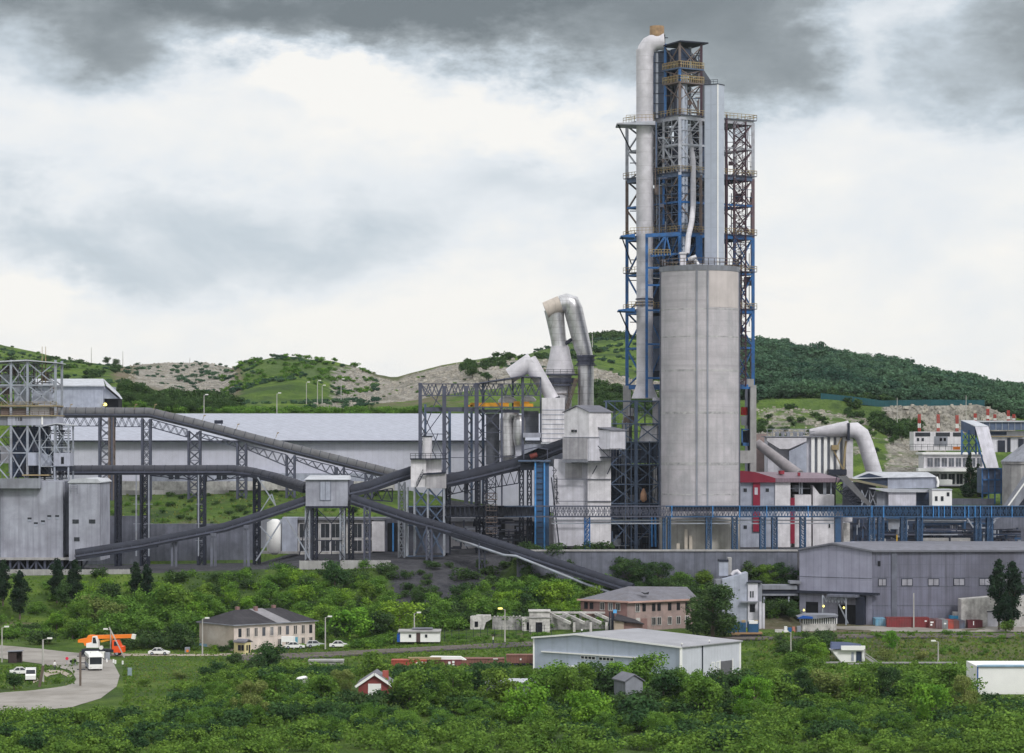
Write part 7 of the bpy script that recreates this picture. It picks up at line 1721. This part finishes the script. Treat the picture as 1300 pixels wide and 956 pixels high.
def crown(kind, H_, nleaf, ls):
    """leaf quads for a crown of height H_ standing on z=0 (numpy verts Nx4x3)"""
    if kind == 'round':
        nb = 16; B = []
        for i in range(nb):
            a = RG.uniform(0, 2*np.pi); rr = RG.uniform(.05,.30)*H_; z = H_*RG.uniform(.28,.80)
            rr *= 1.15-abs(z/H_-.5)*1.1; B.append((rr*np.cos(a), rr*np.sin(a), z, H_*RG.uniform(.13,.21)))
    elif kind == 'shrub':
        nb = 11; B = []
        for i in range(nb):
            a = RG.uniform(0, 2*np.pi); rr = RG.uniform(0,.55)*H_; B.append((rr*np.cos(a), rr*np.sin(a), H_*RG.uniform(.25,.68), H_*RG.uniform(.2,.33)))
    elif kind == 'poplar':
        nb = 20; B = []
        for i in range(nb):
            f = (i+.5)/nb; w = .13*math.sin(math.pi*min(1,(f*.9+.12)))**.7; a = RG.uniform(0, 2*np.pi)
            B.append((RG.uniform(.2,.75)*w*H_*np.cos(a), RG.uniform(.2,.75)*w*H_*np.sin(a), H_*(.14+.80*f), H_*(.035+.055*math.sin(math.pi*(f*.85+.1)))))
    elif kind == 'cone':
        nb = 18; B = []
        for i in range(nb):
            f = (i+.5)/nb; w = .16*(1-f)**.7; a = RG.uniform(0, 2*np.pi)
            B.append((w*.5*H_*np.cos(a), w*.5*H_*np.sin(a), H_*(.05+.9*f), H_*(.02+.085*(1-f)**.8)))
    else:   # spread: wide crown with tiers
        nb = 34; B = []
        for i in range(nb):
            a = RG.uniform(0, 2*np.pi); rr = H_*RG.uniform(.1,.46)*1.0; z = H_*(.14+.74*RG.uniform(0,1)); rr *= math.sqrt(max(.05, 1-((z/H_-.42)/.6)**2))
            B.append((rr*np.cos(a), rr*np.sin(a), z, H_*RG.uniform(.09,.15)))
    B = np.array(B); vol = B[:,3]**2; pick = RG.choice(len(B), nleaf, p=vol/vol.sum())
    d = RG.normal(size=(nleaf,3)); d[:,2] += .25; d /= np.linalg.norm(d, axis=1)[:,None]
    rad = B[pick,3]*(RG.uniform(.55,1.12,nleaf))*np.where(RG.uniform(0,1,nleaf) < .13, RG.uniform(1.1,1.55,nleaf), 1.0)
    c = B[pick,:3]+d*rad[:,None]*np.array([1,1,.85]); c[:,2] = np.maximum(c[:,2], .05)
    nrm = d+RG.normal(size=(nleaf,3))*.55; nrm /= np.linalg.norm(nrm, axis=1)[:,None]
    t1 = np.cross(nrm, RG.normal(size=(nleaf,3))); t1 /= np.linalg.norm(t1, axis=1)[:,None]; t2 = np.cross(nrm, t1)
    s = ls*RG.uniform(.6,1.35,nleaf)[:,None]
    t1 = t1*s*.5; t2 = t2*s*.36
    return np.stack([c-t1, c+t2, c+t1, c-t2], axis=1)
def leafmesh(name, Q, m):
    n = len(Q); me = bpy.data.meshes.new(name)
    me.vertices.add(n*4); me.vertices.foreach_set('co', Q.reshape(-1).astype(np.float32))
    me.loops.add(n*4); me.loops.foreach_set('vertex_index', np.arange(n*4, dtype=np.int32))
    me.polygons.add(n); me.polygons.foreach_set('loop_start', np.arange(0, n*4, 4, dtype=np.int32))
    try: me.polygons.foreach_set('loop_total', np.full(n, 4, dtype=np.int32))
    except Exception: pass
    me.update(calc_edges=True); me.validate(); me.materials.append(m); return me
PROTO = {}
def proto(kind, col, v):
    k = (kind, col, v)
    if k not in PROTO:
        H_ = {'round':8,'shrub':3.5,'poplar':16,'cone':10,'spread':11}[kind]; n = {'round':2600,'shrub':1300,'poplar':5200,'cone':3600,'spread':9000}[kind]
        ls = {'round':.42,'shrub':.36,'poplar':.46,'cone':.34,'spread':.40}[kind]
        cm_ = leafmesh('crown', crown(kind, H_, n, ls), LM[col])
        m = MB(); tr = {'round':.16,'shrub':.07,'poplar':.22,'cone':.15,'spread':.3}[kind]
        th = H_*(.55 if kind != 'shrub' else .5)
        m.tube((0,0,-.5), (.05*H_*.2,0,th*.55), tr*1.2, tr*.8, 8); m.tube((.05*H_*.2,0,th*.55), (0,.1,th*1.4), tr*.8, tr*.25, 8)
        for i in range(6):
            a = i*1.05+v; z = th*(.45+.08*i); m.tube((0,0,z), (math.cos(a)*H_*.2*(.5 if kind in ('poplar','cone') else 1), math.sin(a)*H_*.2*(.5 if kind in ('poplar','cone') else 1), z+H_*.17), tr*.4, tr*.12, 6)
        o = m.build('trunk', bark, None, True); tm_ = o.data; bpy.data.objects.remove(o)
        PROTO[k] = (cm_, tm_, H_)
    return PROTO[k]
def tree(name, label, cat, q, h, kind='round', col='mid', v=0, group=None, wf=1.0, rot=None):
    cm_, tm_, H_ = proto(kind, col, v)
    t = thing(name, label, cat, q, group, random.uniform(0, 6.28) if rot is None else rot)
    s = h/H_; t.scale = (s*wf, s*wf, s)
    for nm, me in (('crown', cm_), ('trunk', tm_)):
        o = bpy.data.objects.new(nm, me); COL.objects.link(o); o.parent = t
    return t
def ptree(px, yb, ytop, label, kind='round', col='mid', v=0, Yq=None, wf=1.0, name=None, cat=None, group=None):
    Yq = Yq or hit(px, yb); q = Vector((xp(px,Yq), Yq, T(px,Yq)))
    h = (yb-ytop)*Yq/F
    if Yq is not None: h = zp(ytop, Yq)-q.z
    name = name or {'round':'broadleaf_tree','shrub':'shrub','poplar':'poplar_tree','cone':'cypress_tree','spread':'broadleaf_tree'}[kind]
    return tree(name, label, cat or {'shrub':'shrub'}.get(kind,'tree'), q, max(1.0,h), kind, col, v, group or {'poplar':'dark poplars'}.get(kind), wf)
TR = [
 # px, base y, top y, kind, colour, width, label
 (4,770,708,'poplar','poplar',1.2,'dark poplar cut by the left edge of the view'),
 (25,787,722,'poplar','poplar',1.3,'dark spindle shaped poplar standing free above the sandy patch'),
 (72,766,706,'poplar','poplar',1.2,'dark poplar left of a close pair in front of the pale ribbed wall'),
 (95,772,708,'poplar','poplar',1.2,'dark poplar right of a close pair in front of the pale ribbed wall'),
 (84,775,735,'round','dark',.9,'dark bush between the paired poplars'),
 (172,764,711,'poplar','poplar',1.1,'slim dark poplar at the right end of the pale ribbed wall'),
 (186,766,714,'poplar','poplar',1.2,'dark poplar touching the slim one beside the ribbed wall end'),
 (72,800,776,'round','bright',1.3,'bright yellow green tree above the left road bend'),
 (92,812,784,'round','mid',1.2,'green tree right of the bright yellow green one'),
 (36,806,789,'shrub','dark',1.4,'low dark shrub left of the bright tree'),
 (62,818,797,'shrub','dark',1.7,'wide dark green bush beside the left road'),
 (120,795,752,'round','olive',1.35,'olive green tree behind the left bushes'),
 (142,800,758,'round','olive',1.2,'pale olive tree above the truck crane'),
 (165,800,757,'round','mid',1.1,'round green tree above the boom head of the crane'),
 (222,800,738,'round','mid',1.3,'tall green tree left of the long house'),
 (205,798,745,'round','mid',1.2,'green tree partly behind the tall one left of the house'),
 (245,800,757,'round','bright',1.2,'light green tree just behind the house gable'),
 (232,824,785,'round','dark',1.1,'dark rounded tree beside the house gable end'),
 (262,772,738,'round','mid',1.3,'green tree on the slope above the house roof'),
 (312,779,756,'round','bright',1.3,'light green small tree behind the house roof ridge'),
 (136,768,735,'round','dark',1.6,'dark spreading bush below the ribbed wall between poplars'),
 (445,817,765,'round','bright',1.35,'bright green tree right of the long house'),
 (428,817,775,'round','dark',1.2,'dark green tree in front of the bright one right of the house'),
 (407,800,768,'round','mid',1.2,'green tree peeping above the right end of the house'),
 (507,806,757,'round','bright',1.5,'large bright lime green tree above the white shed'),
 (483,812,772,'round','dark',1.2,'dark green tree left of the lime green one'),
 (425,747,706,'round','dark',1.2,'dark conical bush on the slope crest left of the ribbed wall'),
 (562,797,760,'round','mid',1.3,'green tree right of the lime green tree'),
 (610,788,750,'round','mid',1.3,'green tree behind the broken left end of the white ruin'),
 (640,782,748,'round','bright',1.2,'light green tree behind the low ruin wall'),
 (668,778,740,'round','dark',1.3,'dark tree behind the whitewashed tower of the ruin'),
 (684,775,738,'round','mid',1.1,'green tree right of the dark one behind the ruin'),
 (706,780,734,'round','bright',1.3,'bright tree under the sloping conveyor'),
 (728,782,757,'round','bright',1.2,'yellow green tree left of the brick ruin'),
 (673,745,715,'round','dark',1.1,'small dark tree touching the sloping conveyor'),
 (800,747,705,'spread','dark',1.3,'wide dark bushy tree against the retaining wall'),
 (835,750,712,'spread','dark',1.2,'dark tree right of the wide one against the retaining wall'),
 (865,752,722,'round','mid',1.3,'green tree above the brick ruin roof end'),
 (893,748,722,'round','mid',1.4,'mid green tree left of the chimney box'),
 (905,812,740,'spread','dark',1.3,'very large dark round tree in front of the brick ruin end'),
 (945,745,710,'round','dark',1.3,'dark tree behind the stepped building roof'),
 (972,748,714,'spread','mid',1.2,'green tree between stepped building and hall, left one'),
 (997,748,712,'spread','dark',1.2,'dark tree against the left edge of the grey hall'),
 (1003,790,760,'round','dark',1.1,'dark bush under the loading bridge'),
 (1268,800,706,'poplar','poplar',.95,'tall left poplar in front of the white annex'),
 (1285,801,709,'poplar','poplar',1.15,'tall right poplar in front of the white annex'),
 (1277,802,748,'poplar','poplar',1.1,'lower dark poplar between the two tall ones'),
 (1276,803,785,'shrub','mid',.9,'small bush at the foot of the tall poplars'),
 (1232,620,571,'cone','poplar',1.3,'dark cypress in front of the office windows'),
 (1242,620,586,'cone','poplar',1.4,'shorter dark cypress right of the tall one'),
 (1130,828,798,'round','bright',.9,'small bright tree standing by the railway in front of the containers'),
 (1122,838,822,'shrub','olive',1.2,'grey green round shrub right of the small white house'),
 (1172,838,825,'shrub','olive',1.2,'yellowish shrub on the dry embankment'),
 (1025,842,806,'round','mid',1.3,'green tree at the top of the embankment below the guard house'),
 (1038,844,812,'round','bright',1.1,'bright bush right of the embankment lamp'),
 (1010,860,822,'round','mid',1.2,'green tree around the embankment lamp foot'),
 (88,462,452,'round','dark',1.1,'small dark tree on the left ridge'),
 (104,462,455,'shrub','dark',1.2,'low bush right of the small ridge tree'),
 (136,462,452,'round','dark',1.3,'left half of a double tree on the left ridge'),
 (147,465,454,'round','dark',1.4,'right half of a double tree on the left ridge'),
 (15,444,438,'shrub','dark',1,'tiny bush on the ridge at the far left'),
 (121,480,472,'round','dark',1.2,'dark tree on the left grassy hillside'),
 (600,480,460,'round','dark',1.3,'dark tree on the rocky hill'), (618,484,470,'round','dark',1.3,'second dark tree right on the rocky hill'),
 (790,452,441,'round','dark',1.3,'dark tree on the green slope left of the preheater tower'),
 (1077,530,514,'round','dark',1.1,'dark bushy tree on the grassy terrace behind the bag filter'),
 (1134,565,550,'round','dark',1.2,'dark bush on the terrace left of the office'),
 (1112,578,566,'shrub','dark',1.3,'dark shrub beside the arched duct'),
 (966,552,535,'round','dark',1.3,'dark tree behind the brick block'),(978,550,538,'round','dark',1.1,'second dark tree behind the brick block'),
 (1170,582,566,'round','dark',1.0,'dark bush at the corner of the office block'),
 (1145,560,535,'round','dark',1.4,'dark leafy tree left of the pale cliff'),(1120,545,524,'round','dark',1.3,'dark tree under the left part of the teal fence'),
 (345,453,448,'shrub','dark',1.2,'small bush on top of the green mound'),(372,455,451,'shrub','dark',1.3,'low bush on the crest of the green mound'),
 (475,479,472,'shrub','olive',1.2,'yellowish bush at the right end of the green mound'),
 (650,451,446,'shrub','dark',1.2,'small bush on the rocky hill ridge'),(763,432,425,'shrub','olive',1.0,'reddish bush on the ridge right of the silver duct'),(752,432,427,'shrub','dark',1.0,'tiny dark bush on the ridge right of the silver duct'),
 (95,845,835,'shrub','mid',.8,'small bush on the traffic island'),
 (262,871,842,'round','dark',1.3,'dark round tree at the bottom in front of the house'),
 (300,850,826,'round','dark',1.2,'dark bush in front of the yellow porch'),
 (345,856,812,'round','dark',1.3,'tall dark green tree in front of the house wall'),
 (325,860,828,'round','dark',1.2,'dark green tree left of the tall one in front of the house'),
 (283,828,818,'shrub','dark',1.1,'low dark bush at the house gable'),(292,828,811,'round','dark',1.1,'dark bush at the corner of the house'),
 (18,876,850,'round','dark',1.3,'dark tree at the bottom left corner beside the minibus'),
 (183,872,860,'shrub','mid',1.1,'small bush at the edge of the bottom lawn'),
 (100,802,760,'spread','mid',1.0,'wide green tree above the truck crane counterweight'),
 (250,795,748,'spread','mid',1.0,'wide green tree on the slope behind the house hip'),
 (340,765,735,'round','mid',1.3,'green tree on the slope above the house ridge'),
 (385,760,728,'round','dark',1.2,'dark tree on the slope above the right end of the house'),
 (465,765,735,'round','mid',1.2,'green tree on the slope above the dark tree'),
 (530,775,745,'spread','dark',1.0,'dark tree at the edge of the gravel heap'),
 (585,772,738,'round','dark',1.2,'dark tree below the gravel heap'),
 (750,775,742,'round','mid',1.2,'green tree just left of the brick ruin roof'),
 (230,862,850,'shrub','olive',1.6,'dull brownish bush on the lawn'),
]
for i, (px, yb, yt, kind, col, wf, lb) in enumerate(TR):
    Yq = None
    if yb < 480 and yb < 470: Yq = {True:1395.0, False:1100.0}[px < 170 or yb < 445]
    if 330 < px < 480 and yb < 490: Yq = 1100.0
    if px in (1232,1242): Yq = 718.0
    if px in (650,763,752,790): Yq = {650:1100.0,763:1395.0,752:1395.0,790:1250.0}[px]
    ptree(px, yb, yt, lb, kind, col, i % 3, Yq, wf)
# front row: trees behind and below the foot of the picture
front = [(473,872,824,'mid',1.3,'green tree just behind the red cottage'),(437,890,848,'olive',1.2,'olive tree beside the red cottage'),(412,900,852,'mid',1.2,'green tree right of the round vent'),(350,905,850,'mid',1.3,'green tree in the bottom row left of the vent'),(318,915,862,'olive',1.2,'olive tree in the bottom row below the house'),
 (520,905,845,'mid',1.3,'green tree in front of the bright red wagon'),(548,900,848,'dark',1.2,'dark tree in front of the dull red wagon'),(575,905,846,'mid',1.3,'green tree below the white sheet'),(603,892,833,'dark',1.2,'dark tree covering the brown wagon'),(630,905,844,'mid',1.3,'green tree right of the dark one before the brown wagon'),(664,880,845,'mid',1.2,'green tree below the rust brown wagon'),
 (697,905,838,'mid',1.3,'green tree at the left hangar corner'),(672,925,860,'bright',1.2,'light green tree at the bottom left of the hangar'),(727,910,840,'mid',1.3,'green tree in front of the hangar door track'),(762,900,830,'dark',1.3,'dark tree in front of the middle of the hangar'),(745,930,868,'bright',1.2,'light green tree low in front of the hangar'),(779,890,838,'bright',1.3,'light green tree right of the dark hangar tree'),
 (819,885,826,'mid',1.3,'tall green tree in front of the hangar right half'),(842,905,838,'dark',1.0,'dark narrow tree near the hangar corner'),(868,905,846,'mid',1.2,'green tree at the near hangar corner'),(893,915,852,'mid',1.2,'green tree in front of the hangar side doors'),(938,900,840,'dark',1.4,'dark tree right of the hangar gate'),(958,915,855,'bright',1.3,'light tree below the hangar right end'),(912,905,840,'dark',.8,'narrow dark tree before the ribbed gate'),
 (985,905,848,'mid',1.3,'green tree right of the hangar at the bottom'),(1015,900,845,'dark',1.2,'dark tree below the embankment lamp'),(1052,900,846,'olive',1.4,'olive tree below the small white house'),(1092,905,848,'mid',1.3,'green tree hiding the foot of the small white house'),(1127,900,843,'dark',1.3,'dark tree in front of the parapet wall left part'),(1160,905,850,'mid',1.3,'green tree in front of the parapet wall middle'),(1205,900,838,'mid',1.4,'green tree at the right end of the parapet wall'),(1225,915,856,'olive',1.1,'olive tree beside the white warehouse'),(1183,925,862,'bright',1.0,'light green bush in the bottom row near the parapet')]
for i, (px, yb, yt, col, wf, lb) in enumerate(front): ptree(px, yb, yt, lb, 'spread' if i % 3 == 1 else 'round', col, i % 3, None, wf*(.8 if i % 3 == 1 else 1), group='trees in the front row')
for px, yt, Yq, kd, lb in ((460,872,424,'shrub','green bush left of the red cottage window'),(478,876,420,'shrub','green bush right below the red cottage'),(494,870,426,'shrub','tall bush at the right corner of the red cottage'),(792,872,409,'round','green tree at the left corner of the grey cottage'),(806,877,405,'shrub','bush in front of the grey cottage wall'),(820,870,410,'round','green tree at the right corner of the grey cottage'),
    (385,872,440,'shrub','bush hiding the foot of the round vent'),(640,874,430,'round','green tree in front of the flat roofed shed'),(668,878,428,'shrub','bush at the right end of the flat roofed shed'),(1262,880,440,'round','green tree at the left of the white warehouse wall'),(1288,884,432,'round','green tree in front of the white warehouse wall')):
    ptree(px, 0, yt, lb, kd, 'mid' if px % 2 else 'dark', px % 3, Yq, 1.3, group='bushes at the foot of the view')

# masses that nobody could count
def mass(name, label, kinds, regions, m_, seed=1, ls=None):
    rg = random.Random(seed); out = []
    for (x0, x1, Y0_, Y1_, n, h0, h1, kd, cl, test) in regions:
        for _ in range(n):
            px = rg.uniform(x0, x1); Y = rg.uniform(Y0_, Y1_)
            if test and not test(px, Y): continue
            h = rg.uniform(h0, h1); cm_, tm_, H_ = proto(kd, cl, rg.randrange(3))
            co = BASE.get(id(cm_))
            if co is None:
                co = np.empty(len(cm_.vertices)*3, dtype=np.float32); cm_.vertices.foreach_get('co', co); co = co.reshape(-1,4,3); BASE[id(cm_)] = co
            k = int(len(co)*(.22 if Y > 850 else .33 if h < 3.0 else .5)); sel = co[RG.choice(len(co), k, replace=False)]
            if Y > 850:   # fewer, larger leaf clumps far away
                cen = sel.mean(axis=1, keepdims=True); sel = cen+(sel-cen)*2.0
            elif h < 3: 
                cen = sel.mean(axis=1, keepdims=True); sel = cen+(sel-cen)*1.3
            s = h/H_; a = rg.uniform(0, 6.28); c_, s_ = math.cos(a), math.sin(a); wf = rg.uniform(1.0, 1.5)
            rot = np.array([[c_,-s_,0],[s_,c_,0],[0,0,1]], dtype=np.float32)
            out.append((sel*np.array([s*wf, s*wf, s]))@rot.T+np.array([xp(px,Y), Y, T(px,Y)-.1*h]))
    Q = np.concatenate(out); me = leafmesh(name, Q, m_); o = bpy.data.objects.new(name, me); COL.objects.link(o)
    o['kind'] = 'stuff'; o['label'] = label; o['category'] = 'vegetation'
    print(name, len(Q)); return o
BASE = {}
def clump(px, Y): return _fbm(xp(px,Y), Y, .035)+.5*_fbm(Y, xp(px,Y), .09) > .25
def clump2(px, Y): return _fbm(xp(px,Y), Y, .035)+.5*_fbm(Y, xp(px,Y), .09) > .05
def slope_ok(px, Y): return not (495 < px < 640 and 590 < Y < 622 and random.random() < .85)
def right_forest(px, Y): return True
mass('forest', 'dense haze tinted green wood covering the right hill', None, [
 (930, 1420, 912, 1000, 420, 5, 9, 'round', 'forest', None), (940, 1450, 1000, 1150, 480, 6, 10, 'round', 'forest', None), (940, 1480, 1150, 1420, 620, 6, 11, 'round', 'forest', None)], LM['forest'], 3)
mass('dark_scrub', 'dark scrub patches on the left and middle hills', None, [
 (150, 300, 815, 905, 130, 3, 6.0, 'round', 'dark', None), (440, 640, 905, 1100, 60, .5, 1.6, 'shrub', 'dark', clump), (745, 850, 815, 892, 90, 3, 6, 'round', 'dark', None),
 (740, 800, 1200, 1390, 60, 3, 5, 'shrub', 'dark', lambda x, y: y > 1330), (585, 640, 1000, 1060, 20, 4, 6, 'round', 'dark', None), (1020, 1130, 910, 925, 25, 4, 6, 'round', 'dark', None), (1110, 1165, 850, 896, 30, 4, 7, 'round', 'dark', None),
 (960, 1120, 790, 905, 50, 1.5, 3, 'shrub', 'dark', None), (-60, 160, 950, 1350, 60, 2, 4, 'shrub', 'dark', None), (620, 760, 1090, 1250, 50, 2, 4, 'shrub', 'dark', None)], LM['dark'], 4)
mass('hill_scrub', 'low haze tinted green scrub covering the green hills in drifts', None, [(285, 480, 850, 1100, 900, .6, 2.2, 'shrub', 'dark', clump2), (-60, 290, 900, 1390, 900, .6, 2.2, 'shrub', 'dark', clump2), (600, 870, 985, 1390, 900, .6, 2.2, 'shrub', 'dark', clump2)], LM['forest'], 14)
mass('verge_growth', 'green growth along the bank above the long warehouse', None, [
 (-60, 560, 812, 826, 260, 1.5, 3.2, 'shrub', 'mid', None), (430, 640, 905, 1060, 30, .5, 1.4, 'shrub', 'mid', None), (280, 480, 1000, 1100, 140, 1.0, 2.4, 'shrub', 'mid', None), (-60, 130, 1000, 1380, 60, 1, 2, 'shrub', 'mid', None)], LM['mid'], 5)
mass('slope_scrub', 'dark green scrub on the slope below the plant', None, [
 (-60, 500, 566, 612, 230, 1.2, 4.0, 'shrub', 'dark', lambda x, y: x > 115 and (y < 592 or random.random() < .4)), (540, 780, 570, 612, 170, 2.0, 4.5, 'shrub', 'dark', slope_ok), (770, 1010, 586, 602, 110, 3.0, 6.0, 'round', 'dark', None),
 (130, 480, 686, 736, 70, .7, 2.0, 'shrub', 'dark', None), (150, 240, 548, 575, 40, 2, 4.5, 'shrub', 'dark', None), (690, 830, 609, 613, 24, .6, 1.4, 'shrub', 'dark', None), (500, 640, 590, 618, 26, 1.5, 3.0, 'shrub', 'dark', None), (990, 1060, 528, 548, 30, 1.5, 3, 'shrub', 'dark', None)], LM['dark'], 6)
mass('slope_bushes', 'fresh green bushes on the slope below the plant', None, [
 (-60, 500, 564, 612, 260, 1.0, 3.2, 'shrub', 'mid', lambda x, y: y < 590 or random.random() < .45), (105, 250, 558, 584, 26, 5, 8.5, 'round', 'mid', None), (255, 500, 572, 604, 26, 3.5, 6.5, 'round', 'mid', None), (545, 770, 572, 600, 30, 4, 7, 'round', 'mid', slope_ok), (225, 1235, 385, 455, 60, 3.4, 4.8, 'spread', 'mid', lambda x, y: not (600 < x < 700 and y > 425) and not (450 < x < 505 and y > 415)), (540, 790, 568, 606, 150, 1.6, 4.0, 'shrub', 'mid', slope_ok), (770, 1010, 584, 600, 60, 2.0, 4.0, 'shrub', 'mid', None),
 (130, 480, 686, 736, 60, .5, 1.6, 'shrub', 'mid', None), (430, 520, 548, 562, 30, 1.0, 2.6, 'shrub', 'mid', None), (560, 690, 548, 562, 26, .6, 1.4, 'shrub', 'mid', None), (960, 1300, 527, 556, 46, .6, 1.6, 'shrub', 'olive', None), (1200, 1420, 526, 545, 20, .8, 1.6, 'shrub', 'mid', None)], LM['mid'], 7)
mass('bright_bushes', 'bright lime green bushes scattered over the lower slope', None, [
 (60, 500, 566, 606, 60, 1.2, 3.0, 'shrub', 'bright', None), (110, 480, 562, 600, 14, 4, 6.5, 'round', 'bright', None), (600, 770, 574, 598, 8, 4, 6.5, 'round', 'bright', None), (600, 780, 572, 600, 40, 1.5, 3.4, 'shrub', 'bright', None), (240, 480, 545, 552, 10, .8, 1.5, 'shrub', 'bright', None)], LM['bright'], 8)
def tufts(name, label, regs, m_, seed):
    rg = np.random.RandomState(seed); V = []
    for (x0, x1, Ya, Yb, n, h0, h1) in regs:
        for _ in range(n):
            px, Y = rg.uniform(x0,x1), rg.uniform(Ya,Yb)
            le = np.interp(Y, [367,450,470,500], [64,92,96,84])-2; re_ = np.interp(Y, [367,450,495], [116,146,152])+2
            if 94 < px < 156 and 440 < Y < 545: continue
            if px < 152 and 418 < Y < 472 and (Y < 464 or px > 40): continue
            if 512 < Y < 552 and px < 160: continue
            X = xp(px,Y); z = T(px,Y); h = rg.uniform(h0,h1); a = rg.uniform(0,3.14); dx, dy = math.cos(a)*h*.7, math.sin(a)*h*.7
            V.append([(X-dx,Y-dy,z-.02),(X+dx,Y+dy,z-.02),(X+dx*.7+rg.normal()*.1,Y+dy*.7-.1,z+h*.8),(X-dx*.6,Y-dy*.6-.15,z+h)])
    me = leafmesh(name, np.array(V, dtype=np.float32), m_); o = bpy.data.objects.new(name, me); COL.objects.link(o); o['kind'] = 'stuff'; o['label'] = label; o['category'] = 'grass'
tufts('grass_tufts', 'rough grass tufts on lawns and verges', [(265,700,470,552,5600,.15,.45),(-40,60,480,512,600,.15,.4),(150,420,375,470,2500,.15,.5),(-60,170,375,512,4200,.15,.42),(105,170,440,512,500,.15,.4),(940,1420,470,562,5200,.15,.55),(-60,500,560,612,2500,.2,.6)], LM['mid'], 21)
tufts('dry_tufts', 'yellowish weeds on verges and the dry embankment', [(150,700,475,552,1600,.12,.4),(960,1420,522,558,2600,.15,.5),(-60,400,375,500,1200,.1,.4),(-60,480,682,736,1200,.2,.6)], LM['olive'], 22)
tufts('lawn_tufts', 'fresh bright grass on the lawn beside the road', [(150,275,478,552,3200,.08,.22),(420,700,528,548,1500,.08,.25)], LM['bright'], 23)
mass('foreground_thicket', 'thicket filling the lower foreground', None, [
 (225, 1235, 360, 470, 420, 1.8, 4.2, 'shrub', 'mid', lambda x, y: not (600 < x < 700 and y > 425) and not (450 < x < 505 and y > 415)), (-60, 235, 360, 418, 170, 1.2, 3.6, 'shrub', 'mid', None), (-40, 80, 474, 486, 10, .8, 1.6, 'shrub', 'mid', None), (1235, 1420, 360, 425, 100, 2, 4.5, 'shrub', 'mid', None), (960, 1240, 470, 505, 60, 1.5, 3.5, 'shrub', 'mid', None), (270, 640, 478, 500, 60, 1.4, 3.0, 'shrub', 'mid', None)], LM['mid'], 9)
mass('foreground_dark_thicket', 'dark thicket between the foreground trees', None, [
 (-40, 225, 372, 408, 50, 1.4, 3.6, 'shrub', 'dark', None), (225, 1420, 374, 440, 200, 1.8, 4.6, 'shrub', 'dark', lambda x, y: not (600 < x < 700 and y > 425) and not (450 < x < 505 and y > 415)), (270, 640, 475, 498, 60, 1.6, 3.4, 'shrub', 'dark', None)], LM['dark'], 10)

# loose rock on the quarry slopes
def rocks(name, label, regs, seed):
    rg = random.Random(seed); m = MB()
    for (x0, x1, Ya, Yb, n, s0, s1) in regs:
        for _ in range(n):
            px, Y = rg.uniform(x0, x1), rg.uniform(Ya, Yb); X = xp(px, Y); z = T(px, Y); s = rg.uniform(s0, s1)*(1 if rg.random() < .95 else 1.6)
            q = [Vector((X+sx*s*rg.uniform(.3,.8), Y+sy*s*rg.uniform(.3,.8), z+sz*s*rg.uniform(.3,.7))) for sx, sy, sz in ((-1,-1,-1),(1,-1,-1),(1,1,-1),(-1,1,-1),(-1,-1,1),(1,-1,1),(1,1,1),(-1,1,1))]
            m.hexa(q)
    o = m.build(name, mat('limestone rubble', (.42,.39,.34), dirt=(.16,.15,.13), da=.6, sc=.4, var=.25)); o['kind'] = 'stuff'; o['label'] = label; o['category'] = 'rocks'
rocks('rock_rubble', 'pale loose rubble on the quarried slopes', [(435,640,905,1090,1800,.25,.8),(160,300,980,1400,700,.3,.9),(740,850,900,980,250,.5,1.3),(600,700,990,1090,250,.4,1.2),(955,1110,795,900,350,.3,.9),(1125,1290,896,906,160,.4,1.1),(1120,1200,740,885,200,.3,.8),(400,460,850,930,120,.3,.8)], 11)
# air: one closed box of thin haze round camera and scene
hz = MB().box(-9600, 9600, -60, 6050, -2, 150)
for o_ in ():
    pass
hm = bpy.data.materials.new('haze air'); hm.use_nodes = True; t_ = hm.node_tree; t_.nodes.clear()
pv = t_.nodes.new('ShaderNodeVolumePrincipled'); pv.inputs['Color'].default_value = (.86,.93,1,1); pv.inputs['Density'].default_value = .00003; pv.inputs['Anisotropy'].default_value = .2
ou = t_.nodes.new('ShaderNodeOutputMaterial'); t_.links.new(pv.outputs[0], ou.inputs['Volume'])
ho = hz.build('haze', hm); ho['kind'] = 'stuff'; ho['label'] = 'thin pale air haze over the whole valley'
